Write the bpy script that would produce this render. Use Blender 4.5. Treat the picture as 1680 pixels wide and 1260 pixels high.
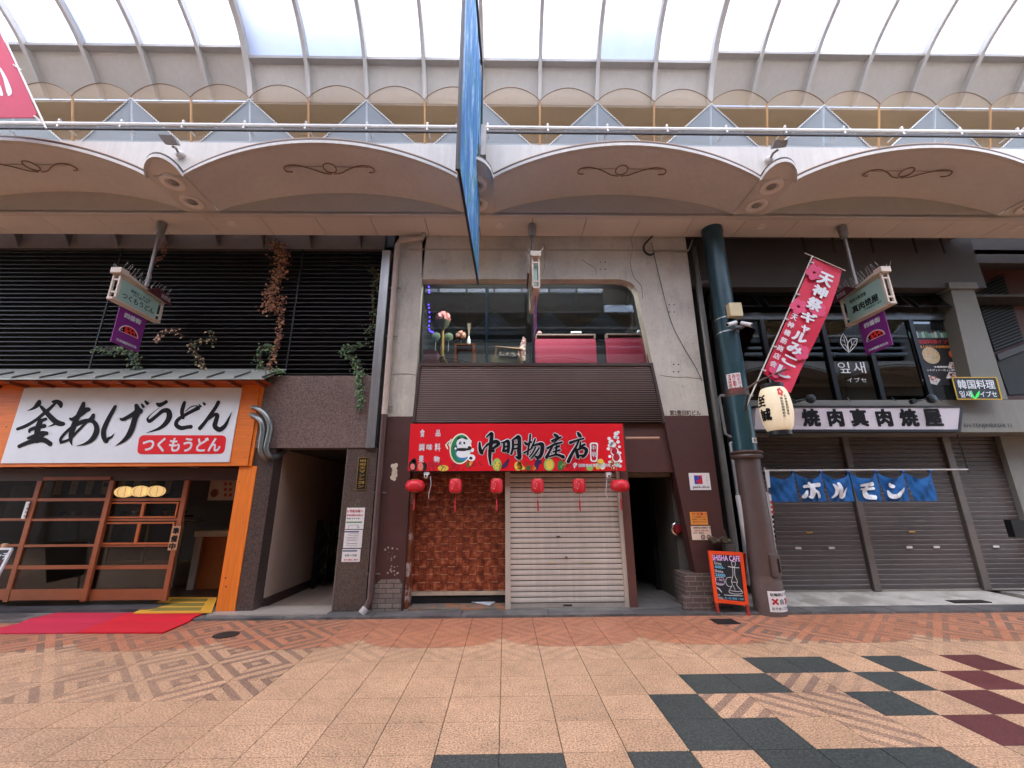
import bpy, bmesh, math, random
from mathutils import Vector, Matrix
random.seed(7)
R_ = math.radians
scene = bpy.context.scene
for o in list(bpy.data.objects): bpy.data.objects.remove(o)
# ---------------------------------------------------------------- camera
FP = 691.3; H = 1.51
Zc = Vector((-15, 2471, -691.3)).normalized()
Yc = Vector((-11.4, -193.5, -691.3)); Yc -= Zc * Yc.dot(Zc); Yc.normalize()
Xc = Yc.cross(Zc)
ROT = Matrix((Xc, Yc, Zc))
cam = bpy.data.cameras.new('camera'); camo = bpy.data.objects.new('camera', cam)
scene.collection.objects.link(camo); scene.camera = camo
camo.matrix_world = Matrix.Translation((0, 0, H)) @ ROT.to_4x4()
cam.sensor_width = 36; cam.sensor_fit = 'HORIZONTAL'; cam.lens = 36 * FP / 1680
cam.clip_start = 0.05; cam.clip_end = 2000
# ---------------------------------------------------------------- light
SUN_EL, SUN_ROT = R_(62), R_(200)
w = bpy.data.worlds.new('World'); scene.world = w; w.use_nodes = True
nt = w.node_tree; bg = nt.nodes['Background']
sky = nt.nodes.new('ShaderNodeTexSky'); sky.sky_type = 'NISHITA'; sky.sun_disc = False
sky.sun_elevation = SUN_EL; sky.sun_rotation = SUN_ROT; sky.air_density = 1.0; sky.dust_density = 3.0; sky.ozone_density = 0.6
nt.links.new(sky.outputs[0], bg.inputs[0]); bg.inputs[1].default_value = 0.15
sl = bpy.data.lights.new('sun', 'SUN'); sl.energy = 1.5; sl.angle = R_(40); sl.color = (1, 0.985, 0.96)
so = bpy.data.objects.new('sun', sl); scene.collection.objects.link(so)
so.rotation_euler = (R_(90) - SUN_EL, 0, R_(180) - SUN_ROT)
scene.view_settings.view_transform = 'Standard'; scene.view_settings.look = 'None'
scene.view_settings.exposure = 2.75; scene.view_settings.gamma = 1; scene.view_settings.use_curve_mapping = False
scene.cycles.use_denoising = True; scene.cycles.max_bounces = 8; scene.cycles.diffuse_bounces = 4
scene.cycles.transparent_max_bounces = 16; scene.cycles.sample_clamp_indirect = 6
scene.cycles.caustics_reflective = False; scene.cycles.caustics_refractive = False
# ---------------------------------------------------------------- projection helpers (a photo pixel seen on a real plane)
def ray(u, v): return ROT @ Vector((u - 840, -(v - 630), -FP))
def P(u, v, y):
    r = ray(u, v); t = y / r.y; return Vector((r.x * t, y, H + r.z * t))
def PX(u, v, x):
    r = ray(u, v); t = x / r.x; return Vector((x, r.y * t, H + r.z * t))
def G(u, v, z=0.0):
    r = ray(u, v); t = (z - H) / r.z; return Vector((r.x * t, r.y * t, z))
# ---------------------------------------------------------------- materials
def lin(c):
    if isinstance(c, str):
        c = c.lstrip('#'); c = [int(c[i:i + 2], 16) / 255 for i in (0, 2, 4)]
    return tuple((x / 12.92 if x <= 0.04045 else ((x + 0.055) / 1.055) ** 2.4) for x in c[:3]) + (1,)
MATS = {}
class NT:
    def __init__(s, m): s.t = m.node_tree; s.b = s.t.nodes['Principled BSDF']; s.out = s.t.nodes['Material Output']
    def n(s, typ, **kw):
        nd = s.t.nodes.new('ShaderNode' + typ)
        for k, v in kw.items():
            if k.startswith('i_'):
                key = k[2:]; key = int(key) if key.isdigit() else key.replace('_', ' ')
                nd.inputs[key].default_value = v
            else: setattr(nd, k, v)
        return nd
    def l(s, a, b): s.t.links.new(a, b)
    def math(s, op, a, b=None, c=None):
        nd = s.t.nodes.new('ShaderNodeMath'); nd.operation = op
        for i, x in enumerate((a, b, c)):
            if x is None: continue
            if isinstance(x, (int, float)): nd.inputs[i].default_value = x
            else: s.l(x, nd.inputs[i])
        return nd.outputs[0]
    def mix(s, f, a, b, mode='MIX'):
        nd = s.t.nodes.new('ShaderNodeMix'); nd.data_type = 'RGBA'; nd.blend_type = mode
        for k, x in ((0, f), (6, a), (7, b)):
            if isinstance(x, (int, float)): nd.inputs[k].default_value = x
            elif isinstance(x, tuple): nd.inputs[k].default_value = x
            else: s.l(x, nd.inputs[k])
        return nd.outputs[2]
    def obj(s): return s.n('TexCoord').outputs['Object']
    def noise(s, scale, detail=4, rough=0.6, vec=None, sc=None):
        nd = s.n('TexNoise'); nd.inputs['Scale'].default_value = scale; nd.inputs['Detail'].default_value = detail; nd.inputs['Roughness'].default_value = rough
        v = vec or s.obj()
        if sc:
            mp = s.n('Mapping'); mp.inputs['Scale'].default_value = sc; s.l(v, mp.inputs[0]); v = mp.outputs[0]
        s.l(v, nd.inputs['Vector']); return nd.outputs['Fac']
    def ramp(s, f, stops):
        nd = s.n('ValToRGB'); s.l(f, nd.inputs[0]); e = nd.color_ramp.elements
        while len(e) < len(stops): e.new(0.5)
        for i, (p, c) in enumerate(stops): e[i].position = p; e[i].color = c if isinstance(c, tuple) and len(c) == 4 else (c, c, c, 1)
        return nd.outputs[0]
    def bump(s, h, d=0.3, dist=0.01):
        nd = s.n('Bump'); nd.inputs['Strength'].default_value = d; nd.inputs['Distance'].default_value = dist
        s.l(h, nd.inputs['Height']); s.l(nd.outputs[0], s.b.inputs['Normal'])
def mat(name, col, rough=0.6, metal=0.0, var=0.12, vscale=6, bump=0.0, bscale=60, emit=0.0, spec=0.5, fine=0.0, streak=0.0, two=None):
    if name in MATS: return MATS[name]
    m = bpy.data.materials.new(name); m.use_nodes = True; MATS[name] = m; t = NT(m)
    c = lin(col); b = t.b
    b.inputs['Roughness'].default_value = rough; b.inputs['Metallic'].default_value = metal
    b.inputs['Specular IOR Level'].default_value = spec
    co = c
    if var:
        f = t.ramp(t.noise(vscale, 5, 0.65), [(0.3, 1 - var), (0.7, 1 + var * 0.6)])
        co = t.mix(1.0, c, f, 'MULTIPLY')
    if two:
        co = t.mix(t.ramp(t.noise(two[1], 6, 0.7), [(two[2], 0.0), (two[2] + two[3], 1.0)]), co, lin(two[0]))
    if fine:
        f = t.ramp(t.noise(220, 2, 0.7), [(0.35, 1 - fine), (0.65, 1 + fine)]); co = t.mix(1.0, co, f, 'MULTIPLY')
    if streak:
        f = t.ramp(t.noise(3.0, 5, 0.7, sc=(4, 4, 0.25)), [(0.4, 1 - streak), (0.62, 1.0)]); co = t.mix(1.0, co, f, 'MULTIPLY')
    if not isinstance(co, tuple): t.l(co, b.inputs['Base Color'])
    else: b.inputs['Base Color'].default_value = co
    if bump: t.bump(t.noise(bscale, 5, 0.7), bump)
    if emit:
        b.inputs['Emission Strength'].default_value = emit
        b.inputs['Emission Color'].default_value = c
    return m
def glassy(name, tint, alpha, rough=0.02, gl=0.5):
    """thin pane: transparent tint plus fresnel mirror reflection"""
    if name in MATS: return MATS[name]
    m = bpy.data.materials.new(name); m.use_nodes = True; MATS[name] = m; t = NT(m)
    tr = t.n('BsdfTransparent'); tr.inputs[0].default_value = lin(tint)
    g = t.n('BsdfGlossy'); g.inputs['Roughness'].default_value = rough; g.inputs['Color'].default_value = (0.9, 0.93, 0.95, 1)
    lw = t.n('LayerWeight'); lw.inputs[0].default_value = 0.5
    f = t.math('MULTIPLY_ADD', t.math('POWER', lw.outputs['Facing'], 3.5), gl, alpha)
    f = t.math('MINIMUM', f, 1.0)
    mx = t.n('MixShader'); t.l(f, mx.inputs[0]); t.l(tr.outputs[0], mx.inputs[1]); t.l(g.outputs[0], mx.inputs[2])
    t.l(mx.outputs[0], t.out.inputs[0]); return m
# ---------------------------------------------------------------- mesh builder
class MB:
    def __init__(s): s.v = []; s.f = []; s.mi = []; s.cur = 0
    def add(s, vs, fs, m=None):
        o = len(s.v); s.v += [tuple(x) for x in vs]
        for f in fs: s.f.append(tuple(i + o for i in f)); s.mi.append(s.cur if m is None else m)
        return s
    def box(s, x0, x1, y0, y1, z0, z1, m=None):
        vs = [(x, y, z) for x in (x0, x1) for y in (y0, y1) for z in (z0, z1)]
        return s.add(vs, [(0, 1, 3, 2), (4, 6, 7, 5), (0, 4, 5, 1), (2, 3, 7, 6), (0, 2, 6, 4), (1, 5, 7, 3)], m)
    def prism(s, pts, d, m=None):
        n = len(pts); d = Vector(d); a = [Vector(p) for p in pts]
        return s.add(a + [p + d for p in a], [tuple(range(n)), tuple(range(2 * n - 1, n - 1, -1))] + [(i, i + n, (i + 1) % n + n, (i + 1) % n) for i in range(n)], m)
    def pxp(s, pts, y, depth, m=None):
        """outline traced on the plane y, given real depth away from the camera"""
        return s.prism([P(u, v, y) for u, v in pts], (0, depth, 0), m)
    def pbox(s, u0, v0, u1, v1, y, depth, m=None):
        """upright box: left edge at (u0, v1), right edge at (u1, v1), height v0..v1"""
        a = P(u0, v1, y); b = P(u1, v1, y); t = P(u0, v0, y)
        return s.box(a.x, b.x, y, y + depth, a.z, t.z, m)
    def quad(s, a, b, c, d, m=None): return s.add([a, b, c, d], [(0, 1, 2, 3)], m)
    def tube(s, path, r, n=8, m=None, cap=True):
        path = [Vector(p) for p in path]; k = len(path)
        rs = r if isinstance(r, (list, tuple)) else [r] * k
        vs = []; a = None
        for i, p in enumerate(path):
            d = (path[min(i + 1, k - 1)] - path[max(i - 1, 0)]).normalized()
            if a is None: a = d.orthogonal()
            a = a - d * a.dot(d); a.normalize(); b = d.cross(a)
            for j in range(n):
                t = 2 * math.pi * j / n; vs.append(p + (a * math.cos(t) + b * math.sin(t)) * rs[i])
        fs = [(i * n + j, i * n + (j + 1) % n, (i + 1) * n + (j + 1) % n, (i + 1) * n + j) for i in range(k - 1) for j in range(n)]
        if cap: fs += [tuple(range(n)), tuple(range(k * n - 1, (k - 1) * n - 1, -1))]
        return s.add(vs, fs, m)
    def lathe(s, c, prof, n=24, m=None, axis='z', a0=0, a1=2 * math.pi):
        c = Vector(c); vs = []; full = abs(a1 - a0 - 2 * math.pi) < 1e-6
        k = n if full else n + 1
        for r, h in prof:
            for j in range(k):
                t = a0 + (a1 - a0) * j / n; x, y = r * math.cos(t), r * math.sin(t)
                vs.append(c + Vector({'z': (x, y, h), 'y': (x, h, y), 'x': (h, x, y)}[axis]))
        fs = []
        for i in range(len(prof) - 1):
            for j in range(k if full else k - 1):
                fs.append((i * k + j, i * k + (j + 1) % k, (i + 1) * k + (j + 1) % k, (i + 1) * k + j))
        if full: fs += [tuple(range(k)), tuple(range(len(prof) * k - 1, (len(prof) - 1) * k - 1, -1))]
        return s.add(vs, fs, m)
    def build(s, name, mats, parent=None, smooth=False, bevel=0, label=None):
        me = bpy.data.meshes.new(name); me.from_pydata(s.v, [], s.f)
        mats = mats if isinstance(mats, (list, tuple)) else [mats]
        for q in mats: me.materials.append(q)
        for p, i in zip(me.polygons, s.mi): p.material_index = i
        bm = bmesh.new(); bm.from_mesh(me)
        bmesh.ops.recalc_face_normals(bm, faces=bm.faces)
        if bevel: bmesh.ops.bevel(bm, geom=[e for e in bm.edges if e.is_manifold and e.calc_face_angle(0) > 0.5], offset=bevel, segments=2, affect='EDGES', clamp_overlap=True)
        bm.to_mesh(me); bm.free()
        if smooth:
            for p in me.polygons: p.use_smooth = True
            try: me.set_sharp_from_angle(angle=R_(40))
            except Exception: pass
        o = bpy.data.objects.new(name, me); scene.collection.objects.link(o)
        if parent:
            o.parent = parent; o.location = (0, 0, 0) if parent.type == 'MESH' else -parent.location
        if label: o['label'] = label
        return o
def thing(name, label, cat, loc=(0, 0, 0), group=None):
    o = bpy.data.objects.new(name, None); scene.collection.objects.link(o); o.location = loc
    o.empty_display_size = 0.1
    o['label'] = label; o['category'] = cat
    if group: o['group'] = group
    return o
def tag(o, label, cat, group=None):
    o['label'] = label; o['category'] = cat
    if group: o['group'] = group
    return o
def struct(o): o['kind'] = 'structure'; return o
def dup(root, loc, label, group=None):
    r = root.copy(); scene.collection.objects.link(r); r.location = loc; r['label'] = label
    if group: r['group'] = group
    for ch in list(root.children):
        c = ch.copy(); scene.collection.objects.link(c); c.parent = r
        for g in ch.children:
            d = g.copy(); scene.collection.objects.link(d); d.parent = c
    return r
# ---------------------------------------------------------------- writing
_tc = {}
def glyphs(body, bold=0.0, shear=0.0, space=1.0, line=1.0):
    k = (body, bold, shear, space, line)
    if k in _tc: return _tc[k]
    cu = bpy.data.curves.new('lettering', 'FONT'); cu.body = body; cu.size = 1; cu.shear = shear
    cu.space_character = space; cu.space_line = line; cu.resolution_u = 3; cu.align_x = 'LEFT'
    cu.fill_mode = 'FRONT'
    o = bpy.data.objects.new('lettering', cu); scene.collection.objects.link(o)
    me = bpy.data.meshes.new_from_object(o.evaluated_get(bpy.context.evaluated_depsgraph_get()))
    v0 = [(v.co.x, v.co.y) for v in me.vertices]; f0 = [tuple(p.vertices) for p in me.polygons]; vs, fs = [], []
    # heavier weights are struck several times, each strike a hair in front of the last
    strikes = [(0, 0)] if bold <= 0 else [(-bold * .8, -bold * .6), (bold * .8, -bold * .6), (-bold * .8, bold * .6), (bold * .8, bold * .6)] + ([(0, 0)] if bold > .035 else []) + ([(-bold, 0), (bold, 0), (0, bold * .7), (0, -bold * .7)] if bold > .045 else [])
    for k_, (dx, dy) in enumerate(strikes):
        o_ = len(vs); vs += [(x + dx, y + dy, k_ * .0003) for x, y in v0]; fs += [tuple(i + o_ for i in f) for f in f0]
    bpy.data.objects.remove(o); bpy.data.curves.remove(cu); bpy.data.meshes.remove(me)
    _tc[k] = (vs, fs); return _tc[k]
def write(mb, body, O, ex, ez, off=(0, -0.003, 0), m=None, bold=0.0, shear=0.0, space=1.0, line=1.0):
    """letters filling the rectangle O + ex + ez, floated by off"""
    vs, fs = glyphs(body, bold, shear, space, line)
    if not vs: return
    x0 = min(v[0] for v in vs); x1 = max(v[0] for v in vs); y0 = min(v[1] for v in vs); y1 = max(v[1] for v in vs)
    O = Vector(O) + Vector(off); ex = Vector(ex); ez = Vector(ez); nn = ex.cross(ez).normalized()
    mb.add([O + nn * l + ex * ((a - x0) / (x1 - x0)) + ez * ((b - y0) / max(y1 - y0, 1e-6)) for a, b, l in vs], fs, m)
def wpx(mb, body, u0, v0, u1, v1, y, off=0.003, **kw):
    a = P(u0, v1, y); b = P(u1, v1, y); t = P(u0, v0, y)
    write(mb, body, a, (b.x - a.x, 0, 0), (0, 0, t.z - a.z), off=(0, -off, 0), **kw)
def catmull(pts, k=6):
    out = []
    for i in range(len(pts) - 1):
        p0 = pts[max(i - 1, 0)]; p1 = pts[i]; p2 = pts[i + 1]; p3 = pts[min(i + 2, len(pts) - 1)]
        for j in range(k):
            t = j / k
            out.append(tuple(0.5 * (2 * b + (c - a) * t + (2 * a - 5 * b + 4 * c - d) * t * t + (3 * b - a - 3 * c + d) * t ** 3) for a, b, c, d in zip(p0, p1, p2, p3)))
    out.append(tuple(pts[-1])); return out
def brush(mb, strokes, fn, grow=0.0, m=None, d0=0.0, sub=1):
    """brush strokes: each a list of (x, y, width); fn maps (x, y, lift) to a point"""
    for si, st in enumerate(strokes):
        c = catmull(st, 5); n = len(c); vs = []
        L = []
        for i, (x, y, wd) in enumerate(c):
            a = c[max(i - 1, 0)]; b = c[min(i + 1, n - 1)]; dx, dy = b[0] - a[0], b[1] - a[1]; l = math.hypot(dx, dy) or 1
            L.append((x, y, -dy / l, dx / l, max(wd, 1) / 2 + grow, dx / l, dy / l))
        x, y, nx, ny, h, tx, ty = L[0]; left = [(x - tx * h * .6 + nx * h * .4, y - ty * h * .6 + ny * h * .4)]; right = [(x - tx * h * .6 - nx * h * .4, y - ty * h * .6 - ny * h * .4)]
        for x, y, nx, ny, h, tx, ty in L: left.append((x + nx * h, y + ny * h)); right.append((x - nx * h, y - ny * h))
        x, y, nx, ny, h, tx, ty = L[-1]; left.append((x + tx * h * .6 + nx * h * .4, y + ty * h * .6 + ny * h * .4)); right.append((x + tx * h * .6 - nx * h * .4, y + ty * h * .6 - ny * h * .4))
        k = len(left); lift = d0 + si * 0.0003
        vs = []
        for q in range(sub + 1):
            t = q / sub; vs += [fn(a[0] + (b[0] - a[0]) * t, a[1] + (b[1] - a[1]) * t, lift) for a, b in zip(left, right)]
        mb.add(vs, [(q * k + i, q * k + i + 1, (q + 1) * k + i + 1, (q + 1) * k + i) for q in range(sub) for i in range(k - 1)], m)
def onplane(ox, oy, s, y): return lambda a, b, l: P(ox + a / s, oy + b / s, y) + Vector((0, -l, 0))
# ================================================================ GROUND
X0, X1 = -21.0, 21.0
YM = 2.0                                              # middle line of the arcade street
def side(y, s): return y if s > 0 else 2 * YM - y
ground = MB().box(-400, 400, -400, 400, -0.3, -0.012).build('ground', mat('ground_dark', '#4a4038', 0.9))
struct(ground)
def tile_mat(name, col, fine=0.42, rough=0.5, stripes=0, strength=1.0, terra=False, patches=0.0, dark='#8f6f5c'):
    m = bpy.data.materials.new(name); m.use_nodes = True; MATS[name] = m; t = NT(m); b = t.b
    base = lin(col)
    sp = t.n('SeparateXYZ'); t.l(t.obj(), sp.inputs[0]); X, Y = sp.outputs[0], sp.outputs[1]
    co = t.mix(1.0, base, t.ramp(t.noise(1.3, 4, 0.6), [(0.3, 0.88), (0.7, 1.06)]), 'MULTIPLY')
    cell = t.n('TexWhiteNoise', noise_dimensions='2D')
    cx = t.math('FLOOR', t.math('DIVIDE', t.math('ADD', X, 0.04), 0.4)); cy = t.math('FLOOR', t.math('DIVIDE', t.math('ADD', Y, -5.154), 0.4))
    cb = t.n('CombineXYZ'); t.l(cx, cb.inputs[0]); t.l(cy, cb.inputs[1]); t.l(cb.outputs[0], cell.inputs['Vector'])
    co = t.mix(1.0, co, t.ramp(cell.outputs['Value'], [(0, 0.9), (1, 1.05)]), 'MULTIPLY')
    if terra:
        fr = t.math('SUBTRACT', t.math('FRACT', t.math('DIVIDE', t.math('ADD', X, 0.04), 1.6)), 0.5)
        q = t.math('POWER', t.math('ABSOLUTE', t.math('MULTIPLY', fr, 2.0)), 3.0)
        lim = t.math('SUBTRACT', 5.53, t.math('MULTIPLY', t.math('POWER', t.math('SUBTRACT', 1.0, q), 0.6), 0.37))
        f = t.math('GREATER_THAN', Y, lim)
        edge = t.math('LESS_THAN', t.math('ABSOLUTE', t.math('SUBTRACT', Y, lim)), 0.008)
        co = t.mix(f, co, t.mix(1.0, lin('#c2805e'), t.ramp(t.noise(2, 4, 0.6), [(0.3, 0.85), (0.7, 1.08)]), 'MULTIPLY'))
        co = t.mix(t.math('MULTIPLY', edge, 0.45), co, lin('#8a6a50'))
    if stripes:
        fx = t.math('DIVIDE', t.math('ADD', X, 0.04), 0.4); fy = t.math('DIVIDE', t.math('ADD', Y, -5.154), 0.4)
        # checkerboard of stripe directions
        par = t.math('MODULO', t.math('ABSOLUTE', t.math('ADD', t.math('FLOOR', fx), t.math('FLOOR', fy))), 2.0)
        sg = t.math('SUBTRACT', t.math('MULTIPLY', t.math('GREATER_THAN', par, 0.5), 2.0), 1.0)
        if stripes == 2: sg = 1.0
        if stripes == 3: sg = -1.0
        u = t.math('ADD', t.math('FRACT', fx), t.math('MULTIPLY', t.math('FRACT', fy), sg))
        fr = t.math('FRACT', t.math('MULTIPLY', t.math('ADD', u, 4.0), 2.0))
        on = t.math('MULTIPLY', t.math('GREATER_THAN', fr, 0.28), t.math('LESS_THAN', fr, 0.72))
        wear = t.ramp(t.noise(0.55, 3, 0.5), [(0.35, strength * 0.55), (0.65, min(1, strength * 1.2))])
        co = t.mix(t.math('MULTIPLY', on, wear), co, lin(dark))
    # speckled stone grain
    g = t.ramp(t.noise(75, 4, 0.85), [(0.40, 1 - fine * 2.0), (0.48, 1 - fine * .3), (0.54, 1.02), (0.62, 1 + fine * 0.9)])
    co = t.mix(1.0, co, g, 'MULTIPLY')
    gv = t.n('TexVoronoi'); gv.inputs['Scale'].default_value = 2.6; t.l(t.obj(), gv.inputs['Vector'])
    co = t.mix(t.ramp(gv.outputs['Distance'], [(0.03, 0.5), (0.05, 0.0)]), co, lin('#5e4c40'))
    co = t.mix(1.0, co, t.ramp(t.noise(6, 6, 0.8), [(0.36, 0.84), (0.5, 1.0), (0.7, 1.05)]), 'MULTIPLY')
    if patches: co = t.mix(t.ramp(t.noise(48, 4, 0.85), [(0.46, 0.0), (0.66, 0.4)]), co, lin('#858a80'))
    st = t.ramp(t.noise(0.9, 6, 0.75), [(0.35, 0.88), (0.55, 1.0)]); co = t.mix(1.0, co, st, 'MULTIPLY')
    t.l(co, b.inputs['Base Color']); b.inputs['Specular IOR Level'].default_value = 0.4
    t.l(t.ramp(t.noise(1.1, 4, 0.6), [(0.3, rough - 0.12), (0.7, rough + 0.15)]), b.inputs['Roughness'])
    t.bump(t.noise(140, 3, 0.7), 0.12, 0.003); return m
TB = '#cda17c'
tm = [tile_mat('tile_beige', TB), tile_mat('tile_beige_faint', TB, stripes=1, strength=0.3),
      tile_mat('tile_beige_stripe', TB, stripes=1, strength=0.8), tile_mat('tile_terracotta', TB, stripes=1, strength=0.42, terra=True, dark='#8d5f4b'),
      tile_mat('tile_black', '#3c3e39', 0.42, 0.42, patches=0.5), tile_mat('tile_red', '#6b3733', 0.3, 0.5),
      tile_mat('tile_terra_strong', TB, stripes=1, strength=0.75, terra=True, dark='#7b6454'),
      tile_mat('tile_stripe_a', TB, stripes=2, strength=0.95), tile_mat('tile_stripe_b', TB, stripes=3, strength=0.95)]
pv = MB()
Yr = lambda j: 5.154 - 0.4015 * (j - 3)              # near edge of rows counted from the kerb: row 2 ends at 5.154
special = {}
for i0, i1, j, k in [(6, 7, 4, 4), (9, 9, 4, 4), (11, 11, 4, 5), (4, 5, 5, 4), (6, 6, 5, 8), (8, 8, 5, 4), (10, 10, 5, 5),
                     (3, 3, 6, 4), (4, 4, 6, 8), (5, 6, 6, 7), (7, 7, 6, 4), (9, 9, 6, 5), (3, 4, 7, 4), (6, 6, 7, 7), (8, 8, 7, 5),
                     (-1, 0, 8, 4), (2, 2, 8, 4), (4, 6, 8, 4), (9, 10, 8, 5), (7, 7, 5, 1)]:
    for i in range(i0, i1 + 1): special[(i, j)] = k
for i in range(int(X0 / 0.4) - 1, int(X1 / 0.4) + 1):
    for j in range(0, 24):
        xa = -0.04 + 0.4 * i; yb = 6.345 if j == 0 else Yr(j); ya = Yr(j + 1)
        if j == 0: yb = 6.345
        k = 0
        if j <= 2: k = 3 if -5 <= i <= 6 else 6
        elif j == 3: k = 1
        if 3 <= j <= 5 and -10 <= i <= -6: k = 2
        if 3 <= j <= 5 and i < -10: k = 1
        k = special.get((i, j), k)
        # the far half repeats the pattern for walkers on the other side
        if j > 8:
            jj = 17 - j
            k = special.get((i - 3, jj), 0) if jj >= 3 else (6 if -jj > 2 or jj <= 2 and jj >= 0 else 0)
            if k == 6: k = 1
        g = 0.0030; h_ = 0.0014
        pv.box(xa + g, xa + 0.4 - g, ya + h_, yb - h_, -0.02, 0.0, k)
pave = struct(pv.build('pavement', tm))
kb = MB()
for s in (1, -1):
    xs = X0
    while xs < X1:
        kb.box(xs + 0.003, xs + 1.197, min(side(6.35, s), side(6.66, s)), max(side(6.35, s), side(6.66, s)), -0.1, 0.028, 0)
        xs += 1.2
kerb = struct(kb.build('kerb', mat('kerb_stone', '#74706c', 0.35, var=0.25, vscale=3, fine=0.1, two=('#4c4a4a', 1.6, 0.42, 0.2), streak=0.15), bevel=0.006))
fb = MB().box(X0, X1, 6.66, 14, -0.1, 0.03).box(X0, X1, -12, side(6.66, -1), -0.1, 0.03)
struct(fb.build('forecourt', mat('forecourt_concrete', '#8b857c', 0.6, var=0.25, vscale=2.5, fine=0.08, two=('#6a635c', 1.2, 0.45, 0.15))))
# drain covers
dl = MB().lathe(G(371, 1042) + Vector((0, 0, 0.001)), [(0.14, 0), (0.14, 0.006), (0.12, 0.006)], 28)
tag(dl.build('manhole_cover', mat('iron_cover', '#2d2724', 0.6, 0.3)), 'small round dark iron cover set in the terracotta tiles right of the red carpet', 'drain cover')
c = G(1189, 1020)
dl = MB().box(c.x - 0.15, c.x + 0.15, c.y - 0.12, c.y + 0.12, 0.001, 0.006)
for k in range(6): dl.box(c.x - 0.14, c.x + 0.14, c.y - 0.11 + k * 0.038, c.y - 0.09 + k * 0.038, 0.006, 0.009)
tag(dl.build('drain_grate', MATS['iron_cover']), 'square dark drain cover in the paving in front of the chalkboard stand', 'drain cover')
# ================================================================ ARCADE
CR = mat('canopy_paint', '#d2cbc3', 0.55, var=0.06, vscale=1.2, streak=0.06)
CRW = mat('canopy_cream', '#cbc3b8', 0.5, var=0.05, streak=0.1)
SOF = mat('soffit_panel', '#d8cec4', 0.5, var=0.06, vscale=1.5)
TRIMB = mat('canopy_brown_line', '#3f281e', 0.5)
WALLP = mat('arcade_wall_panel', '#c9c1b4', 0.6, var=0.05, vscale=1, streak=0.06)
RIB = mat('arcade_rib', '#c3bdb4', 0.5, var=0.05)
RIBD = mat('arcade_ledge', '#a59f98', 0.5, var=0.08)
STEEL = mat('galvanised_steel', '#a8acae', 0.4, 0.6, var=0.15)
def meshmat(name, col, a, sc=55):
    m = bpy.data.materials.new(name); m.use_nodes = True; MATS[name] = m; t = NT(m)
    t.b.inputs['Base Color'].default_value = lin(col); t.b.inputs['Metallic'].default_value = 0.3; t.b.inputs['Roughness'].default_value = 0.5
    # expanded metal: diamond strands, holes let the light through
    sp = t.n('SeparateXYZ'); t.l(t.obj(), sp.inputs[0])
    p = t.math('ADD', t.math('MULTIPLY', sp.outputs[0], sc), t.math('MULTIPLY', sp.outputs[2], sc * 1.8)); q = t.math('SUBTRACT', t.math('MULTIPLY', sp.outputs[0], sc), t.math('MULTIPLY', sp.outputs[2], sc * 1.8))
    on = t.math('MAXIMUM', t.math('LESS_THAN', t.math('FRACT', p), a), t.math('LESS_THAN', t.math('FRACT', q), a))
    tr = t.n('BsdfTransparent'); mx = t.n('MixShader'); t.l(on, mx.inputs[0]); t.l(tr.outputs[0], mx.inputs[1]); t.l(t.b.outputs[0], mx.inputs[2]); t.l(mx.outputs[0], t.out.inputs[0])
    return m
MGOLD = meshmat('gold_mesh', '#b08a58', 0.15); MGREY = meshmat('grey_mesh', '#a2a8aa', 0.36)
def glassmat(name, tint, tl, tr_=0.6):
    m = bpy.data.materials.new(name); m.use_nodes = True; MATS[name] = m; t = NT(m)
    a = t.n('BsdfTransparent'); a.inputs[0].default_value = lin(tint)
    b = t.n('BsdfTranslucent'); b.inputs[0].default_value = lin(tl)
    f = t.ramp(t.noise(0.8, 4, 0.5), [(0.35, tr_ - 0.15), (0.65, tr_ + 0.1)])
    mx = t.n('MixShader'); t.l(f, mx.inputs[0]); t.l(b.outputs[0], mx.inputs[1]); t.l(a.outputs[0], mx.inputs[2]); t.l(mx.outputs[0], t.out.inputs[0]); return m
GF = glassmat('frosted_roof_sheet', '#eceef5', '#c0c4cf', 0.16); GC = glassmat('clear_roof_sheet', '#d3deee', '#eef2fa', 0.75); GD = glassmat('dusty_roof_sheet', '#aeb2bd', '#9497a3', 0.16)
BP = 4.6; SP = BP / 4
# strips carrying the downlights: positions along the street
XS0 = P(785, 348, 6.08).x
ZS, RISE, YR, YF = 6.22, 0.37, 6.08, 5.28
HW = BP / 2 - 0.27
def arch(d, hw, rise): return rise * max(0.0, 1 - (d / hw) ** 2)
ymir = lambda v, s: Vector((v[0], side(v[1], s), v[2]))
def bmirror(mb, s):
    if s < 0: mb.v = [(x, side(y, -1), z) for x, y, z in mb.v]
    return mb
ribc = [(6.62, 9.22), (6.44, 9.62), (6.2, 9.95), (5.93, 10.24), (5.6, 10.46), (5.1, 10.72), (4.4, 11.0), (3.6, 11.2), (2.8, 11.32), (2.0, 11.36)]
ribo = [(7.02, 9.7), (6.7, 10.08), (6.35, 10.42), (6.05, 10.62), (5.74, 10.78), (5.2, 11.02), (4.4, 11.28), (3.6, 11.46), (2.8, 11.57), (2.0, 11.6)]
NB = 4
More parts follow.
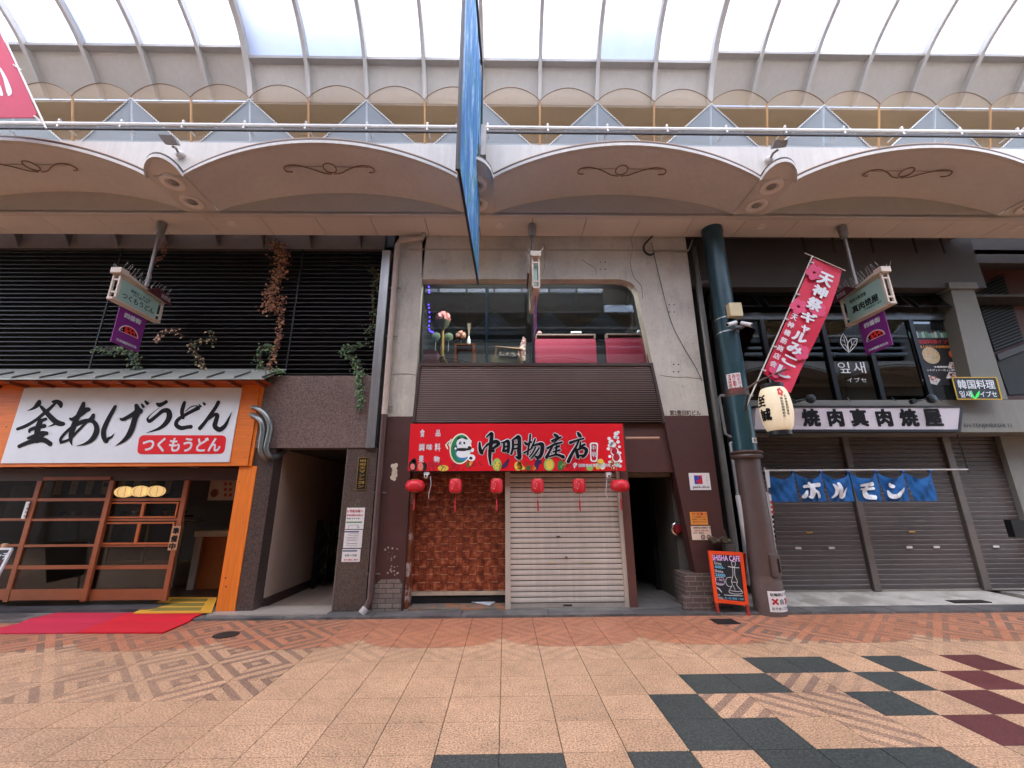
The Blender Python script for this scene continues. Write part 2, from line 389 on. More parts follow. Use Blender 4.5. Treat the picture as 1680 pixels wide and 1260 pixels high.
for s in (1, -1):
    where = 'above the shopfronts' if s > 0 else 'on the opposite side of the street'
    can = thing('arcade_canopy', 'beige arched canopy with scalloped edge and recessed downlights ' + where, 'canopy', (XS0, side(6.3, s), 0))
    fas = thing('arcade_roof', 'curved arcade roof with ribs, translucent sheets and mesh screens ' + where, 'roof', (XS0, side(6.6, s), 6.9))
    xa, xb = XS0 - NB * BP, XS0 + NB * BP
    for k in range(-NB, NB):
        cx = XS0 + (k + 0.5) * BP; mb = MB(); nx, ny = 24, 8
        vs = []
        for j in range(ny + 1):
            for i in range(nx + 1):
                d = -HW + 2 * HW * i / nx; a = arch(d, HW, 1)
                yf = YF - 0.25 * a; y = yf + (YR - yf) * j / ny
                vs.append((cx + d, y, ZS + RISE * (a ** 0.9)))
        mb.add(vs, [(j * (nx + 1) + i, j * (nx + 1) + i + 1, (j + 1) * (nx + 1) + i + 1, (j + 1) * (nx + 1) + i) for j in range(ny) for i in range(nx)])
        bmirror(mb, s).build('vault', CR, can, smooth=True)
        # rear lunette
        mb = MB(); pts = [(cx - HW + 2 * HW * i / nx) for i in range(nx + 1)]
        mb.prism([(x, YR, ZS + RISE * (arch(x - cx, HW, 1) ** 0.9)) for x in pts] + [(cx + HW, YR, ZS - 0.02), (cx - HW, YR, ZS - 0.02)], (0, 0.06, 0))
        bmirror(mb, s).build('lunette', mat('lunette_paint', '#bfb9b1', 0.6, var=0.06), can)
        # front trim: white edge, brown line, cream upper lip
        for nm, dy, z0, z1, mt in (('edge_trim', -0.03, -0.03, 0.018, CRW), ('edge_line', -0.03, 0.0185, 0.05, TRIMB), ('edge_lip', -0.028, 0.0505, 0.062, mat('lip_ochre', '#c29a74', .5))):
            mb = MB(); vs = []
            for i in range(33):
                d = -HW + 2 * HW * i / 32; a = arch(d, HW, 1); y = YF - 0.25 * a; z = ZS + RISE * a ** 0.9
                vs += [(cx + d, y + dy, z + z0), (cx + d, y + 0.03, z + z0), (cx + d, y + 0.03, z + z1), (cx + d, y + dy, z + z1)]
            mb.add(vs, [(i * 4 + q, i * 4 + (q + 1) % 4, (i + 1) * 4 + (q + 1) % 4, (i + 1) * 4 + q) for i in range(32) for q in range(4)] + [(0, 1, 2, 3), (131, 130, 129, 128)])
            bmirror(mb, s).build(nm, mt, can)
        # wrought scroll on the vault
        yy = 5.5; zf = lambda x: ZS + RISE * (arch(x - cx, HW, 1) ** 0.9) - 0.02
        mb = MB(); cr = []
        for i in range(17):
            t = 2 * math.pi * i / 16; x = cx + 0.095 * math.cos(t); cr.append((x, yy + 0.1 * math.sin(t), zf(x)))
        mb.tube(cr, 0.008, 6)
        for sg in (-1, 1):
            pr = [(0.02, 0.14), (0.15, 0.11), (0.3, 0.01), (0.5, -0.08), (0.66, -0.07), (0.7, 0.0), (0.67, 0.05), (0.6, 0.06)]
            c2 = catmull([(cx + sg * a, yy + b * 0.9) for a, b in pr], 4)
            mb.tube([(x, y, zf(x)) for x, y in c2], 0.008, 6)
            mb.tube([(cx + sg * 0.1, yy - 0.03, zf(cx + .1)), (cx + sg * 0.62, yy - 0.05, zf(cx + .6))], 0.004, 5)
        bmirror(mb, s).build('scroll_ornament', mat('scroll_metal', '#86664f', 0.5, 0.1), can)
    for k in range(-NB, NB + 1):
        cx = XS0 + k * BP; mb = MB(); nx, ny = 10, 8; vs = []
        for j in range(ny + 1):
            for i in range(nx + 1):
                d = -0.27 + 0.54 * i / nx; a = max(0, 1 - (d / 0.27) ** 2) ** 0.6
                q = 1 - j / ny; yf = YF - 0.2 * a; y = yf + (YR - yf) * j / ny
                vs.append((cx + d, y, ZS - 0.01 + 0.16 * a * q ** 6))
        mb.add(vs, [(j * (nx + 1) + i, j * (nx + 1) + i + 1, (j + 1) * (nx + 1) + i + 1, (j + 1) * (nx + 1) + i) for j in range(ny) for i in range(nx)])
        bmirror(mb, s).build('light_strip', mat('strip_paint', '#cbc3ba', 0.55, var=0.05), can, smooth=True)
        for nm, dy, z0, z1, mt in (('edge_trim', -0.03, -0.035, 0.018, CRW), ('edge_line', -0.03, 0.0185, 0.05, TRIMB)):
            mb = MB(); vs = []
            for i in range(17):
                t = math.pi * i / 16; d = -0.29 * math.cos(t); a = max(0, 1 - (min(abs(d), .27) / 0.27) ** 2) ** 0.6
                y = YF - 0.2 * a; z = ZS - 0.01 + 0.16 * a
                vs += [(cx + d, y + dy, z + z0), (cx + d, y + 0.03, z + z0), (cx + d, y + 0.03, z + z1), (cx + d, y + dy, z + z1)]
            mb.add(vs, [(i * 4 + q, i * 4 + (q + 1) % 4, (i + 1) * 4 + (q + 1) % 4, (i + 1) * 4 + q) for i in range(16) for q in range(4)] + [(0, 1, 2, 3), (67, 66, 65, 64)])
            bmirror(mb, s).build(nm, mt, can)
        for yy in (5.43, 5.84):
            zz = ZS - (0.015 if yy > 5.6 else .0)
            mb = MB().lathe((cx, side(yy, s), zz), [(0.165, 0.03), (0.165, -0.02), (0.14, -0.028), (0.1, -0.02), (0.085, 0.0), (0.085, 0.012), (0.01, 0.012)], 26)
            dl = mb.build('downlight', mat('downlight_ring', '#e5dbd2', 0.4, var=0), can, smooth=True)
            MB().lathe((cx, side(yy, s), zz - 0.001), [(0.07, -0.004), (0.05, -0.02), (0.01, -0.026)], 20).build('lens', mat('lamp_lens', '#8d8780', 0.15, var=0), dl, smooth=True)
        # fascia web between strips and arches
    # fascia: one wall with the arches cut into its lower edge
    for k in range(-NB, NB):
        cx = XS0 + (k + 0.5) * BP; mb = MB(); lo = []
        for i in range(25):
            d = -HW + 2 * HW * i / 24; lo.append((cx + d, YF + 0.03, min(ZS + RISE * arch(d, HW, 1) ** 0.9 + 0.02, 6.80)))
        ext = BP / 2
        pts = [(cx - ext, YF + 0.03, ZS + 0.0)] + lo + [(cx + ext, YF + 0.03, ZS + 0.0), (cx + ext, YF + 0.03, 6.86), (cx - ext, YF + 0.03, 6.86)]
        mb.prism(pts, (0, 0.05, 0)); bmirror(mb, s).build('fascia', CRW, can)
    mb = MB().box(xa, xb, YF + 0.08, YR + 0.6, 6.78, 6.83); bmirror(mb, s).build('canopy_deck', CR, can)
    mb = MB().box(xa, xb, YR + 0.0, YR + 0.05, 6.17, 6.215).box(xa, xb, YR - 0.02, YR + 0.05, 6.14, 6.168)
    bmirror(mb, s).build('beam', mat('beam_paint', '#cdc2b8', 0.5, var=0.06), can)
    x = xa; n = 0
    while x < xb - 0.1:
        w_ = BP / 5; mb = MB().box(x + 0.006, x + w_ - 0.006, YR + 0.06, 6.63, 6.15, 6.17); bmirror(mb, s).build('soffit_panel', SOF, can)
        x += w_; n += 1
    mb = MB().box(xa, xb, YR + 0.06, 6.64, 6.172, 6.19); bmirror(mb, s).build('soffit_backing', mat('soffit_gap', '#2a211d', 0.8, var=0), can)
    for k in range(-NB, NB):
        cx = XS0 + (k + 1) * BP + 0.6 * (-1 if k % 2 else 1) if False else P(1252, 378, 6.3).x + k * BP / 1
        mb = MB().lathe((cx, side(6.33, s), 6.15), [(0.085, 0), (0.085, -0.012), (0.06, -0.014), (0.055, -0.006)], 20)
        mb.lathe((cx, side(6.33, s), 6.146), [(0.03, 0), (0.03, -0.012), (0.01, -0.012)], 12)
        mb.build('ceiling_speaker', MATS['downlight_ring'], can, smooth=True)
    # ---- upper works
    mb = MB().box(xa, xb, 7.15, 7.25, 6.8, 9.24)
    for z in (7.3, 7.65, 8.0, 8.35, 8.7, 9.0): mb.box(xa, xb, 7.11, 7.15, z, z + 0.06)
    bmirror(mb, s).build('gutter_wall', mat('gutter_wall_paint', '#7d6f60', 0.7, var=0.15, vscale=3), fas)
    for z, r in ((8.45, 0.11), (8.05, 0.07), (7.75, 0.09)):
        mb = MB().tube([(xa, 7.0, z), (xb, 7.0, z)], r, 14); bmirror(mb, s).build('pipe', STEEL, fas, smooth=True)
    mb = MB().box(xa, xb, 6.66, 7.2, 9.17, 9.23); bmirror(mb, s).build('ledge', mat('ledge_grey', '#6f6961', .6), fas)
    leanp = lambda x, t: Vector((x, 6.82 - 0.24 * t, 8.38 + 0.84 * t))     # the screen leans out over the street
    nj = NB * 4
    for k in range(-nj, nj):
        x0 = XS0 + k * SP; x1 = x0 + SP; g, gr = MB(), MB()
        up = x0 if k % 2 == 0 else x1; dn = x1 if k % 2 == 0 else x0      # grey apex sits on even joints
        B = -0.14; h0 = 0.97
        base = up + (dn - up) * 0.95
        gr.quad(leanp(up, B) , leanp(base, B), leanp(up, h0), leanp(up, h0 - 0.001))
        g.add([leanp(base, B), leanp(dn, B), leanp(dn, 1.0), leanp(up, 1.0), leanp(up, h0)], [(0, 1, 2, 3, 4)])
        top = [leanp(x0 + SP * i / 16, 1.0 + 0.3 * math.sin(math.pi * i / 16) ** 0.75) for i in range(17)]
        g.add(top, [tuple(range(17))])
        bmirror(g, s).build('gold_screen', MGOLD, fas); bmirror(gr, s).build('grey_screen', MGREY, fas)
        e = MB().tube([p + Vector((0, -0.01, 0)) for p in top], 0.008, 5)
        bmirror(e, s).build('screen_edge', mat('screen_edge_rust', '#8a6844', 0.6, 0.3), fas)
        e = MB(); zz = []
        for i in range(49):
            q = i / 48; p = leanp(base + (up - base) * q, B + (h0 - B) * q); zz.append(p + Vector(((0.012 if i % 2 else -0.012) * (1 if up < dn else -1), -0.012, 0)))
        e.tube(zz, 0.011, 5)
        bmirror(e, s).build('zigzag_edge', mat('screen_edge_white', '#dfe0dc', 0.5), fas)
    for k in range(-nj, nj + 1):
        x = XS0 + k * SP
        e = MB().tube([leanp(x, B) + Vector((0, 0.02, 0)), leanp(x, 1.0) + Vector((0, 0.02, 0))], 0.022, 6)
        bmirror(e, s).build('screen_post', STEEL if k % 2 == 0 else mat('post_rust', '#b98a5a', 0.5, 0.2), fas)
    rz, ry = 8.40, 6.44
    e = MB().tube([(xa, ry, rz), (xb, ry, rz)], 0.036, 12); e.box(xa, xb, ry - 0.01, ry + 0.03, rz - 0.115, rz - 0.075, 1)
    bmirror(e, s).build('rail', [mat('rail_paint', '#d6cfc7', 0.4, 0.1), mat('rail_dark', '#3a332f', 0.5)], fas)
    for k in range(-nj, nj + 1):
        x = XS0 + k * SP + 0.12
        e = MB().box(x - 0.012, x + 0.012, ry - 0.02, 6.75, rz + 0.04, rz + 0.06).box(x - 0.016, x + 0.016, ry - 0.02, ry + 0.02, rz - 0.08, rz + 0.1)
        bmirror(e, s).build('rail_bracket', MATS['rail_paint'], fas)
    # ribs, wall panels and glazing; the module between the two thick ribs sits lower
    def curve_of(k): return ribc if -4 <= k <= 4 else ribo
    def offc(c, d):
        out = []
        for i, (y, z) in enumerate(c):
            a = c[max(i - 1, 0)]; b = c[min(i + 1, len(c) - 1)]; ty, tz = b[0] - a[0], b[1] - a[1]; l = math.hypot(ty, tz)
            out.append((y + tz / l * d, z - ty / l * d))
        return out
    for k in range(-nj, nj + 1):
        x = XS0 + k * SP
        for c in ([ribc, ribo] if abs(k) == 4 else [curve_of(k)]):
            fine_ = catmull(c, 3); o1 = offc(fine_, 0.0); o2 = offc(fine_, 0.17 if c is ribo else 0.14); hw = 0.035 if abs(k) != 4 else 0.05
            xx = x + (0.05 if c is ribo and abs(k) == 4 else 0) * (1 if k > 0 else -1)
            vs = []
            for (a, b) in zip(o1, o2): vs += [(xx - hw, a[0], a[1]), (xx + hw, a[0], a[1]), (xx + hw, b[0], b[1]), (xx - hw, b[0], b[1])]
            n = len(o1)
            e = MB().add(vs, [(i * 4 + q, i * 4 + (q + 1) % 4, (i + 1) * 4 + (q + 1) % 4, (i + 1) * 4 + q) for i in range(n - 1) for q in range(4)] + [(0, 1, 2, 3), tuple(range(4 * n - 1, 4 * n - 5, -1))])
            bmirror(e, s).build('rib', RIB, fas, smooth=True)
    for k in range(-nj, nj):
        x = XS0 + k * SP; c = ribc if -4 <= k < 4 else ribo
        back = offc(c, 0.13); fb_ = catmull(back, 3)
        cut = 5 if c is ribc else 5
        pa = fb_[:cut + 1]; pg = fb_[cut:]
        e = MB(); vs = []
        for y, z in pa: vs += [(x + 0.03, y, z), (x + SP - 0.03, y, z)]
        e.add(vs, [(i * 2, i * 2 + 1, i * 2 + 3, i * 2 + 2) for i in range(len(pa) - 1)])
        bmirror(e, s).build('wall_panel', WALLP, fas, smooth=True)
        e = MB(); vs = []
        for y, z in pg: vs += [(x + 0.03, y, z), (x + SP - 0.03, y, z)]
        e.add(vs, [(i * 2, i * 2 + 1, i * 2 + 3, i * 2 + 2) for i in range(len(pg) - 1)])
        bmirror(e, s).build('roof_sheet', GC if k == 6 else (GD if k in (-4, -3, 2, -7) else GF), fas, smooth=True)
        y, z = fb_[cut]; e = MB().box(x + 0.03, x + SP - 0.03, y - 0.11, y + 0.02, z - 0.035, z + 0.03)
        bmirror(e, s).build('glazing_ledge', RIBD, fas)
# ================================================================ LEFT BUILDING (louvres over granite)
GRAN = mat('granite', '#6f5d57', 0.35, var=0.12, vscale=2, fine=0.0)
def granite(name, col, sp=0.5):
    m = bpy.data.materials.new(name); m.use_nodes = True; MATS[name] = m; t = NT(m)
    v = t.n('TexVoronoi'); v.inputs['Scale'].default_value = 70; t.l(t.obj(), v.inputs['Vector'])
    sepc = t.n('SeparateColor'); t.l(v.outputs['Color'], sepc.inputs[0])
    co = t.mix(1.0, lin(col), t.ramp(sepc.outputs[0], [(0.0, 1 - sp), (0.5, 1.0), (1.0, 1 + sp)]), 'MULTIPLY')
    co = t.mix(1.0, co, t.ramp(t.noise(1.5, 4, 0.6), [(0.3, 0.9), (0.7, 1.08)]), 'MULTIPLY')
    t.l(co, t.b.inputs['Base Color']); t.b.inputs['Roughness'].default_value = 0.32; return m
GRAN = granite('granite_slab', '#6e5c56', 0.45); GRAND = granite('granite_dark', '#4a3d38', 0.5)
BLK = mat('black_louvre', '#1b191a', 0.45, 0.2, var=0.1)
YC = 6.65
lb = thing('apartment_building', 'dark building with black louvred upper wall over speckled granite and an open corridor', 'building', (-5, YC, 0))
# louvre wall
XL = X0
a = P(628.5, 430, 6.9)
zt, zb = P(300, 408, 6.9).z, P(300, 622, 6.9).z
mb = MB().box(XL, a.x, 6.98, 7.02, zb - 0.6, zt + 0.3)
mb.build('louvre_backing', mat('louvre_back', '#0c0b0b', 0.8, var=0), lb)
mb = MB(); z = zb
while z < zt:
    mb.add([(XL, 6.90, z), (XL, 6.975, z + 0.035), (XL, 6.975, z + 0.047), (XL, 6.90, z + 0.014), (a.x, 6.90, z), (a.x, 6.975, z + 0.035), (a.x, 6.975, z + 0.047), (a.x, 6.90, z + 0.014)],
           [(0, 1, 2, 3), (7, 6, 5, 4), (0, 4, 5, 1), (1, 5, 6, 2), (2, 6, 7, 3)]); mb.add([(XL, 6.90, z), (XL, 6.90, z + .014), (a.x, 6.90, z + .014), (a.x, 6.90, z), (XL, 6.8985, z + .008), (XL, 6.8985, z + .0145), (a.x, 6.8985, z + .0145), (a.x, 6.8985, z + .008)], [(0, 1, 2, 3)], 0); mb.f.append(tuple(len(mb.v) - 4 + q for q in range(4))); mb.mi.append(1); z += 0.083
lv = mb.build('louvre_wall', [BLK, mat('louvre_lit_edge', '#453f3d', .4, .2)], lb)  # paler strip paints the lit edge of each slat
for k, u in enumerate((-60, 157, 475)):
    p = P(u, 560, 6.88)
    MB().box(p.x - 0.012, p.x + 0.012, 6.89, 6.9, zb, zt).build('louvre_joint', BLK, lb)
# header above the louvres, with curved braces
zh = P(300, 388, 7.0).z
MB().box(XL, a.x, 6.9, 7.0, zt, zt + 0.9).build('header_band', mat('header_paint', '#7d7069', 0.6, var=0.1), lb)
for u in (25, 108, 190, 272, 355, 430, 508, 590):
    p = P(u, 400, 6.85)
    mb = MB().prism([(p.x, 6.9, zt + 0.02), (p.x, 6.9, zt + 0.5), (p.x, 6.6, zt + 0.5), (p.x, 6.66, zt + 0.38), (p.x, 6.78, zt + 0.2), (p.x, 6.86, zt + 0.08)], (0.02, 0, 0))
    mb.build('brace', mat('brace_paint', '#5b504a', 0.6), lb)
# granite slab over the corridor, jambs
zs0 = P(500, 735, YC).z; zs1 = P(500, 617, YC).z
xl = P(412, 735, YC).x - 3.0; xr = P(601, 734, YC).x
jl0, jl1 = P(398, 753, YC).x, P(450, 753, YC).x
po0, po1 = P(571, 737, YC).x, P(616.5, 735, YC).x
MB().box(jl0 - 0.1, xr, YC - 0.02, YC + 0.25, zs0, zs1).build('granite_lintel', GRAN, lb)
# hairline panel joints
MB().box(jl0, jl1, YC, 8.2, 0.03, zs0).build('jamb', GRAND, lb)
MB().box(po0, po1 + 0.03, YC, YC + 0.3, 0.03, zs0 - 0.002).build('pier', granite('granite_brown', '#54463f', 0.4), lb)
MB().box(po0 - 0.012, po0 - 0.001, YC - 0.004, YC + 0.1, 0.03, zs0 - 0.002).build('corner_trim', mat('alu_trim', '#8d8780', 0.35, 0.6), lb)
sl0 = P(601, 734, YC).x; sl1 = P(616.5, 734, YC).x
MB().box(sl0 + 0.002, sl1, YC - 0.06, YC + 0.3, zs0 - 0.01, P(300, 412, YC).z).build('metal_pilaster', mat('brushed_metal', '#a9a8a6', 0.32, 0.7, var=0.12, vscale=1.2, streak=0.2), lb, bevel=0.004)
# corridor
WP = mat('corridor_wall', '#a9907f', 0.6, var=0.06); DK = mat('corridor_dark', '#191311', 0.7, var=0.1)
xc0, xc1 = jl1, po0
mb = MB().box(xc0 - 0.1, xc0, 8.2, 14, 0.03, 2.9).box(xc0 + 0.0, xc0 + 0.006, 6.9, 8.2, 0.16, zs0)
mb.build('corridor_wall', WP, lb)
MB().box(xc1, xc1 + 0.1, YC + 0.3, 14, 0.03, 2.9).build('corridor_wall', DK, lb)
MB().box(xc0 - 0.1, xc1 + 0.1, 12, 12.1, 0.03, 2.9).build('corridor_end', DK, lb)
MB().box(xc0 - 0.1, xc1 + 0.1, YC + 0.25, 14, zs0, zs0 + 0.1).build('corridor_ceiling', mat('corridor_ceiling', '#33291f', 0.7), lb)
MB().box(xc0 + 0.006, xc0 + 0.03, 6.9, 12, 0.03, 0.16).build('skirting', mat('skirting_brown', '#3f2b26', 0.5), lb)
mb = MB()
for i in range(14):
    for j in range(4):
        mb.box(xc0 + 0.03 + j * 0.3, xc0 + 0.326 + j * 0.3, 6.95 + i * 0.3, 7.246 + i * 0.3, 0.031, 0.036)
mb.build('corridor_tiles', mat('corridor_tile', '#8b7a6e', 0.35, var=0.15, vscale=9), lb)
MB().box(jl0 - 0.02, xc1, YC - 0.2, 6.93, 0.03, 0.05).build('threshold', mat('threshold_stone', '#a09488', 0.4, var=0.12), lb)
MB().box(P(538, 745, YC).x, xc1 - 0.01, 8.0, 8.3, zs0 - 0.2, zs0 - 0.02).build('duct', mat('duct_cream', '#8e7a6c', 0.5), lb)
# folding gate
gt = thing('folding_gate', 'black steel lattice gate folded across the dark corridor beside the granite pier', 'gate', (xc0 + 0.5, 8.3, 0.03))
GB = mat('gate_black', '#141212', 0.4, 0.4)
for i in range(7):
    x = xc0 + 0.12 + i * 0.2; MB().box(x - (0.045 if i == 0 else 0.012), x + (0.045 if i == 0 else 0.012), 8.3, 8.34, 0.08, 1.2 if i == 0 else 1.15).build('upright', GB, gt)
mb = MB()
for i in range(6):
    x = xc0 + 0.12 + i * 0.2
    for z in (0.15, 0.5, 0.85):
        mb.tube([(x, 8.29, z), (x + 0.2, 8.29, z + 0.28)], 0.008, 5); mb.tube([(x, 8.35, z + 0.28), (x + 0.2, 8.35, z)], 0.008, 5)
mb.build('lattice', GB, gt)
mb = MB().lathe((xc0 + 0.12, 8.32, 0.055), [(0.035, -0.02), (0.035, 0.02)], 12); mb.build('caster', GB, gt)
# twin ducts
dp = thing('air_ducts', 'two silver bent ducts wrapped around the corner of the orange timber frame', 'duct', P(435, 740, YC - 0.1))
for du, pts in ((0, [(412, 680), (422, 685), (429, 692), (431.5, 705), (429, 725), (428, 740), (435, 750), (446, 752), (458, 745)]), (10, [(414, 668), (425, 671), (437, 682), (443.5, 700), (440, 720), (437, 737), (443, 749), (455, 749), (472, 737)])):
    y = 6.52
    pth = [P(u, v, y + (0.12, .03, 0, 0, 0, 0, .06, .2, .4)[i]) for i, (u, v) in enumerate(pts)]
    pth = catmull([tuple(p) for p in pth], 4)
    mb = MB().tube(pth, 0.041, 14)
    mb.build('duct', mat('duct_silver', '#80827e', 0.35, 0.7, var=0.2), dp, smooth=True)
    mb = MB(); p = P(429.5 + du * 1.05, 722, y); mb.lathe(p, [(0.045, -0.03), (0.045, 0.03)], 16); mb.build('coupling', MATS['duct_silver'], dp, smooth=True)
# ================================================================ TIMBER SHOPFRONT
OR = mat('orange_pine', '#dd701c', 0.45, var=0.08, vscale=2)
def wood(name, col, ax=0):
    m = bpy.data.materials.new(name); m.use_nodes = True; MATS[name] = m; t = NT(m)
    sc = (1.5, 12, 26) if ax == 0 else (26, 12, 1.2)
    g = t.ramp(t.noise(2.0, 5, 0.6, sc=sc), [(0.3, 0.8), (0.7, 1.1)])
    co = t.mix(1.0, lin(col), g, 'MULTIPLY')
    v = t.n('TexVoronoi'); v.inputs['Scale'].default_value = 4.5; v.inputs['Randomness'].default_value = 1.0
    mp = t.n('Mapping'); mp.inputs['Scale'].default_value = (1, 1, 1); t.l(t.obj(), mp.inputs[0]); t.l(mp.outputs[0], v.inputs['Vector'])
    co = t.mix(t.ramp(v.outputs['Distance'], [(0.035, 1.0), (0.075, 0.0)]), co, lin('#4a1e0a'))
    t.l(co, t.b.inputs['Base Color']); t.b.inputs['Roughness'].default_value = 0.5; return m
ORH, ORV = wood('pine_board', '#d8701f', 0), wood('pine_post', '#e0761f', 1)
RW = mat('reddish_door_wood', '#93502e', 0.45, var=0.15, vscale=8); RW2 = mat('bright_door_wood', '#ac5828', 0.45, var=0.12, vscale=8)
nf = thing('timber_shopfront', 'orange pine shopfront with sliding lattice doors under a small metal roof', 'shopfront', (-5.5, YC, 0.03))
fz0, fz1 = P(200, 765, 6.60).z, P(200, 622, 6.60).z
fxr = P(406, 763, 6.60).x
MB().box(XL, fxr, 6.60, 6.88, fz0, fz1 + 0.02).build('fascia_board', ORH, nf)
MB().box(fxr + 0.001, fxr + 0.05, 6.62, 6.9, fz0 - 0.005, fz1 + 0.02).build('end_board', ORV, nf)
p0, p1 = P(353, 1003, 6.64).x, P(385, 1003, 6.64).x
MB().box(p0, p1, 6.64, 6.8, 0.03, fz0 - 0.001).build('post', ORV, nf, bevel=0.004)
MB().box(p1 + 0.001, p1 + 0.035, 6.72, 6.9, 0.03, fz0).build('post_trim', mat('grey_flashing', '#8d8880', 0.4, 0.4), nf)
# roof
ez = P(200, 620.5, 6.28).z; bz = P(200, 611.5, 6.62).z; exr = P(433, 620, 6.28).x
mb = MB().prism([(XL, 6.28, ez), (XL, 6.62, bz), (XL, 6.9, bz + (bz - ez) * 0.8), (XL, 6.9, bz + (bz - ez) * 0.8 - 0.02), (XL, 6.62, bz - 0.02), (XL, 6.28, ez - 0.02)], (exr - XL, 0, 0))
x = exr - 0.02; mb.cur = 1
while x > XL:
    mb.prism([(x - 0.012, 6.27, ez), (x + 0.012, 6.27, ez), (x + 0.012, 6.27, ez + 0.025), (x - 0.012, 6.27, ez + 0.025)], (0, 0.35, bz - ez)); x -= 0.42
mb.build('metal_roof', [mat('roof_metal', '#a9aaa0', 0.4, 0.3, var=0.1, vscale=4), mat('seam_metal', '#5d5c58', 0.4, 0.4)], nf)
x = exr - 0.1; mb = MB()
while x > XL:
    mb.box(x - 0.045, x + 0.0, 6.33, 6.6, ez - 0.07, ez - 0.025); x -= 0.42
mb.build('rafters', mat('rafter_wood', '#7a3410', 0.6), nf)
MB().box(XL, exr - 0.02, 6.34, 6.6, ez - 0.024, ez - 0.02).build('eave_soffit', mat('eave_wood', '#a34a18', 0.6), nf)
# entrance soffit and doors
YD = 6.98
dz = P(200, 778, YD).z
MB().box(XL, p1, 6.7, 7.2, fz0 + 0.0, fz0 + 0.1).build('entrance_soffit', mat('entrance_black', '#17110f', 0.6), nf)
for u in (66, 150, 235, 318):
    q = P(u, 770.5, 6.82); MB().lathe((q.x, 6.8, fz0 - 0.0), [(0.06, 0.0), (0.06, -0.008), (0.03, -0.01)], 18).build('downlight', mat('small_lamp_ring', '#8d8077', 0.4), nf, smooth=True)
MB().box(XL, p1 - 0.02, YD - 0.02, YD + 0.08, dz - 0.10, fz0 - 0.001).build('door_header', mat('header_wood', '#3d1b10', 0.5, var=0.15), nf)
GLS = glassy('door_glass', '#c9c4be', 0.05, 0.03, 0.4)
def sliding(ul, ur, rails, bright, x0off=0.0, name='sliding_door', y=YD):
    xa, xb = P(ul, 985, y).x, P(ur, 985, y).x
    dr = MB()
    z0 = P(ul, 988, y).z; z1 = dz - 0.1
    w_ = 0.075
    dr.box(xa, xa + w_, y, y + 0.045, z0, z1); dr.box(xb - w_, xb, y, y + 0.045, z0, z1)
    for v, h in rails:
        z = P((ul + ur) / 2, v, y).z; dr.box(xa + w_, xb - w_, y + 0.006, y + 0.04, z - h / 2, z + h / 2)
    d = dr.build(name, RW, nf, bevel=0.003)
    MB().box(xa + w_, xb - w_, y + 0.02, y + 0.026, z0 + 0.1, z1).build('glass', GLS, d)
    return d, xa + w_, xb - w_
RL = [(820, .045), (853, .035), (895.5, .035), (931, .055), (976, .15), (785, .05)]
sliding(-150, 16, RL, 0)
d1 = sliding(4, 140, RL, 0, y=YD - 0.05)
d2, xa, xb = sliding(130, 272, RL, 0)
mb = MB()
for va, vb in ((824, 850), (857, 893)):
    z1_, z0_ = P(200, va, YD).z, P(200, vb, YD).z; xm = (xa + xb) / 2; o = 0.022
    for s0, s1 in ((xa + .02, xm), (xm, xb - .02)):
        mb.box(s0, s0 + o, YD - 0.006, YD + 0.02, z0_, z1_); mb.box(s1 - o, s1, YD - 0.006, YD + 0.02, z0_, z1_)
        mb.box(s0 + o, s1 - o, YD - 0.006, YD + 0.02, z0_, z0_ + o); mb.box(s0 + o, s1 - o, YD - 0.006, YD + 0.02, z1_ - o, z1_)
mb.build('inner_frame', RW2, d2)
MB().box(XL, P(270, 985, YD).x, YD - 0.25, YD + 0.12, 0.03, 0.07).build('door_sill', mat('dark_stone_sill', '#4d4c4e', 0.35, var=0.4, vscale=5), nf)
# interior
IN = mat('shop_interior_dark', '#3d2a20', 0.7, var=0.2); IL = mat('shop_interior_tan', '#8a5a3a', 0.6)
mb = MB().box(XL, jl0 - 0.02, 11, 11.1, 0, 3).box(XL, jl0 - 0.02, 7.1, 11, 2.55, 2.6)
mb.build('room_shell', IN, nf)
MB().box(jl0 - 0.08, jl0 - 0.02, 7.1, 11, 0.03, 2.6).build('room_wall', IL, nf)
MB().box(XL, jl0 - 0.02, 7.1, 11, 0.03, 0.06).build('room_floor', mat('room_floor', '#3a2c26', 0.35), nf)
ct = thing('service_counter', 'pale framed counter with orange front inside the noodle shop doorway', 'counter', P(345, 950, 8.2))
a = P(322, 955, 8.2); b = P(372, 955, 8.2)
MB().box(a.x, b.x + .2, 8.2, 8.8, 0.06, P(340, 880, 8.2).z).build('body', mat('counter_orange', '#a45a22', 0.5), ct)
MB().box(a.x - 0.12, a.x - 0.001, 8.15, 8.8, 0.06, P(340, 872, 8.2).z).build('side_frame', mat('counter_grey', '#a59c94', 0.4), ct)
MB().box(a.x - 0.12, b.x + .2, 8.1, 8.8, P(340, 880, 8.2).z + 0.002, P(340, 872, 8.2).z + .01).build('worktop', mat('counter_top', '#c8c0b6', 0.3), ct)
fr = thing('glass_cabinet', 'grey framed display cabinet standing inside behind the noodle shop doors', 'cabinet', P(250, 930, 8.4))
a = P(160, 950, 8.4); b = P(285, 950, 8.4)
MB().box(a.x, b.x, 8.4, 8.9, 0.06, P(250, 925, 8.4).z).build('base', mat('cabinet_grey', '#8b837c', 0.4), fr)
mb = MB()
for x in (a.x, (a.x + b.x) / 2, b.x - 0.05): mb.box(x, x + 0.05, 8.4, 8.45, P(250, 925, 8.4).z, P(250, 860, 8.4).z)
mb.box(a.x, b.x, 8.4, 8.9, P(250, 858, 8.4).z, P(250, 855, 8.4).z); mb.build('frame', MATS['cabinet_grey'], fr)
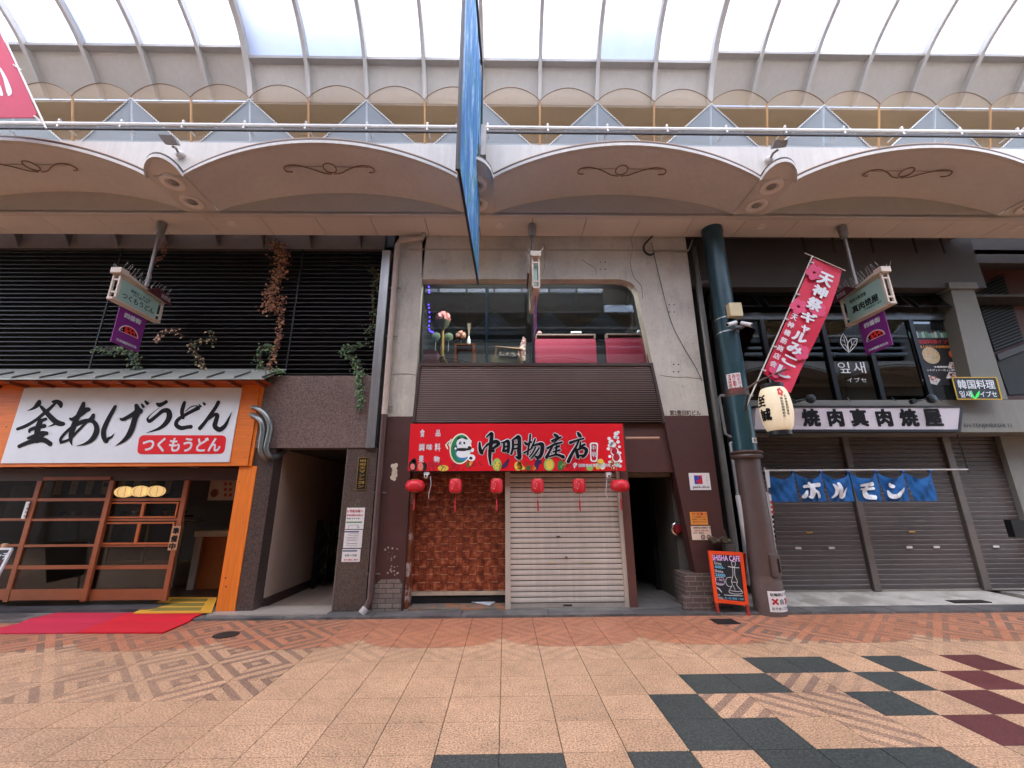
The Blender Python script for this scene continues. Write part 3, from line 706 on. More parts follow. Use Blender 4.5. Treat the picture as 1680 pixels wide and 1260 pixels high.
for k, (u, v) in enumerate(((204, 807), (230.5, 806), (256, 806))):
    c = P(u, v, 8.0)
    o = thing('paper_lamp', ('left', 'middle', 'right')[k] + ' one of three round glowing paper lamps inside the noodle shop', 'lamp', c, 'paper lamps inside the noodle shop')
    pr = []
    for i in range(13):
        t = math.pi * i / 12; pr.append((0.138 * math.sin(t) + 0.003, -0.1 * math.cos(t)))
    MB().lathe(c, pr, 22).build('paper_shade', mat('glowing_paper', '#ffdb9a', 0.6, var=0.25, vscale=5, emit=0.42), o, smooth=True)
    mb = MB()
    for i in range(8):
        t = 2 * math.pi * i / 8; mb.tube([c + Vector((0.141 * math.sin(p_) * math.cos(t), 0.141 * math.sin(p_) * math.sin(t), -0.102 * math.cos(p_))) for p_ in [math.pi * q / 8 for q in range(9)]], 0.0035, 4)
    mb.build('wire_ribs', mat('lamp_wire', '#6b5230', 0.5), o)
    MB().tube([c + Vector((0, 0, .1)), (c.x, c.y, 2.55)], 0.005, 5).build('cord', MATS['lamp_wire'], o)
# menu posters seen inside
ps = MB(); a = P(340, 821, 7.6); b = P(386, 821, 7.6); zt_ = P(340, 786, 7.6).z
ps.box(a.x, b.x, 7.6, 7.61, a.z, zt_)
pt = ps.build('menu_poster', mat('poster_paper', '#a8988c', 0.5)); tag(pt, 'pale food menu poster with a brown bowl hung inside the noodle shop doorway', 'poster')
q = MB().lathe(P(352, 809, 7.595), [(0.07, -0.002), (0.055, -0.004), (0.02, -0.005)], 18, axis='y'); q.build('bowl_picture', mat('poster_brown', '#6b3a22', 0.5), pt)
q = MB()
for i in range(3):
    for j in range(2): q.lathe(P(370 + j * 8, 794 + i * 9, 7.595), [(0.03, -0.002), (0.01, -0.003)], 10, axis='y')
q.build('dish_pictures', mat('poster_red', '#8e3b2a', 0.5), pt)
a = P(6, 845, 7.3); b = P(45, 845, 7.3)
pt = MB().box(a.x, b.x, 7.3, 7.31, a.z - .1, P(10, 797, 7.3).z).build('window_poster', mat('poster_teal', '#6f7f80', 0.5, var=0.3, vscale=5)); tag(pt, 'grey blue poster behind the leftmost noodle shop door glass', 'poster')
# ================================================================ CONCRETE BUILDING
def paintwall(name, top, bottom, zsplit):
    m = bpy.data.materials.new(name); m.use_nodes = True; MATS[name] = m; t = NT(m)
    sp = t.n('SeparateXYZ'); t.l(t.obj(), sp.inputs[0])
    zz = t.math('ADD', sp.outputs[2], t.math('MULTIPLY', t.noise(9, 4, 0.7), 0.018))
    up = t.mix(1.0, lin(top), t.ramp(t.noise(1.6, 6, 0.7), [(0.3, 0.8), (0.65, 1.05)]), 'MULTIPLY')
    up = t.mix(1.0, up, t.ramp(t.noise(1.1, 6, 0.8, sc=(2.2, 2, 0.6)), [(0.34, 0.72), (0.5, 0.96), (0.6, 1.0)]), 'MULTIPLY')
    up = t.mix(t.ramp(t.noise(17, 5, 0.85), [(0.6, 0.0), (0.66, 0.8)]), up, lin('#7d7264'))
    v = t.n('TexVoronoi', feature='DISTANCE_TO_EDGE'); v.inputs['Scale'].default_value = 0.9
    dd = t.n('MixRGB') if False else None
    dn = t.mix(1.0, lin(bottom), t.ramp(t.noise(3, 5, 0.7), [(0.3, 0.82), (0.7, 1.12)]), 'MULTIPLY')
    dn = t.mix(t.ramp(t.noise(30, 5, 0.85), [(0.70, 0.0), (0.735, 0.8)]), dn, lin('#a08476'))
    co = t.mix(t.math('GREATER_THAN', zz, zsplit + 0.009), dn, up)
    t.l(co, t.b.inputs['Base Color']); t.b.inputs['Roughness'].default_value = 0.6; t.bump(t.noise(45, 6, 0.75), 0.5, 0.006); return m
zsp = P(1130, 682, YC).z
PW = paintwall('pier_paint', '#c9c1b2', '#472620', zsp)
cbd = thing('concrete_building', 'stained cream concrete building with brown painted lower piers and a big rounded upper window', 'building', (0, YC, 0))
MB().prism([P(655, 385, YC), P(700, 385, YC), P(692, 462, YC), P(678.7, 680, YC), P(660.7, 990, YC), P(660, 1003, YC), P(608, 1003, YC), P(634.5, 680, YC)], (0, 0.14, 0)).build('pier', PW, cbd)
MB().box(P(640, 600, YC).x + .08, P(679, 600, YC).x, YC + .142, YC + .16, 0.03, 6.2).build('pier_core', mat('pier_core_dark', '#2b2522', .9), cbd)
zt_ = P(860, 380, YC).z; zw = P(860, 458, YC).z
arc = [(1012, 458), (1024, 459.5), (1034, 463), (1041, 469), (1045, 477), (1048, 490)]
pts = [P(692.5, 458, YC)] + [P(u, v, YC) for u, v in arc] + [P(1071, 600, YC), P(1092, 700, YC), P(1142, 943, YC), P(1152, 1003, YC), P(1208, 1003, YC), P(1190, 887, YC), P(1162.5, 682, YC), P(1152.5, 615, YC), P(1123, 380, YC), P(692.5, 380, YC)]
MB().prism(pts, (0, 0.2, 0)).build('pier_and_lintel', PW, cbd, label='cream lintel running into the slanting right pier')
MB().box(P(655, 500, YC).x + 0.1, P(1126, 392, YC).x, YC - 0.015, YC, P(860, 409, YC).z, P(860, 411, YC).z).build('drip_line', mat('concrete_line', '#b0a493', 0.7), cbd)
mb = MB(); rnd = random.Random(3)
for cx_, cy_, n_ in ((1098, 500, 2), (1105, 598, 2), (985, 430, 1)):
    for i in range(2):
        for j in range(2): mb.lathe(P(cx_ + i * 8, cy_ + j * 12, YC - 0.001), [(0.012, -0.004), (0.006, -0.008)], 8, axis='y')
mb.build('anchor_holes', mat('hole_dark', '#2b2420', 0.8), cbd)
# cracks
mb = MB()
for pts in ([(1035, 385), (1037, 410), (1034, 432), (1040, 455), (1052, 470), (1055, 490)], [(955, 425), (965, 433), (975, 440), (978, 450)], [(892, 400), (894, 430), (890, 455)], [(1083, 615), (1100, 618), (1125, 619), (1152, 622)], [(638, 616), (655, 613), (682, 615)]):
    c2 = catmull([tuple(P(u + rnd.uniform(-1, 1), v, YC - 0.002)) for u, v in pts], 3); mb.tube([(x + rnd.uniform(-.006, .006), y, z + rnd.uniform(-.006, .006)) for x, y, z in c2], 0.0035, 4)
mb.build('cracks', mat('crack_dark', '#5b4c40', 0.9), cbd)
mb = MB()
for pts in ([(829, 690)],): pass
# exposed brick footing of left pier
def brickmat(name, c1, c2, mc, sc, bw=0.21, bh=0.065):
    m = bpy.data.materials.new(name); m.use_nodes = True; MATS[name] = m; t = NT(m)
    sp = t.n('SeparateXYZ'); t.l(t.obj(), sp.inputs[0]); cb = t.n('CombineXYZ'); t.l(t.math('ADD', sp.outputs[0], sp.outputs[1]), cb.inputs[0]); t.l(sp.outputs[2], cb.inputs[1])
    b = t.n('TexBrick'); b.inputs['Scale'].default_value = 1; b.inputs['Brick Width'].default_value = bw; b.inputs['Row Height'].default_value = bh; b.inputs['Mortar Size'].default_value = 0.006
    b.inputs['Color1'].default_value = lin(c1); b.inputs['Color2'].default_value = lin(c2); b.inputs['Mortar'].default_value = lin(mc); t.l(cb.outputs[0], b.inputs['Vector'])
    co = t.mix(1.0, b.outputs['Color'], t.ramp(t.noise(18, 5, 0.8), [(0.3, 0.7), (0.7, 1.25)]), 'MULTIPLY')
    t.l(co, t.b.inputs['Base Color']); t.b.inputs['Roughness'].default_value = 0.8; t.bump(t.noise(60, 5, 0.8), 0.6, 0.01); return m
BR1 = brickmat('old_brick', '#6e5f57', '#84756b', '#4d433c', 1)
MB().prism([P(612, 962, YC - 0.005), P(625, 951, YC - 0.005), P(654, 950, YC - 0.005), P(660, 958, YC - 0.005), P(657, 1003, YC - 0.005), P(610, 1003, YC - 0.005)], (0, 0.02, 0)).build('exposed_brick', BR1, cbd)
BR2 = brickmat('brown_tile_brick', '#54443d', '#604f47', '#7d6f66', 1)
a0, a1 = P(1141, 1000, YC), P(1213, 1000, YC)
MB().box(a0.x - 0.13, a1.x, YC - 0.06, YC + 0.35, 0.03, P(1150, 940, YC).z).build('brick_base', BR2, cbd)
MB().box(a0.x - 0.22, a0.x + 0.18, YC - 0.16, YC - 0.061, 0.03, P(1130, 975, YC).z).build('brick_step', BR2, cbd)
# upper window
DKF = mat('window_frame_dark', '#4b3f3a', 0.45, 0.2)
YW = 6.80
wx0 = P(690, 598, YW).x
def off(pts, dy): return [Vector((p.x, p.y + dy, p.z)) for p in pts]
outer = [P(690, 598, YW), P(693, 462, YW)] + [P(u, v + 1, YW) for u, v in arc] + [P(1066, 598, YW)]
fr_ = MB()
for i in range(len(outer)):
    a, b = outer[i], outer[(i + 1) % len(outer)]; fr_.tube([a, b], 0.028, 4)
wf = fr_.build('window_frame', mat('frame_dark_tan', '#3b322e', 0.5, 0.1), cbd)
MB().prism(off(outer, 0.02), (0, 0.008, 0)).build('pane', glassy('upper_glass', '#cdd3d3', 0.05, 0.01, 0.5), wf)
mx_ = P(875, 598, YW).x; MB().box(mx_ - 0.02, mx_ + 0.02, YW - 0.005, YW + 0.015, P(875, 598, YW).z, P(875, 462, YW).z).build('mullion', mat('mullion_black', '#17181a', 0.4), wf)
# room behind the upper window
rz0 = P(860, 640, YW).z; RD = mat('cafe_room_dark', '#4a4d50', 0.8, var=0.2)
mb = MB().box(wx0 - 0.3, P(1090, 598, YW).x + .3, 10.5, 10.6, rz0, 6.2).box(wx0 - 0.35, wx0 - 0.3, 6.9, 10.5, rz0, 6.2).box(P(1090, 598, YW).x + .3, P(1090, 598, YW).x + .35, 6.9, 10.5, rz0, 6.2).box(wx0 - .3, P(1090, 598, YW).x + .3, 6.9, 10.5, rz0 - 0.05, rz0)
mb.box(wx0 - .3, P(1090, 598, YW).x + .3, 6.9, 10.5, 5.6, 5.65)
mb.build('upper_room', RD, cbd)
# ribbed metal panel below
px_ = [(687, 600), (1070, 600), (1091, 694), (677, 694)]
YP = 6.66
q = [P(u, v, YP) for u, v in px_]
MB().prism(q, (0, 0.03, 0)).build('panel_backing', mat('panel_dark', '#150f0d', 0.8), cbd)
mb = MB(); n = 31; fy = YP - 0.03
for i in range(n):
    t0 = (i + 0.25) / n; t1 = (i + 0.72) / n
    def lp(t, s_): a, b = (q[0], q[3]) if s_ == 0 else (q[1], q[2]); return a + (b - a) * t
    L0, L1, R0, R1 = lp(t0, 0), lp(t1, 0), lp(t0, 1), lp(t1, 1)
    i0, i1 = 0.05, -0.05
    mb.prism([(L0.x + i0, fy, L0.z), (R0.x + i1, fy, R0.z), (R1.x + i1, fy, L1.z), (L1.x + i0, fy, L1.z)], (0, 0.028, 0))
mb.build('ribbed_panel', mat('panel_ribs', '#9c8880', 0.4, 0.35, var=0.12, vscale=1.5), cbd)
mb = MB().prism([q[0], q[0] + Vector((0.045, 0, 0)), q[3] + Vector((0.045, 0, 0)), q[3]], (0, -0.05, 0)).prism([q[1] - Vector((0.045, 0, 0)), q[1], q[2], q[2] - Vector((0.045, 0, 0))], (0, -0.05, 0))
mb.box(q[0].x, q[1].x, YP - 0.055, YP, q[0].z - 0.02, q[0].z + 0.03)
mb.build('panel_frame', mat('panel_frame', '#4f3f39', 0.45, 0.3), cbd)
# shop opening behind the red signboard
BRN = mat('brown_metal', '#4f3029', 0.5, var=0.15, vscale=4)
zsb = P(860, 694, YC).z
MB().box(P(672, 700, 6.9).x, P(1100, 700, 6.9).x, 6.72, 6.9, P(860, 776, 6.72).z, zsb - 0.005).build('inner_lintel', BRN, cbd)
SHM = mat('cream_shutter', '#cbbeb0', 0.4, 0.15, var=0.08, vscale=2, streak=0.12)
s0, s1 = P(838, 992, 6.74).x, P(1025, 992, 6.74).x; sz1 = P(930, 774, 6.74).z
def shutter(mbx, x0, x1, y, z0, z1, pitch, gap=0.012):
    z = z0
    while z < z1:
        zz = min(z + pitch, z1)
        mbx.add([(x0, y + .012, z), (x1, y + .012, z), (x1, y, z + gap), (x0, y, z + gap), (x1, y - .004, z + pitch * .5), (x0, y - .004, z + pitch * .5), (x1, y, zz - .002), (x0, y, zz - .002), (x1, y + .012, zz), (x0, y + .012, zz)],
                [(3, 2, 4, 5), (5, 4, 6, 7), (7, 6, 8, 9)]); mbx.f.append(tuple(len(mbx.v) - 10 + q for q in range(4))); mbx.mi.append(1); z += pitch
mb = MB(); shutter(mb, s0, s1, 6.74, 0.09, sz1, 0.074)
sh = mb.build('roller_shutter', [SHM, mat('shutter_groove', '#4a3f38', .7)], cbd)
mb = MB().box(s0, s1, 6.725, 6.76, 0.035, 0.088); mb.build('bottom_bar', mat('shutter_bar', '#b3a89c', 0.35, 0.4), sh)
mb = MB()
for u in (862, 1000): pass
p_ = P(929, 915, 6.73); mb.lathe((p_.x, 6.728, p_.z), [(0.022, 0), (0.022, -0.006), (0.01, -0.008)], 14, axis='y')
mb.build('lock', mat('lock_steel', '#77706a', 0.3, 0.8), sh)
for u in (904, 963):
    p_ = P(u, 922, 6.73); MB().box(p_.x - .03, p_.x + .03, 6.722, 6.733, p_.z - .012, p_.z + .012).build('handle', mat('shutter_handle', '#c9b48a', 0.4), sh)
p_ = P(916, 880, 6.73); MB().box(p_.x - .03, p_.x + .03, 6.724, 6.735, p_.z - .008, p_.z + .008).build('letter_slot', mat('slot_dark', '#2b2624', 0.5), sh)
p_ = P(933, 991, 6.73); MB().box(p_.x - .08, p_.x + .05, 6.72, 6.7245, .055, .075).build('maker_plate', MATS['slot_dark'], sh)
gx0 = P(829, 992, 6.74).x
MB().box(gx0, s0 - .001, 6.70, 6.80, 0.03, sz1).build('shutter_guide', mat('guide_cream', '#bfb0a0', 0.4, 0.2, var=0.1), cbd)
MB().box(s1 + .001, s1 + .06, 6.70, 6.80, 0.03, sz1).build('shutter_guide', MATS['guide_cream'], cbd)
bx0, bx1 = s1 + .061, P(1047, 983, YC).x
MB().box(bx0, bx1, 6.68, 7.0, 0.03, zsb - .005).build('narrow_post', mat('narrow_post_brown', '#5d372d', 0.55, var=0.15, vscale=5, fine=.05), cbd)
# woven brown wall panel
def weave(name):
    m = bpy.data.materials.new(name); m.use_nodes = True; MATS[name] = m; t = NT(m)
    sp = t.n('SeparateXYZ'); t.l(t.obj(), sp.inputs[0])
    fx, fz = t.math('DIVIDE', sp.outputs[0], 0.11), t.math('DIVIDE', sp.outputs[2], 0.11)
    par = t.math('MODULO', t.math('ABSOLUTE', t.math('ADD', t.math('FLOOR', fx), t.math('FLOOR', fz))), 2.0)
    a = t.math('PINGPONG', fx, 0.5); b = t.math('PINGPONG', fz, 0.5)
    h = t.math('ADD', t.math('MULTIPLY', a, par), t.math('MULTIPLY', b, t.math('SUBTRACT', 1.0, par)))
    co = t.ramp(t.noise(10, 5, 0.7), [(0.36, lin('#551f0e')), (0.5, lin('#84381c')), (0.68, lin('#bd6f4a'))])
    ed = t.math('LESS_THAN', t.math('MINIMUM', a, b), 0.055)
    co = t.mix(t.math('MULTIPLY', ed, 0.5), co, lin('#3a150a'))
    hl = t.math('MULTIPLY', t.math('LESS_THAN', t.math('FRACT', fz), 0.13), par); co = t.mix(t.math('MULTIPLY', hl, 0.55), co, lin('#cf8f6c'))
    st_ = t.math('LESS_THAN', t.math('FRACT', t.math('MULTIPLY', fx, 3.0)), 0.16); co = t.mix(t.math('MULTIPLY', t.math('MULTIPLY', st_, 0.35), t.math('SUBTRACT', 1.0, par)), co, lin('#3a150a'))
    t.l(co, t.b.inputs['Base Color']); t.b.inputs['Roughness'].default_value = 0.4; t.bump(h, 0.8, 0.02); return m
YK = 7.0
a, b = P(678, 970, YK), P(829, 970, YK)
MB().box(a.x - .05, b.x + .12, YK, YK + .05, P(750, 969, YK).z, P(750, 770, YK).z + .2).build('woven_panel', weave('woven_brown'), cbd)
MB().box(a.x - .02, b.x + .05, YK - .03, YK + .04, P(750, 976, YK).z, P(750, 970, YK).z).build('base_rail', mat('rail_cream', '#b9a38c', 0.6, var=0.25, vscale=8), cbd)
MB().box(a.x - .02, b.x + .05, YK - .01, YK + .04, 0.03, P(750, 976.5, YK).z).build('base_gap', mat('gap_black', '#140f0d', 0.9), cbd)
jx = P(661, 985, YC).x
MB().box(jx + .001, jx + .045, 6.75, YK, 0.03, P(750, 770, YK).z + .2).build('side_lining', mat('lining_orange', '#7d4127', 0.5, var=0.3, vscale=9, two=('#b8a294', 3.2, 0.56, 0.03)), cbd)
MB().box(a.x, gx0, 6.66, YK, 0.03, 0.05).build('shop_threshold', mat('threshold_rough', '#6d6257', 0.7, var=0.4, vscale=7, two=('#93603e', 4, 0.5, 0.08)), cbd)
# passage on the right
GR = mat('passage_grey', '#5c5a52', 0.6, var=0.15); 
pr1 = P(1125, 985, 6.9).x
MB().box(bx1, P(1110, 760, YC).x, 6.78, 7.0, P(1070, 757, 6.78).z, P(1070, 724, 6.78).z).build('brown_lintel', BRN, cbd)
MB().box(bx1 - .02, P(1120, 760, YC).x + .1, 6.98, 7.3, P(1070, 782, 7.0).z, P(1070, 757, 6.78).z + .1).build('passage_header', mat('passage_beige', '#847463', 0.6), cbd)
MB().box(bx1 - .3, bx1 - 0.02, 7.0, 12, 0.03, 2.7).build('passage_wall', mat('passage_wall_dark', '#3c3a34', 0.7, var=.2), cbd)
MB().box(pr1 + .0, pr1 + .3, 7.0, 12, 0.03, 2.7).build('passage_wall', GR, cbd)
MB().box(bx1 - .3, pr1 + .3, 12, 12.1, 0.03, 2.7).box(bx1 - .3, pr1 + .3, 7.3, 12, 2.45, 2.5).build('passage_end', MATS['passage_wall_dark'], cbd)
MB().box(P(1085, 780, 8.6).x, pr1, 8.6, 8.65, .03, 2.3).build('passage_door', mat('passage_door', '#4c4a42', 0.5), cbd)
mb = MB()
for i in range(4):
    for j in range(10): mb.box(bx1 + i * .33 - .3, bx1 + i * .33 + .02, YC + .02 + j * .33, YC + .34 + j * .33, .031, .036)
mb.build('passage_tiles', mat('passage_tile', '#6a6864', 0.4, var=0.3, vscale=6), cbd)
lp_ = thing('fluorescent_lamp', 'unlit tube lamp under the brown lintel right of the red signboard', 'lamp', P(1054, 719, 6.77))
a, b = P(1026, 719, 6.74), P(1081, 719, 6.74)
MB().tube([a, (b.x, a.y, a.z)], 0.028, 12).build('tube', mat('tube_pink', '#b98f74', 0.3), lp_, smooth=True)
MB().box(a.x, b.x, 6.73, 6.775, a.z + .03, a.z + .05).build('housing', BRN, lp_)
al = thing('alarm_lamp', 'round red fire alarm lamp with chrome rim on the passage wall', 'alarm', P(1112, 868, 6.95))
c = P(1111, 868, 6.98)
MB().lathe(c, [(0.10, 0), (0.10, -.02), (0.085, -.03)], 24, axis='y').build('chrome_rim', mat('chrome', '#c9c6c2', 0.2, 0.9), al, smooth=True)
MB().lathe(c + Vector((0, -.03, 0)), [(0.08, 0), (0.06, -.04), (0.02, -.055)], 20, axis='y').build('red_lens', mat('red_lens', '#7d1f22', 0.25), al, smooth=True)

# walls running up behind the canopy, and the dark joints between neighbours
MB().box(X0, X1, 7.3, 7.4, 6.05, 9.3).build('upper_back_wall', mat('upper_back', '#3a3431', .8), lb)
MB().box(sl1 + .001, P(655, 500, YC).x + .12, YC + .12, YC + .3, 0.03, 6.9).build('gap_filler', mat('gap_filler_dark', '#1d1816', .9), cbd)
MB().box(P(655, 500, YC).x - .05, P(1126, 392, YC).x, YC + .02, YC + .4, P(860, 381, YC).z, 6.9).build('parapet', PW, cbd)

MB().box(X0, X1, 7.3, 13, 6.25, 6.35).box(X0, X1, 12.9, 13, 0, 6.25).build('rear_mass', mat('rear_mass', '#3a3431', .8), lb)
# added fill light near the glass, brightening the cafe items from the front
al_ = bpy.data.lights.new('cafe_fill_light', 'AREA'); al_.shape = 'RECTANGLE'; al_.size = 3.2; al_.size_y = .4; al_.energy = 45; al_.color = (1, .96, .92)
alo = bpy.data.objects.new('cafe_fill_light', al_); scene.collection.objects.link(alo); alo.location = (.35, 7.15, 5.5); alo.rotation_euler = (R_(28), 0, 0); alo.parent = cbd; alo.location = Vector((.35, 7.1, 5.52)) - cbd.location

# paper menu strips and a shelf on the back of the noodle shop
sh_ = thing('wall_shelf', 'dark wooden shelf of bowls on the back wall inside the noodle shop', 'shelf', P(120, 850, 9.5))
a = P(70, 850, 9.5); b = P(300, 850, 9.5); MB().box(a.x, b.x, 9.5, 9.8, a.z, a.z + .04).build('board', mat('shelf_wood', '#6b4026', .5), sh_)
for i in range(9):
    MB().lathe((a.x + .25 + i * .32, 9.62, a.z + .04), [(.04, 0), (.05, .01), (.1, .09), (.09, .09)], 14).build('bowl', mat('bowl_cream', '#b5a895', .3) if i % 2 else mat('bowl_blue', '#4c5d73', .3), sh_, smooth=True)
for i in range(8):
    x = P(80 + i * 26, 835, 10.9).x; o = MB().box(x, x + .16, 10.9, 10.92, 1.75, 2.35).build('menu_strip', mat('strip_paper', '#b8a98f', .6)); tag(o, 'cream vertical menu strip, ' + ('first', 'second', 'third', 'fourth', 'fifth', 'sixth', 'seventh', 'eighth')[i] + ' from the left on the noodle shop back wall', 'menu', 'menu strips on the noodle shop back wall')
    m_ = MB()
    for j, ch in enumerate(('かけ', 'きつね', '天ぷら', 'カレー', '月見', '肉うどん', 'ざる', '鍋焼')[i]): write(m_, ch, (x + .03, 10.9, 2.2 - j * .14), (.1, 0, 0), (0, 0, .11))
    m_.build('strip_text', mat('strip_ink', '#2a1a12', .7, var=0), o)
# ================================================================ RIGHT GREY BUILDING
GRY = mat('grey_render', '#77756c', 0.6, var=0.08, vscale=1.5, streak=0.08); GRYD = mat('grey_render_dark', '#4a4644', 0.6, var=0.08)
rb = thing('grey_building', 'grey rendered building with roller shutters below a wide band and dark framed cafe windows above', 'building', (8, 6.8, 0))
YB = 6.78
bz0, bz1 = P(1600, 709, YB).z, P(1600, 656, YB).z
bx_l = P(1238, 709, YB).x
MB().box(bx_l, X1, YB, YB + 0.5, bz0, bz1).build('sign_band', GRY, rb)
mb = MB(); wpx(mb, 'EH-TENJINBASHI 11', 1583, 695, 1661, 703.5, YB, bold=0.008)
mb.build('building_name', mat('letter_black', '#17171a', 0.4, var=0), rb)
MB().box(bx_l + .02, X1, YB + .5, 7.34, bz0 + .02, bz0 + .08).build('band_soffit', GRYD, rb)
# shutters
YS = 7.3; SZ = 0.10
SHD = mat('dark_shutter', '#544c49', 0.5, 0.1, var=0.15, vscale=1.5, spec=.3)
xs = [P(1242, 970, YS).x, P(1430, 970, YS).x, P(1446, 970, YS).x, P(1609, 968, YS).x, P(1627, 970, YS).x, P(1627, 970, YS).x + 2.2]
for k in range(3):
    x0, x1 = xs[2 * k], xs[2 * k + 1]; mb = MB(); z = SZ + .03
    while z < bz0 + .03:
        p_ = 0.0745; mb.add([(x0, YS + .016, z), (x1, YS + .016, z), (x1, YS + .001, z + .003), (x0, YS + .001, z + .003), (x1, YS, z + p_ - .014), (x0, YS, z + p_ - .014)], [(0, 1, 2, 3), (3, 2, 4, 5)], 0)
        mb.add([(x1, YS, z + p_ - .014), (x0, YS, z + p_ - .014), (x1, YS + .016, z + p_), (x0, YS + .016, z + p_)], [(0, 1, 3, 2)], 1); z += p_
    sh = mb.build('roller_shutter', [SHD, mat('slat_edge_highlight', '#9d958f', .35, .3)], rb)  # paler slat bevels carry painted highlight lines
    MB().box(x0, x1, YS - .015, YS + .02, SZ, SZ + .028).build('bottom_bar', mat('bar_alu', '#a39a92', 0.35, 0.6), sh)
    for q in (0.38, 0.66) if k else (0.42, 0.72):
        xx = x0 + (x1 - x0) * q
        if k == 2: xx = x0 + (0.25 if q < .5 else .75) * 1.1
        MB().box(xx - .05, xx + .05, YS - .02, YS - .002, .735, .77).build('handle', mat('handle_alu', '#d5cfc8', 0.4, 0.1), sh, bevel=.003)
    if k < 2:
        xx = x0 + (x1 - x0) * (.55 if k == 0 else .45); MB().box(xx - .05, xx + .05, YS - .012, YS - .002, .985, 1.005).build('lock_tag', mat('tag_yellow', '#c99c3c', 0.4), sh)
for a, b in ((xs[1], xs[2]), (xs[3], xs[4])):
    MB().box(a + .025, b - .025, YS - .045, YS + .05, SZ, bz0 + .02).build('shutter_post', mat('post_brown_grey', '#6f6660', 0.4, 0.3), rb, bevel=.004)
# sloping concrete apron
mb = MB(); xA, xB = P(1215, 1000, 6.66).x, P(1611, 968, YS).x
mb.add([(xA, 6.66, .03), (xB + .25, 6.66, .03), (xB, 7.34, SZ), (xA - .0, 7.34, SZ), (xA, 6.66, 0), (xB + .25, 6.66, 0), (xB, 7.34, 0), (xA, 7.34, 0)], [(0, 1, 2, 3), (4, 5, 1, 0), (5, 6, 2, 1), (7, 4, 0, 3)])
mb.build('apron', mat('pale_concrete', '#b3aba0', 0.6, var=0.2, vscale=3, fine=.08, two=('#8b8379', 1.4, 0.5, 0.12)), rb)
mb = MB().box(xB + .3, X1, 6.9, 7.36, 0.0, 0.085); mb.build('apron_step', MATS['pale_concrete'], rb)
c = G(1615, 992, .05); 
tag(MB().box(c.x - .28, c.x + .28, 6.72, 6.95, .034, .052).build('drain_grate', MATS['iron_cover']), 'dark rectangular drain cover in the pale apron below the right shutters', 'drain cover')
# right hand pillar beside the shutters
MB().prism([P(1637, 706, 7.2), P(1790, 706, 7.2), P(1890, 1000, 7.2), P(1729, 1000, 7.2)], (0, .09, 0)).build('lower_pillar', GRY, rb)
# upper wall
YU = 7.25
zb_, zt_ = bz1, P(1450, 412, YU).z
wl = P(1190, 650, YU).x
MB().box(wl - .6, P(1600, 600, YU).x + .4, YU - .25, YU + .2, P(1450, 482, YU).z, zt_ + .6).build('upper_beam', GRYD, rb)
MB().box(wl - .6, P(1585, 400, 6.8).x, 6.75, YU + .1, P(1450, 413, YU).z + .1, P(1450, 388, 6.8).z + .4).build('top_band', mat('top_band_dark', '#463e3b', 0.6), rb)
for u in (1318, 1368, 1430, 1500, 1545):
    p = P(u, 400, 6.74); MB().box(p.x - .01, p.x + .01, 6.72, 6.75, p.z - .2, p.z + .35).build('brace', mat('brace_dark', '#332c2a', 0.6), rb)
pl = [P(1560, 475, 7.0), P(1598, 475, 7.0), P(1654, 655, 7.0), P(1602, 655, 7.0)]
MB().prism(pl, (0, .4, 0)).build('pillar', mat('pillar_olive', '#77756b', 0.6, var=.06), rb)
MB().prism([P(1558, 473, 6.95), P(1606, 473, 6.95), P(1602, 463, 6.95), P(1556, 463, 6.95)], (0, .4, 0)).build('pillar_cap', GRY, rb)
# windows
WB = mat('window_black', '#1d1e20', 0.35, 0.3); WG = mat('window_bar_grey', '#55585a', 0.35, 0.4)
tz0, tz1 = P(1450, 526, YU).z, P(1450, 515, YU).z; wz0 = bz1; wz1 = P(1450, 484, YU).z
MB().box(wl - .1, P(1560, 520, YU).x + .05, YU - .05, YU + .02, tz0, tz1).build('transom', WG, rb)
MB().box(wl - .1, P(1565, 484, YU).x + .05, YU - .04, YU + .02, wz1 - .03, wz1 + .03).build('head_frame', WB, rb)
cols = [(1246, 1270), (1353, 1373), (1424, 1446), (1497, 1525), (1566, 1597)]
G2 = glassy('cafe_glass', '#a0aaa6', 0.09, 0.015, 0.5)
xcol = []
for u0, u1 in cols:
    p = P(u1, 650, YU); xcol.append(p.x); MB().box(p.x - .045, p.x + .035, YU - .05, YU + .03, wz0, tz0).build('mullion', WB, rb)
MB().box(wl - .1, xcol[-1], YU, YU + .008, wz0, tz0).build('pane', G2, rb)
MB().box(wl - .1, xcol[-1], YU - .02, YU + .01, wz0, wz0 + .03).build('sill_bar', WG, rb)
# tilted top lights
xe = [wl - .1] + xcol
for k in range(len(xe) - 1):
    a, b = xe[k] + .05, xe[k + 1] - .05
    c = thing('x', 'x', 'x') if False else None
    d = MB(); o = 0.16
    y0, y1 = YU - .02, YU - .22
    for s0, s1 in ((a, a + .05), (b - .05, b)):
        d.prism([(s0, y0, wz1 - .03), (s1, y0, wz1 - .03), (s1, y1, tz1 + .04), (s0, y1, tz1 + .04)], (0, .03, .01))
    d.prism([(a, y1, tz1 + .04), (b, y1, tz1 + .04), (b, y1 + .02, tz1 + .08), (a, y1 + .02, tz1 + .08)], (0, .03, .01))
    f = d.build('tilted_window', WB, rb)
    MB().prism([(a + .05, y0 + .01, wz1 - .03), (b - .05, y0 + .01, wz1 - .03), (b - .05, y1 + .01, tz1 + .04), (a + .05, y1 + .01, tz1 + .04)], (0, .006, 0)).build('glass', G2, f)
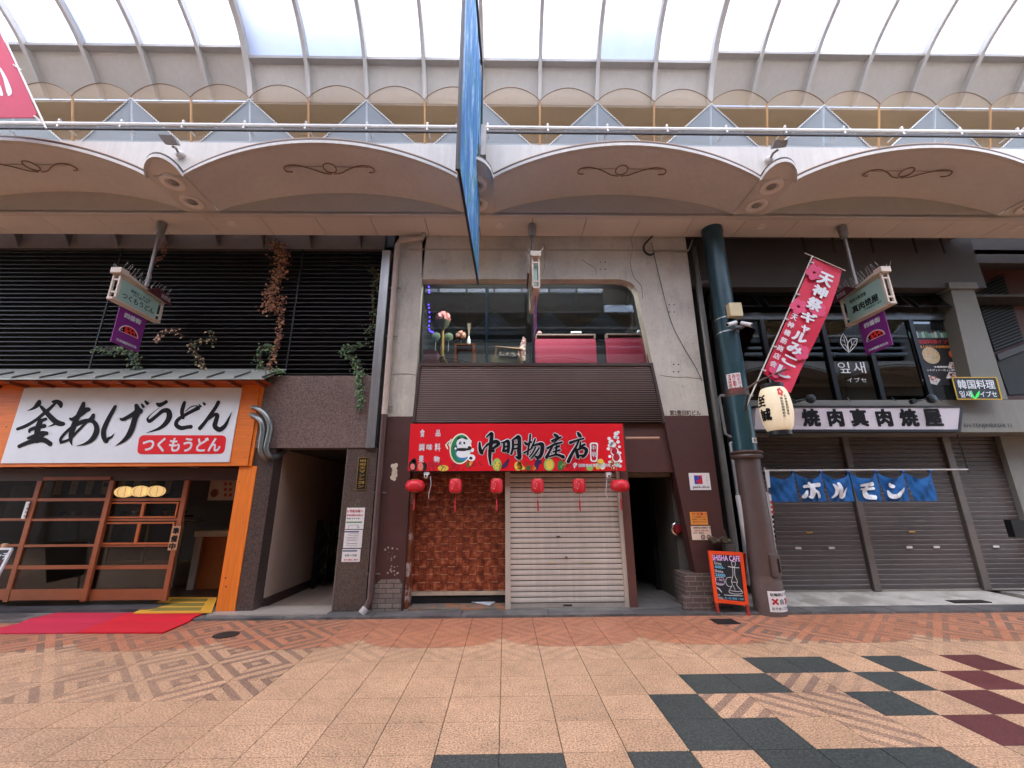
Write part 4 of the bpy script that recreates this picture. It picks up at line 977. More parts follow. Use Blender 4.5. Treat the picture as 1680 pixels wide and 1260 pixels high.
# cafe room
mb = MB().box(wl - .5, X1, 10.5, 10.6, wz0 - .3, wz1 + .3).box(wl - .5, X1, 7.5, 10.5, wz0 - .35, wz0 - .3).box(wl - .5, X1, 7.5, 10.5, wz1 + .1, wz1 + .15).box(wl - .55, wl - .5, 7.4, 10.5, wz0 - .3, wz1 + .3)
mb.build('cafe_room', mat('cafe_dark', '#3f3a36', 0.8, var=.3), rb)
MB().box(P(1390, 640, 9).x, P(1470, 640, 9).x, 9, 9.1, wz0 - .3, P(1400, 565, 9).z).build('room_divider', mat('divider_brown', '#5d4638', .6, var=.2), rb)
# window writing: leaf mark and letters
mb = MB(); YL = YU - .004
fn = lambda a, b, l: P(1370 + a / 5.725, 360 + b / 5.725, YL) + Vector((0, -l, 0))
brush(mb, [[(75, 1075, 5), (52, 1130, 6), (70, 1190, 6), (130, 1250, 6)], [(75, 1075, 5), (110, 1130, 6), (130, 1250, 7)], [(208, 1120, 5), (150, 1125, 6), (115, 1180, 6), (130, 1250, 6)], [(208, 1120, 5), (195, 1180, 6), (130, 1250, 6)],
           [(80, 1100, 4), (100, 1180, 4), (128, 1240, 4)], [(200, 1128, 4), (160, 1180, 4), (132, 1240, 4)], [(62, 1130, 4), (92, 1150, 4)], [(68, 1170, 4), (105, 1190, 4)], [(150, 1135, 4), (160, 1180, 4), (190, 1170, 4)]], fn, m=0)
wpx(mb, '잎', 1377, 594, 1396, 612, YL, off=.001, bold=-.0, m=0); wpx(mb, '새', 1402, 594, 1421.5, 612, YL, off=.001, m=0)
wpx(mb, 'イプセ', 1391, 620, 1422, 627, YL, off=.001, m=0, space=1.2)
mb.build('window_lettering', mat('white_vinyl', '#e9ebe8', 0.5, var=0), rb)
# food poster in the last window
pa = P(1514, 632, YL); pb = P(1588, 632, YL); pz = P(1500, 542, YL).z
fp = MB().box(pa.x, pb.x, YL - .004, YL, pa.z, pz).build('food_poster', mat('poster_black', '#262022', 0.5, var=.3, vscale=8)); tag(fp, 'tall Korean food poster with dishes on black stuck inside the last upper window', 'poster')
W_, Hh = pb.x - pa.x, pz - pa.z
def PP(a, b, d=0.006): return Vector((pa.x + a * W_, YL - d, pa.z + b * Hh))
cols_ = ['#6b9a86', '#8fb7a6', '#c8c9b8', '#4f8a86', '#a8bdb0', '#5d8f6a']
q = MB()
for i in range(14): x = i / 14; q.quad(PP(x, .86), PP(x + .066, .86), PP(x + .066, .93 + .07 * rnd.random()), PP(x, .96), i % 6)
q.build('bottle_picture', [mat('pst%d' % i, c_, .5) for i, c_ in enumerate(cols_)], fp)
q = MB(); q.quad(PP(.1, .72, .0055), PP(.97, .72, .0055), PP(.97, .84, .0055), PP(.1, .84, .0055), 0)
write(q, '韓国料理イプセ', PP(.13, .745), (W_ * .8, 0, 0), (0, 0, Hh * .075), m=1, bold=.03); write(q, '韓国人経営の本格韓国料理', PP(.07, .665), (W_ * .88, 0, 0), (0, 0, Hh * .05), m=2, bold=.03)
write(q, '本場韓国料理', PP(.35, .305), (W_ * .4, 0, 0), (0, 0, Hh * .035), m=3, bold=.03); write(q, 'ランチ/ディナー/ちょい飲みOK', PP(.12, .245), (W_ * .8, 0, 0), (0, 0, Hh * .04), m=3, bold=.03)
q.build('poster_text', [mat('pst_black', '#120e0e', .5), mat('pst_red', '#c0282c', .5), mat('pst_orange', '#d9872d', .5), mat('pst_white', '#ecebe6', .5)], fp)
def dish(q, a, b, r, m0, m1, d=.008):
    c_ = PP(a, b, d); q.lathe(c_, [(r, -.0), (r, -.001)], 22, m0, 'y'); q.lathe(c_, [(r * .86, -.002), (r * .86, -.003)], 22, m1, 'y')
q = MB(); dish(q, .36, .53, .19, 0, 1); dish(q, .86, .55, .09, 0, 2); 
for i in range(70):
    t_ = rnd.random() * 6.28; rr = rnd.random() ** .5 * .15; p_ = PP(.36, .53, .0125) + Vector((rr * math.cos(t_), 0, rr * math.sin(t_) * .8)); s_ = .018; q.quad(p_, p_ + Vector((s_, 0, .004)), p_ + Vector((s_, 0, s_)), p_ + Vector((0, 0, s_)), rnd.choice([1, 3, 4, 5]))
q.prism([PP(.0, .08, .007), PP(.3, .0, .007), PP(.42, .1, .007), PP(.12, .2, .007)], (0, -.001, 0), 5)
q.prism([PP(.55, .12, .007), PP(.9, .08, .007), PP(1, .2, .007), PP(.66, .24, .007)], (0, -.001, 0), 5)
q.prism([PP(.66, .3, .007), PP(1, .24, .007), PP(1, .4, .007), PP(.74, .41, .007)], (0, -.001, 0), 5)
for cx_, cy_ in ((.2, .1), (.77, .16), (.86, .33)):
    for i in range(40):
        p_ = PP(cx_ + rnd.uniform(-.13, .13), cy_ + rnd.uniform(-.05, .05), .0095); s_ = .02; q.quad(p_, p_ + Vector((s_, 0, 0)), p_ + Vector((s_, 0, s_)), p_ + Vector((0, 0, s_)), rnd.choice([2, 2, 6]))
q.build('dish_pictures', [mat('pan_black', '#191818', .4), mat('food_cream', '#d6bc92', .5), mat('food_orange', '#c0622a', .5), mat('food_green', '#7b9a3a', .5), mat('food_yellow', '#e2b53c', .5), mat('dish_white', '#d9d5cf', .5), mat('food_red', '#a23222', .5)], fp)
# ---- dark gap with pipes between concrete and grey buildings
gp = thing('service_pipes', 'grey pipes and black duct running up the narrow gap left of the teal column', 'pipes', P(1200, 900, 7.0))
x0g, x1g = P(1195, 900, 7.05).x - .3, bx_l + .3
MB().box(x0g - .6, x1g + .2, 7.9, 8, 0, 6.2).build('gap_back', mat('gap_dark', '#171514', .9), gp)
xw = P(1205, 700, 7.0).x
MB().box(xw, xw + .28, 7.02, 7.3, .03, P(1200, 465, 7.02).z).build('side_panel', mat('side_panel_grey', '#6f6d67', .6, var=.1), gp)
for u, r, ztop, y, mt in ((1178, .055, 6.1, 6.9, mat('pipe_grey', '#77746f', .4, .2)), (1172, .1, 6.1, 7.15, mat('duct_black', '#1f1d1c', .5)), (1205, .035, P(1180, 520, 6.85).z, 6.85, MATS['pipe_grey'])):
    x = P(u, 700, y).x
    MB().tube([(x, y, .1), (x, y, ztop)], r, 12).build('pipe', mt, gp, smooth=True)
def pipe_px(pts, y, r, mt, name='pipe'): MB().tube([P(u, v, y) for u, v in pts], r, 8).build(name, mt, gp, smooth=True)
PGL = mat('conduit_pale', '#a5a4a0', .4, .3)
pipe_px([(1235, 649), (1182, 649), (1180, 652), (1190, 712), (1196, 716), (1205, 717)], 6.8, .022, PGL)
pipe_px([(1204, 724), (1198, 727), (1209, 800), (1222, 905), (1228, 960)], 6.75, .024, PGL)
pipe_px([(1173, 462), (1151, 463), (1148, 468), (1160, 560)], 6.9, .03, MATS['pipe_grey'])
pipe_px([(1190, 460), (1193, 475), (1204, 540), (1209, 590)], 6.7, .008, mat('orange_cable', '#8a5a2e', .5), 'cable')
# cream hose bundle behind the column
hs = MB().tube([P(1213, 812, 6.5), P(1220, 830, 6.5), P(1225, 860, 6.5), P(1230, 895, 6.5)], [.06, .09, .09, .06], 12)
tag(hs.build('ribbed_hose', mat('white_plastic', '#b9b9b8', .4, var=.1), smooth=True), 'white ribbed plastic hose cover standing between the pipes and the column', 'hose')
# siamese fire connection
fc = thing('fire_inlet', 'weathered double headed brass fire inlet above the chalkboard sign', 'fire hydrant', P(1185, 900, 6.5))
BZ = mat('old_brass', '#5b5346', .45, .6, var=.2, vscale=20)
for u in (1172, 1190):
    c = P(u, 886, 6.45); MB().lathe(c, [(.045, 0), (.045, .05), (.03, .06), (.03, .14)], 16, axis='y').build('inlet', BZ, fc, smooth=True)
a, b = P(1166, 888, 6.58), P(1198, 888, 6.58)
MB().tube([a, b], .035, 12).build('body', BZ, fc, smooth=True)
a = P(1188, 905, 6.6); MB().box(a.x, a.x + .16, 6.56, 6.72, .03, P(1188, 893, 6.6).z).build('pedestal', mat('pedestal_grey', '#4f4a44', .6), fc)
p = P(1192, 885, 6.5); MB().tube([p, p + Vector((-.02, 0, .13))], .012, 8).build('valve_handle', BZ, fc)
# ================================================================ FAR RIGHT BROWN BUILDING
br = thing('brown_building', 'dark red brown building with a black louvred recess at the far right edge', 'building', (11, 7.5, 0))
RB = mat('red_brown_wall', '#5c3329', .6, var=.12, vscale=3)
yR = 7.9
MB().prism([P(1598, 440, yR), P(1650, 405, yR), P(1900, 400, yR), P(2100, 1000, yR), P(1720, 1000, yR)], (0, .3, 0)).build('wall', RB, br)
MB().prism([P(1597, 474, yR - .02), P(1646, 452, yR - .02), P(1680, 560, yR - .02), P(1632, 578, yR - .02)], (0, .02, 0)).build('louvre_recess', mat('recess_black', '#100e0e', .8), br)
mb = MB()
for i in range(22):
    t_ = i / 22; a = P(1597 + 35 * t_, 474 + 104 * t_, yR - .03); b = P(1646 + 34 * t_, 452 + 108 * t_, yR - .03)
    mb.prism([a, b, b + Vector((0, 0, -.02)), a + Vector((0, 0, -.02))], (0, -.02, 0))
mb.build('louvre_slats', mat('slat_dark', '#2c2726', .5), br)
MB().prism([P(1633, 582, yR - .05), P(1700, 556, yR - .05), P(1703, 566, yR - .05), P(1637, 592, yR - .05)], (0, -.03, 0)).build('ledge', GRYD, br)
MB().prism([P(1636, 594, yR - .03), P(1720, 560, yR - .03), P(1760, 640, yR - .03), P(1656, 648, yR - .03)], (0, .05, 0)).build('lower_wall', mat('olive_dark', '#3b3b37', .7), br)
MB().prism([P(1562, 409, 7.6), P(1600, 392, 7.6), P(1632, 392, 7.6), P(1577, 426, 7.6)], (0, .3, 0)).build('sky_gap_panel', mat('sky_gap', '#8fa3ad', .4), br)  # bluish panel painted as the sky showing through a gap
MB().box(P(1660, 660, 7.8).x, X1, 6.95, 7.35, bz0 + .02, bz1 + .3).build('corner_wall', GRY, br)
bs = MB().box(P(1667, 882, 6.7).x, P(1667, 882, 6.7).x + .6, 6.7, 6.8, P(1667, 882, 6.7).z, P(1667, 853, 6.7).z)
tag(bs.build('black_sign_box', mat('sign_black', '#101112', .3)), 'black box sign cut off by the right edge of the photo beside the shutters', 'sign')
# ================================================================ TEAL COLUMN
TE = mat('teal_paint', '#27474e', .35, .1, var=.12, vscale=5, streak=.15); BRC = mat('brown_column_paint', '#54423c', .5, var=.12, vscale=4, fine=.03)
co_x, co_y = 3.68, 6.42
def make_column(name, label, x, y, g):
    cl = thing(name, label, 'column', (x, y, 0), g)
    zc = P(1235, 741, co_y).z
    MB().lathe((x, y, 0), [(.165, zc), (.163, 6.15)], 32).build('shaft', TE, cl, smooth=True)
    MB().lathe((x, y, 0), [(.175, 6.06), (.175, 6.15)], 32).build('top_collar', TE, cl, smooth=True)
    MB().lathe((x, y, 0), [(.17, zc - .12), (.215, zc - .105), (.225, zc - .075), (.215, zc - .055), (.20, zc - .05), (.215, zc - .04), (.225, zc - .015), (.21, zc), (.165, zc + .01)], 32).build('capital', BRC, cl, smooth=True)
    MB().lathe((x, y, 0), [(.19, .5), (.182, 1.2), (.172, zc - .12)], 32).build('lower_shaft', BRC, cl, smooth=True)
    MB().lathe((x, y, 0), [(.205, 0), (.2, .42), (.192, .46), (.192, .5)], 32).build('base', mat('base_brown', '#5e4c45', .6, var=.2, vscale=9, fine=.05), cl, smooth=True)
    a0, a1 = R_(-100), R_(-60)
    mb = MB()
    for s_, z_ in ((.215, 0),):
        mb.lathe((x, y, 0), [(.185, .5), (.215, .5), (.215, .78), (.185, .8)], 10, a0=R_(-95), a1=R_(-35))
    mb.build('cover_plate', BRC, cl, smooth=True)
    q = Vector((x + .225 * math.cos(R_(-62)), y + .225 * math.sin(R_(-62)), .55))
    MB().tube([q, q + Vector((0, 0, .18))], .01, 6).build('handle', mat('handle_dark', '#3c2d28', .4, .5), cl)
    return cl
cl = make_column('arcade_column', 'teal steel column with brown ringed lower half holding the canopy right of the concrete building', co_x, co_y, 'arcade columns')
for k, (dx, lab) in enumerate(((-18.4, 'far left, outside the photo'), (13.0, 'far right, outside the photo'))):
    pass
def wrap_sticker(u0, v0, u1, v1, r, mt, name='sticker'):
    """paper wrapped on the column between two azimuths"""
    def az(u):
        x = P(u, (v0 + v1) / 2, co_y - .12).x - co_x; return math.atan2(-math.sqrt(max(r * r - min(abs(x), r * .98) ** 2, 0)), max(-r * .98, min(r * .98, x)))
    z0, z1 = P(u0, v1, co_y - .15).z, P(u0, v0, co_y - .15).z
    a0_, a1_ = az(u0), az(u1)
    m_ = MB().lathe((co_x, co_y, 0), [(r, z0), (r, z1)], 10, a0=a0_, a1=a1_)
    return m_.build(name, mt, cl, smooth=True), a0_, a1_, z0, z1, r
def wrap_text(mb, body, info, fa, fb, ga, gb, m=0, bold=0.02):
    _, a0_, a1_, z0, z1, r = info
    vs, fs = glyphs(body, bold); x0 = min(v[0] for v in vs); x1 = max(v[0] for v in vs); y0 = min(v[1] for v in vs); y1 = max(v[1] for v in vs)
    out = []
    for x, y, l in vs:
        s_ = fa + (fb - fa) * (x - x0) / (x1 - x0); t_ = ga + (gb - ga) * (y - y0) / max(y1 - y0, 1e-6)
        an = a0_ + (a1_ - a0_) * s_; out.append((co_x + (r + .002 + l) * math.cos(an), co_y + (r + .002 + l) * math.sin(an), z0 + (z1 - z0) * t_))
    mb.add(out, fs, m)
PAP = mat('white_paper', '#dedad6', .5, var=.05); INKR = mat('ink_red', '#b3262a', .5, var=0); INKB = mat('ink_black', '#1a1a1c', .5, var=0)
nf_ = wrap_sticker(1197, 612, 1214, 646, .169, PAP, 'notice'); mb = MB()
for i, tx in enumerate(('防犯カメラ', '作動中', '24時間録画')):
    for j, ch in enumerate(tx): 
        n_ = len(tx); wrap_text(mb, ch, nf_, .72 - i * .3, .95 - i * .3, .95 - (j + 1) * .9 / n_ + .02, .95 - j * .9 / n_, m=0 if i == 0 else 0)
mb.build('notice_text', INKR, nf_[0])
n2 = wrap_sticker(1231, 718, 1243, 726.5, .169, PAP, 'number_plate'); mb = MB(); wrap_text(mb, '東17', n2, .15, .85, .2, .8); mb.build('number', INKB, n2[0])
n3 = wrap_sticker(1257, 969, 1292, 1003, .209, PAP, 'sticker'); mb = MB()
wrap_text(mb, '駐輪禁止です', n3, .08, .92, .76, .92, 1); wrap_text(mb, '✖', n3, .1, .36, .34, .66, 0, .03); wrap_text(mb, '自', n3, .42, .58, .36, .62, 1); wrap_text(mb, '✖', n3, .64, .9, .34, .66, 0, .03); wrap_text(mb, 'おやめください', n3, .08, .92, .08, .24, 1)
mb.build('sticker_print', [INKR, INKB], n3[0])
# junction box, cameras, straps
cc = thing('security_cameras', 'beige junction box with two white bullet cameras strapped to the teal column', 'camera', P(1212, 530, 6.2))
a = P(1198, 519, 6.15); b = P(1219, 519, 6.15); bt = P(1198, 497, 6.15)
MB().box(a.x, b.x, 6.13, 6.24, a.z, bt.z).build('junction_box', mat('box_beige', '#c9b890', .5, var=.06), cc, bevel=.006)
for z in (P(1200, 540, 6.2).z, P(1200, 517, 6.2).z): MB().lathe((co_x, co_y, z), [(.17, 0), (.17, .02)], 24).build('strap', mat('strap_steel', '#c3c4c4', .3, .7), cc, smooth=True)
WH = mat('camera_white', '#dcdcda', .35, var=0)
for (u0, v0), (u1, v1) in (((1207, 529), (1193, 533)), ((1216, 530), (1233, 533))):
    a, b = P(u0, v0, 6.16), P(u1, v1, 6.05)
    bd = MB().tube([a, b], [.032, .03], 14).build('camera_body', WH, cc, smooth=True)
    dd_ = (b - a).normalized(); MB().tube([b - dd_ * .003, b + dd_ * .006], .024, 12).build('lens', INKB, bd)
a = P(1212, 537, 6.18); MB().box(a.x - .07, a.x + .07, 6.14, 6.24, a.z - .02, a.z + .02).build('bracket', mat('bracket_grey', '#6a6a6a', .4, .4), cc)
# ================================================================ OPPOSITE SIDE OF THE STREET
ob = thing('opposite_building', 'row of plain shopfronts with upper windows across the street behind the viewer', 'building', (0, -2.8, 0))
OW = mat('opposite_wall', '#8e847a', .7, var=.15, vscale=1.2); OS = mat('opposite_shutter', '#6f6a66', .5, .2, var=.15)
yo = side(6.65, -1)
MB().box(X0, X1, yo - .5, yo, 2.6, 6.9).build('upper_wall', OW, ob)
x = X0
while x < X1 - 1:
    MB().box(x, x + .5, yo - .5, yo, 0, 2.6).build('pier', OW, ob)
    mb = MB(); 
    for i in range(30): mb.box(x + .5, min(x + 3.5, X1), yo - .24, yo - .2 + (.01 if i % 2 else 0), i * .087, i * .087 + .085)
    mb.build('roller_shutter', OS, ob)
    MB().box(x + .8, x + 3.1, yo + .002, yo + .03, 3.6, 5.2).build('window', mat('opposite_window', '#1f2428', .1), ob)
    MB().box(x + .6, x + 3.4, yo + .002, yo + .12, 2.7, 3.3).build('sign_panel', mat('opposite_sign', '#b0a89c', .5), ob)
    x += 3.5
MB().box(X0, X1, yo - .6, yo - .5, 0, 9.3).build('back_wall', OW, ob)
# ================================================================ SIGNS
INK = mat('ink', '#121113', .7, var=0, spec=.2); WHT = mat('sign_white', '#d2d6d8', .4, var=.03); REDP = mat('pill_red', '#d3121b', .4, var=0)
YN = 6.585
sb = MB().prism([P(40, 636, YN), P(396.8, 636, YN), P(375.8, 758, YN), P(1, 760, YN)], (0, .015, 0)).build('noodle_shop_signboard', WHT)
tag(sb, 'wide white signboard with black brush writing and a red pill on the orange timber fascia', 'sign')
mb = MB(); f1 = onplane(0, 625, 7, YN - .002); f2 = onplane(200, 625, 7, YN - .002)
brush(mb, [[(455, 228, 40), (440, 262, 62), (390, 310, 34), (312, 345, 4)],
 [(600, 240, 26), (650, 235, 44), (692, 262, 62), (700, 300, 34)], [(640, 250, 30), (580, 310, 38), (510, 370, 42), (410, 450, 36), (300, 515, 40), (195, 555, 34)],
 [(468, 292, 34), (540, 370, 56), (630, 460, 66), (690, 490, 62), (735, 492, 44)], [(660, 480, 30), (600, 508, 18), (556, 524, 4)],
 [(535, 435, 34), (480, 455, 40), (440, 482, 26)], [(470, 450, 60), (440, 530, 70), (425, 620, 66), (430, 700, 50)],
 [(340, 590, 28), (350, 560, 40), (440, 530, 46), (520, 515, 46)], [(320, 660, 34), (400, 630, 44), (480, 600, 50), (545, 602, 44)], [(520, 600, 44), (480, 640, 34), (440, 660, 30)],
 [(215, 755, 42), (310, 712, 48), (420, 680, 62), (510, 680, 60), (585, 728, 56)],
 [(803, 430, 26), (840, 440, 44), (930, 380, 56), (985, 335, 60), (1028, 325, 44)], [(965, 250, 40), (945, 310, 60), (900, 400, 56), (855, 500, 66), (820, 610, 60), (815, 690, 36), (832, 742, 6)],
 [(1075, 385, 40), (1060, 425, 52), (1000, 470, 32), (900, 570, 30), (800, 670, 30), (700, 705, 34)], [(705, 715, 30), (700, 665, 34), (760, 590, 34), (850, 520, 40), (960, 465, 50), (1060, 460, 46), (1110, 520, 60), (1105, 600, 66), (1050, 680, 52), (970, 725, 26), (880, 746, 4)],
 [(1330, 288, 34), (1300, 340, 44), (1240, 450, 50), (1195, 560, 56), (1195, 640, 60), (1215, 700, 40)], [(1222, 700, 40), (1250, 660, 30), (1285, 640, 22), (1316, 602, 4)],
 [(1382, 432, 20), (1415, 442, 38), (1510, 395, 50), (1590, 350, 66), (1625, 345, 62)], [(1565, 275, 44), (1582, 340, 72), (1550, 440, 64), (1520, 540, 66), (1475, 630, 58), (1410, 695, 34), (1330, 745, 4)],
 [(1630, 265, 22), (1652, 300, 36)], [(1668, 232, 24), (1700, 262, 42)]], f1, m=0)
brush(mb, [[(398, 258, 26), (430, 275, 52), (470, 262, 44), (515, 235, 40)], [(430, 308, 5), (360, 360, 8), (310, 410, 14), (290, 440, 26)], [(295, 440, 30), (320, 462, 44), (400, 400, 40), (470, 345, 48), (530, 345, 62), (545, 410, 66), (500, 490, 54), (420, 550, 34), (280, 597, 4)],
 [(722, 240, 34), (705, 290, 46), (690, 360, 46), (705, 430, 36)], [(882, 308, 50), (800, 350, 40), (710, 400, 40), (640, 450, 44), (625, 505, 50), (680, 540, 50), (750, 530, 42), (800, 525, 46)], [(870, 285, 10), (800, 295, 14), (730, 350, 8)],
 [(885, 272, 16), (908, 296, 26)], [(935, 250, 20), (955, 272, 30)],
 [(1112, 238, 44), (1080, 300, 42), (1010, 400, 42), (950, 480, 40), (890, 550, 44)], [(1000, 440, 24), (1060, 390, 40), (1098, 395, 46), (1080, 460, 52), (1070, 520, 58), (1120, 558, 56), (1180, 520, 44), (1225, 440, 26), (1262, 358, 4)]], f2, m=0)
ltr = mb.build('brush_lettering', INK, sb)
# red pill with white kana
def rpoly(pts, r, k=5):
    out = []; n = len(pts)
    for i in range(n):
        p0, p1, p2 = Vector(pts[i - 1]), Vector(pts[i]), Vector(pts[(i + 1) % n]); a = p1 + (p0 - p1).normalized() * r; b = p1 + (p2 - p1).normalized() * r
        for j in range(k + 1):
            t = j / k; out.append(a * (1 - t) ** 2 + p1 * 2 * t * (1 - t) + b * t * t)
    return out
pill = rpoly([(203, 622), (1203, 625), (1175, 836), (172, 840)], 60)
pm = MB().prism([P(200 + x / 7, 625 + y / 7, YN - .002) for x, y in pill], (0, -.003, 0)).build('red_pill', REDP, sb)
mb = MB()
vs, fs = glyphs('つくもうどん', .035, .12); bx = (min(v[0] for v in vs), max(v[0] for v in vs), min(v[1] for v in vs), max(v[1] for v in vs))
mb.add([P(200 + (238 + 40 * ((y - bx[2]) / (bx[3] - bx[2]) - .5) * .3 + (x - bx[0]) / (bx[1] - bx[0]) * 895) / 7, 625 + (815 - (y - bx[2]) / (bx[3] - bx[2]) * 165) / 7, YN - .0065 - l) for x, y, l in vs], fs)
mb.build('pill_lettering', WHT, pm)
# red signboard
YR_ = 6.48; RED = mat('signboard_red', '#d80f1f', .4, var=.02)
rs = MB().prism([P(673.7, 695, YR_), P(1021, 695, YR_), P(1027, 772.5, YR_), P(669, 772.5, YR_)], (0, .05, 0)).build('red_signboard', RED)
tag(rs, 'bright red grocery signboard with brush characters, a panda emblem and painted vegetables above the shutter', 'sign')
MB().box(P(690, 740, 6.6).x, P(1010, 740, 6.6).x, YR_ + .051, 6.68, P(860, 760, 6.6).z, P(860, 705, 6.6).z).build('mounting_box', BRN, rs)
g3 = onplane(665, 690, 8.842, YR_ - .003); g4 = onplane(850, 690, 8.842, YR_ - .003)
S3 = [[(1078, 318, 18), (1082, 400, 34), (1100, 455, 44), (1118, 480, 26)], [(1110, 480, 14), (1145, 400, 12), (1188, 352, 20)], [(1178, 242, 10), (1215, 205, 18), (1255, 188, 34), (1248, 280, 46), (1235, 400, 44), (1225, 520, 36), (1238, 640, 12)], [(1188, 352, 20), (1250, 325, 34), (1320, 305, 44), (1352, 340, 40), (1300, 385, 22), (1240, 425, 30)], [(1215, 440, 40), (1290, 440, 26)],
 [(1392, 322, 8), (1440, 312, 18), (1490, 300, 36), (1498, 380, 34), (1490, 462, 30)], [(1432, 335, 22), (1430, 400, 26), (1422, 445, 34)], [(1430, 385, 16), (1490, 372, 16)], [(1425, 445, 24), (1490, 430, 20)],
 [(1545, 290, 8), (1600, 255, 24), (1645, 240, 44), (1655, 340, 44), (1650, 450, 50), (1655, 545, 40), (1600, 520, 8)], [(1562, 300, 26), (1560, 400, 24), (1535, 490, 20)], [(1565, 355, 12), (1630, 345, 12)], [(1562, 415, 12), (1630, 400, 12)]]
S4 = [[(176, 200, 18), (168, 300, 20), (150, 400, 16), (138, 500, 18)], [(92, 310, 16), (125, 345, 30), (160, 330, 16), (200, 308, 12)], [(84, 470, 18), (140, 440, 12), (210, 395, 8)], [(248, 262, 14), (225, 330, 16), (180, 420, 14)], [(205, 372, 14), (280, 345, 24), (345, 345, 50), (350, 420, 50), (330, 500, 44), (285, 540, 40), (250, 515, 14)], [(255, 385, 14), (215, 460, 14), (165, 530, 10)], [(305, 395, 14), (250, 480, 16), (180, 562, 10)],
 [(522, 200, 26), (560, 225, 40), (585, 245, 24)], [(480, 295, 12), (560, 265, 26), (628, 238, 14)], [(520, 275, 12), (500, 310, 12)], [(575, 270, 14), (520, 320, 12)], [(418, 405, 24), (520, 350, 22), (640, 312, 18)], [(500, 368, 16), (450, 460, 26), (408, 542, 40)], [(530, 400, 14), (600, 370, 20)], [(560, 365, 18), (550, 440, 22), (540, 500, 16)], [(505, 455, 14), (610, 428, 18)], [(448, 522, 14), (560, 495, 24), (660, 532, 44)],
 [(862, 172, 20), (885, 210, 44), (910, 235, 26)], [(748, 325, 34), (840, 292, 22), (955, 260, 14)], [(885, 275, 14), (840, 380, 24), (780, 480, 34), (722, 602, 44)], [(905, 310, 12), (893, 395, 22)], [(905, 375, 18), (970, 345, 24)], [(838, 415, 34), (855, 480, 40), (868, 545, 30)], [(855, 430, 18), (930, 395, 30), (990, 430, 44), (965, 500, 34), (930, 530, 30)], [(870, 510, 18), (945, 505, 20)]]
mb = MB(); brush(mb, S3, g3, grow=20, m=0, d0=0); brush(mb, S4, g4, grow=18, m=0, d0=0.0002); mb.build('white_outline', WHT, rs)
mb = MB(); brush(mb, S3, g3, grow=6, m=0, d0=.009); brush(mb, S4, g4, grow=5, m=0, d0=.0092); mb.build('brush_lettering', INK, rs)
mb = MB()
def t3(ch, x0, y0, x1, y1, ox=665, **kw): wpx(mb, ch, ox + x0 / 8.842, 690 + y0 / 8.842, ox + x1 / 8.842, 690 + y1 / 8.842, YR_, **kw)
for ch, x0, y0, x1, y1 in (('食', 212, 125, 278, 240), ('品', 438, 135, 508, 230), ('調', 195, 335, 275, 440), ('味', 305, 340, 392, 430), ('料', 425, 330, 508, 445), ('果', 190, 510, 265, 610), ('物', 410, 515, 495, 610)): t3(ch, x0, y0, x1, y1, bold=.035, m=0)
t3('国際食材専門店 卸売', 878, 626, 1340, 676, ox=850, bold=.04, m=0, off=.0085)
t3('中', 1065, 355, 1125, 430, ox=850, bold=.02, m=0, off=.007); t3('明', 1072, 455, 1128, 530, ox=850, bold=.02, m=0, off=.007)
mb.build('small_lettering', WHT, rs)
# panda emblem in a green and blue ring
em = MB(); mcol = [mat('em_%s' % n_, c_, .5, var=0) for n_, c_ in (('cream', '#e9e6cf'), ('green', '#1c7c45'), ('blue', '#2f7fb0'), ('white', '#e4e6e4'), ('black', '#171717'), ('leaf', '#8fbf5a'), ('purple', '#3d1f4f'), ('yellow', '#e3c24a'), ('rose', '#b01226'), ('pink', '#dd7a6a'), ('dkgreen', '#2c6b34'), ('orange', '#d98a2d'))]
def ell(ox, cx, cy, rx, ry, lift, m, rot=0, n=22, a0=0, a1=2 * math.pi):
    pts = []
    for i in range(n):
        t = a0 + (a1 - a0) * i / n; x, y = rx * math.cos(t), ry * math.sin(t); c_, s_ = math.cos(rot), math.sin(rot)
        pts.append(P(ox + (cx + x * c_ - y * s_) / 8.842, 690 + (cy + x * s_ + y * c_) / 8.842, YR_ - lift))
    em.add(pts, [tuple(range(n))], m)
ell(665, 800, 410, 158, 225, .004, 0, .12); ell(665, 800, 410, 140, 205, .0045, 1, .12); ell(665, 835, 420, 115, 165, .005, 2, .1); ell(665, 850, 400, 98, 140, .0055, 3, 0)
ell(665, 822, 330, 80, 72, .007, 3); ell(665, 780, 262, 26, 26, .0065, 4); ell(665, 865, 262, 26, 26, .0065, 4); ell(665, 795, 325, 18, 24, .008, 4, .4); ell(665, 855, 325, 14, 20, .008, 4, -.4); ell(665, 795, 322, 6, 8, .0085, 3); ell(665, 824, 350, 7, 5, .008, 4)
ell(665, 825, 420, 105, 24, .0078, 4); ell(665, 725, 400, 28, 30, .0076, 4); ell(665, 930, 400, 28, 30, .0076, 4); ell(665, 728, 405, 16, 18, .0082, 3); ell(665, 822, 480, 82, 60, .0074, 3); ell(665, 895, 480, 40, 46, .0079, 3); ell(665, 960, 540, 55, 50, .006, 3); ell(665, 950, 545, 25, 22, .0065, 4)
for x_, y_, r_ in ((620, 320, .3), (640, 350, -.7), (600, 380, -.9), (650, 300, .1)): ell(665, x_, y_, 42, 12, .005, 0, -1.1 + r_)
ell(665, 620, 335, 30, 7, .0055, 1, -.9)
for x_, y_ in ((940, 310), (975, 430), (920, 290)): ell(665, x_, y_, 20, 30, .005, 3, .4)
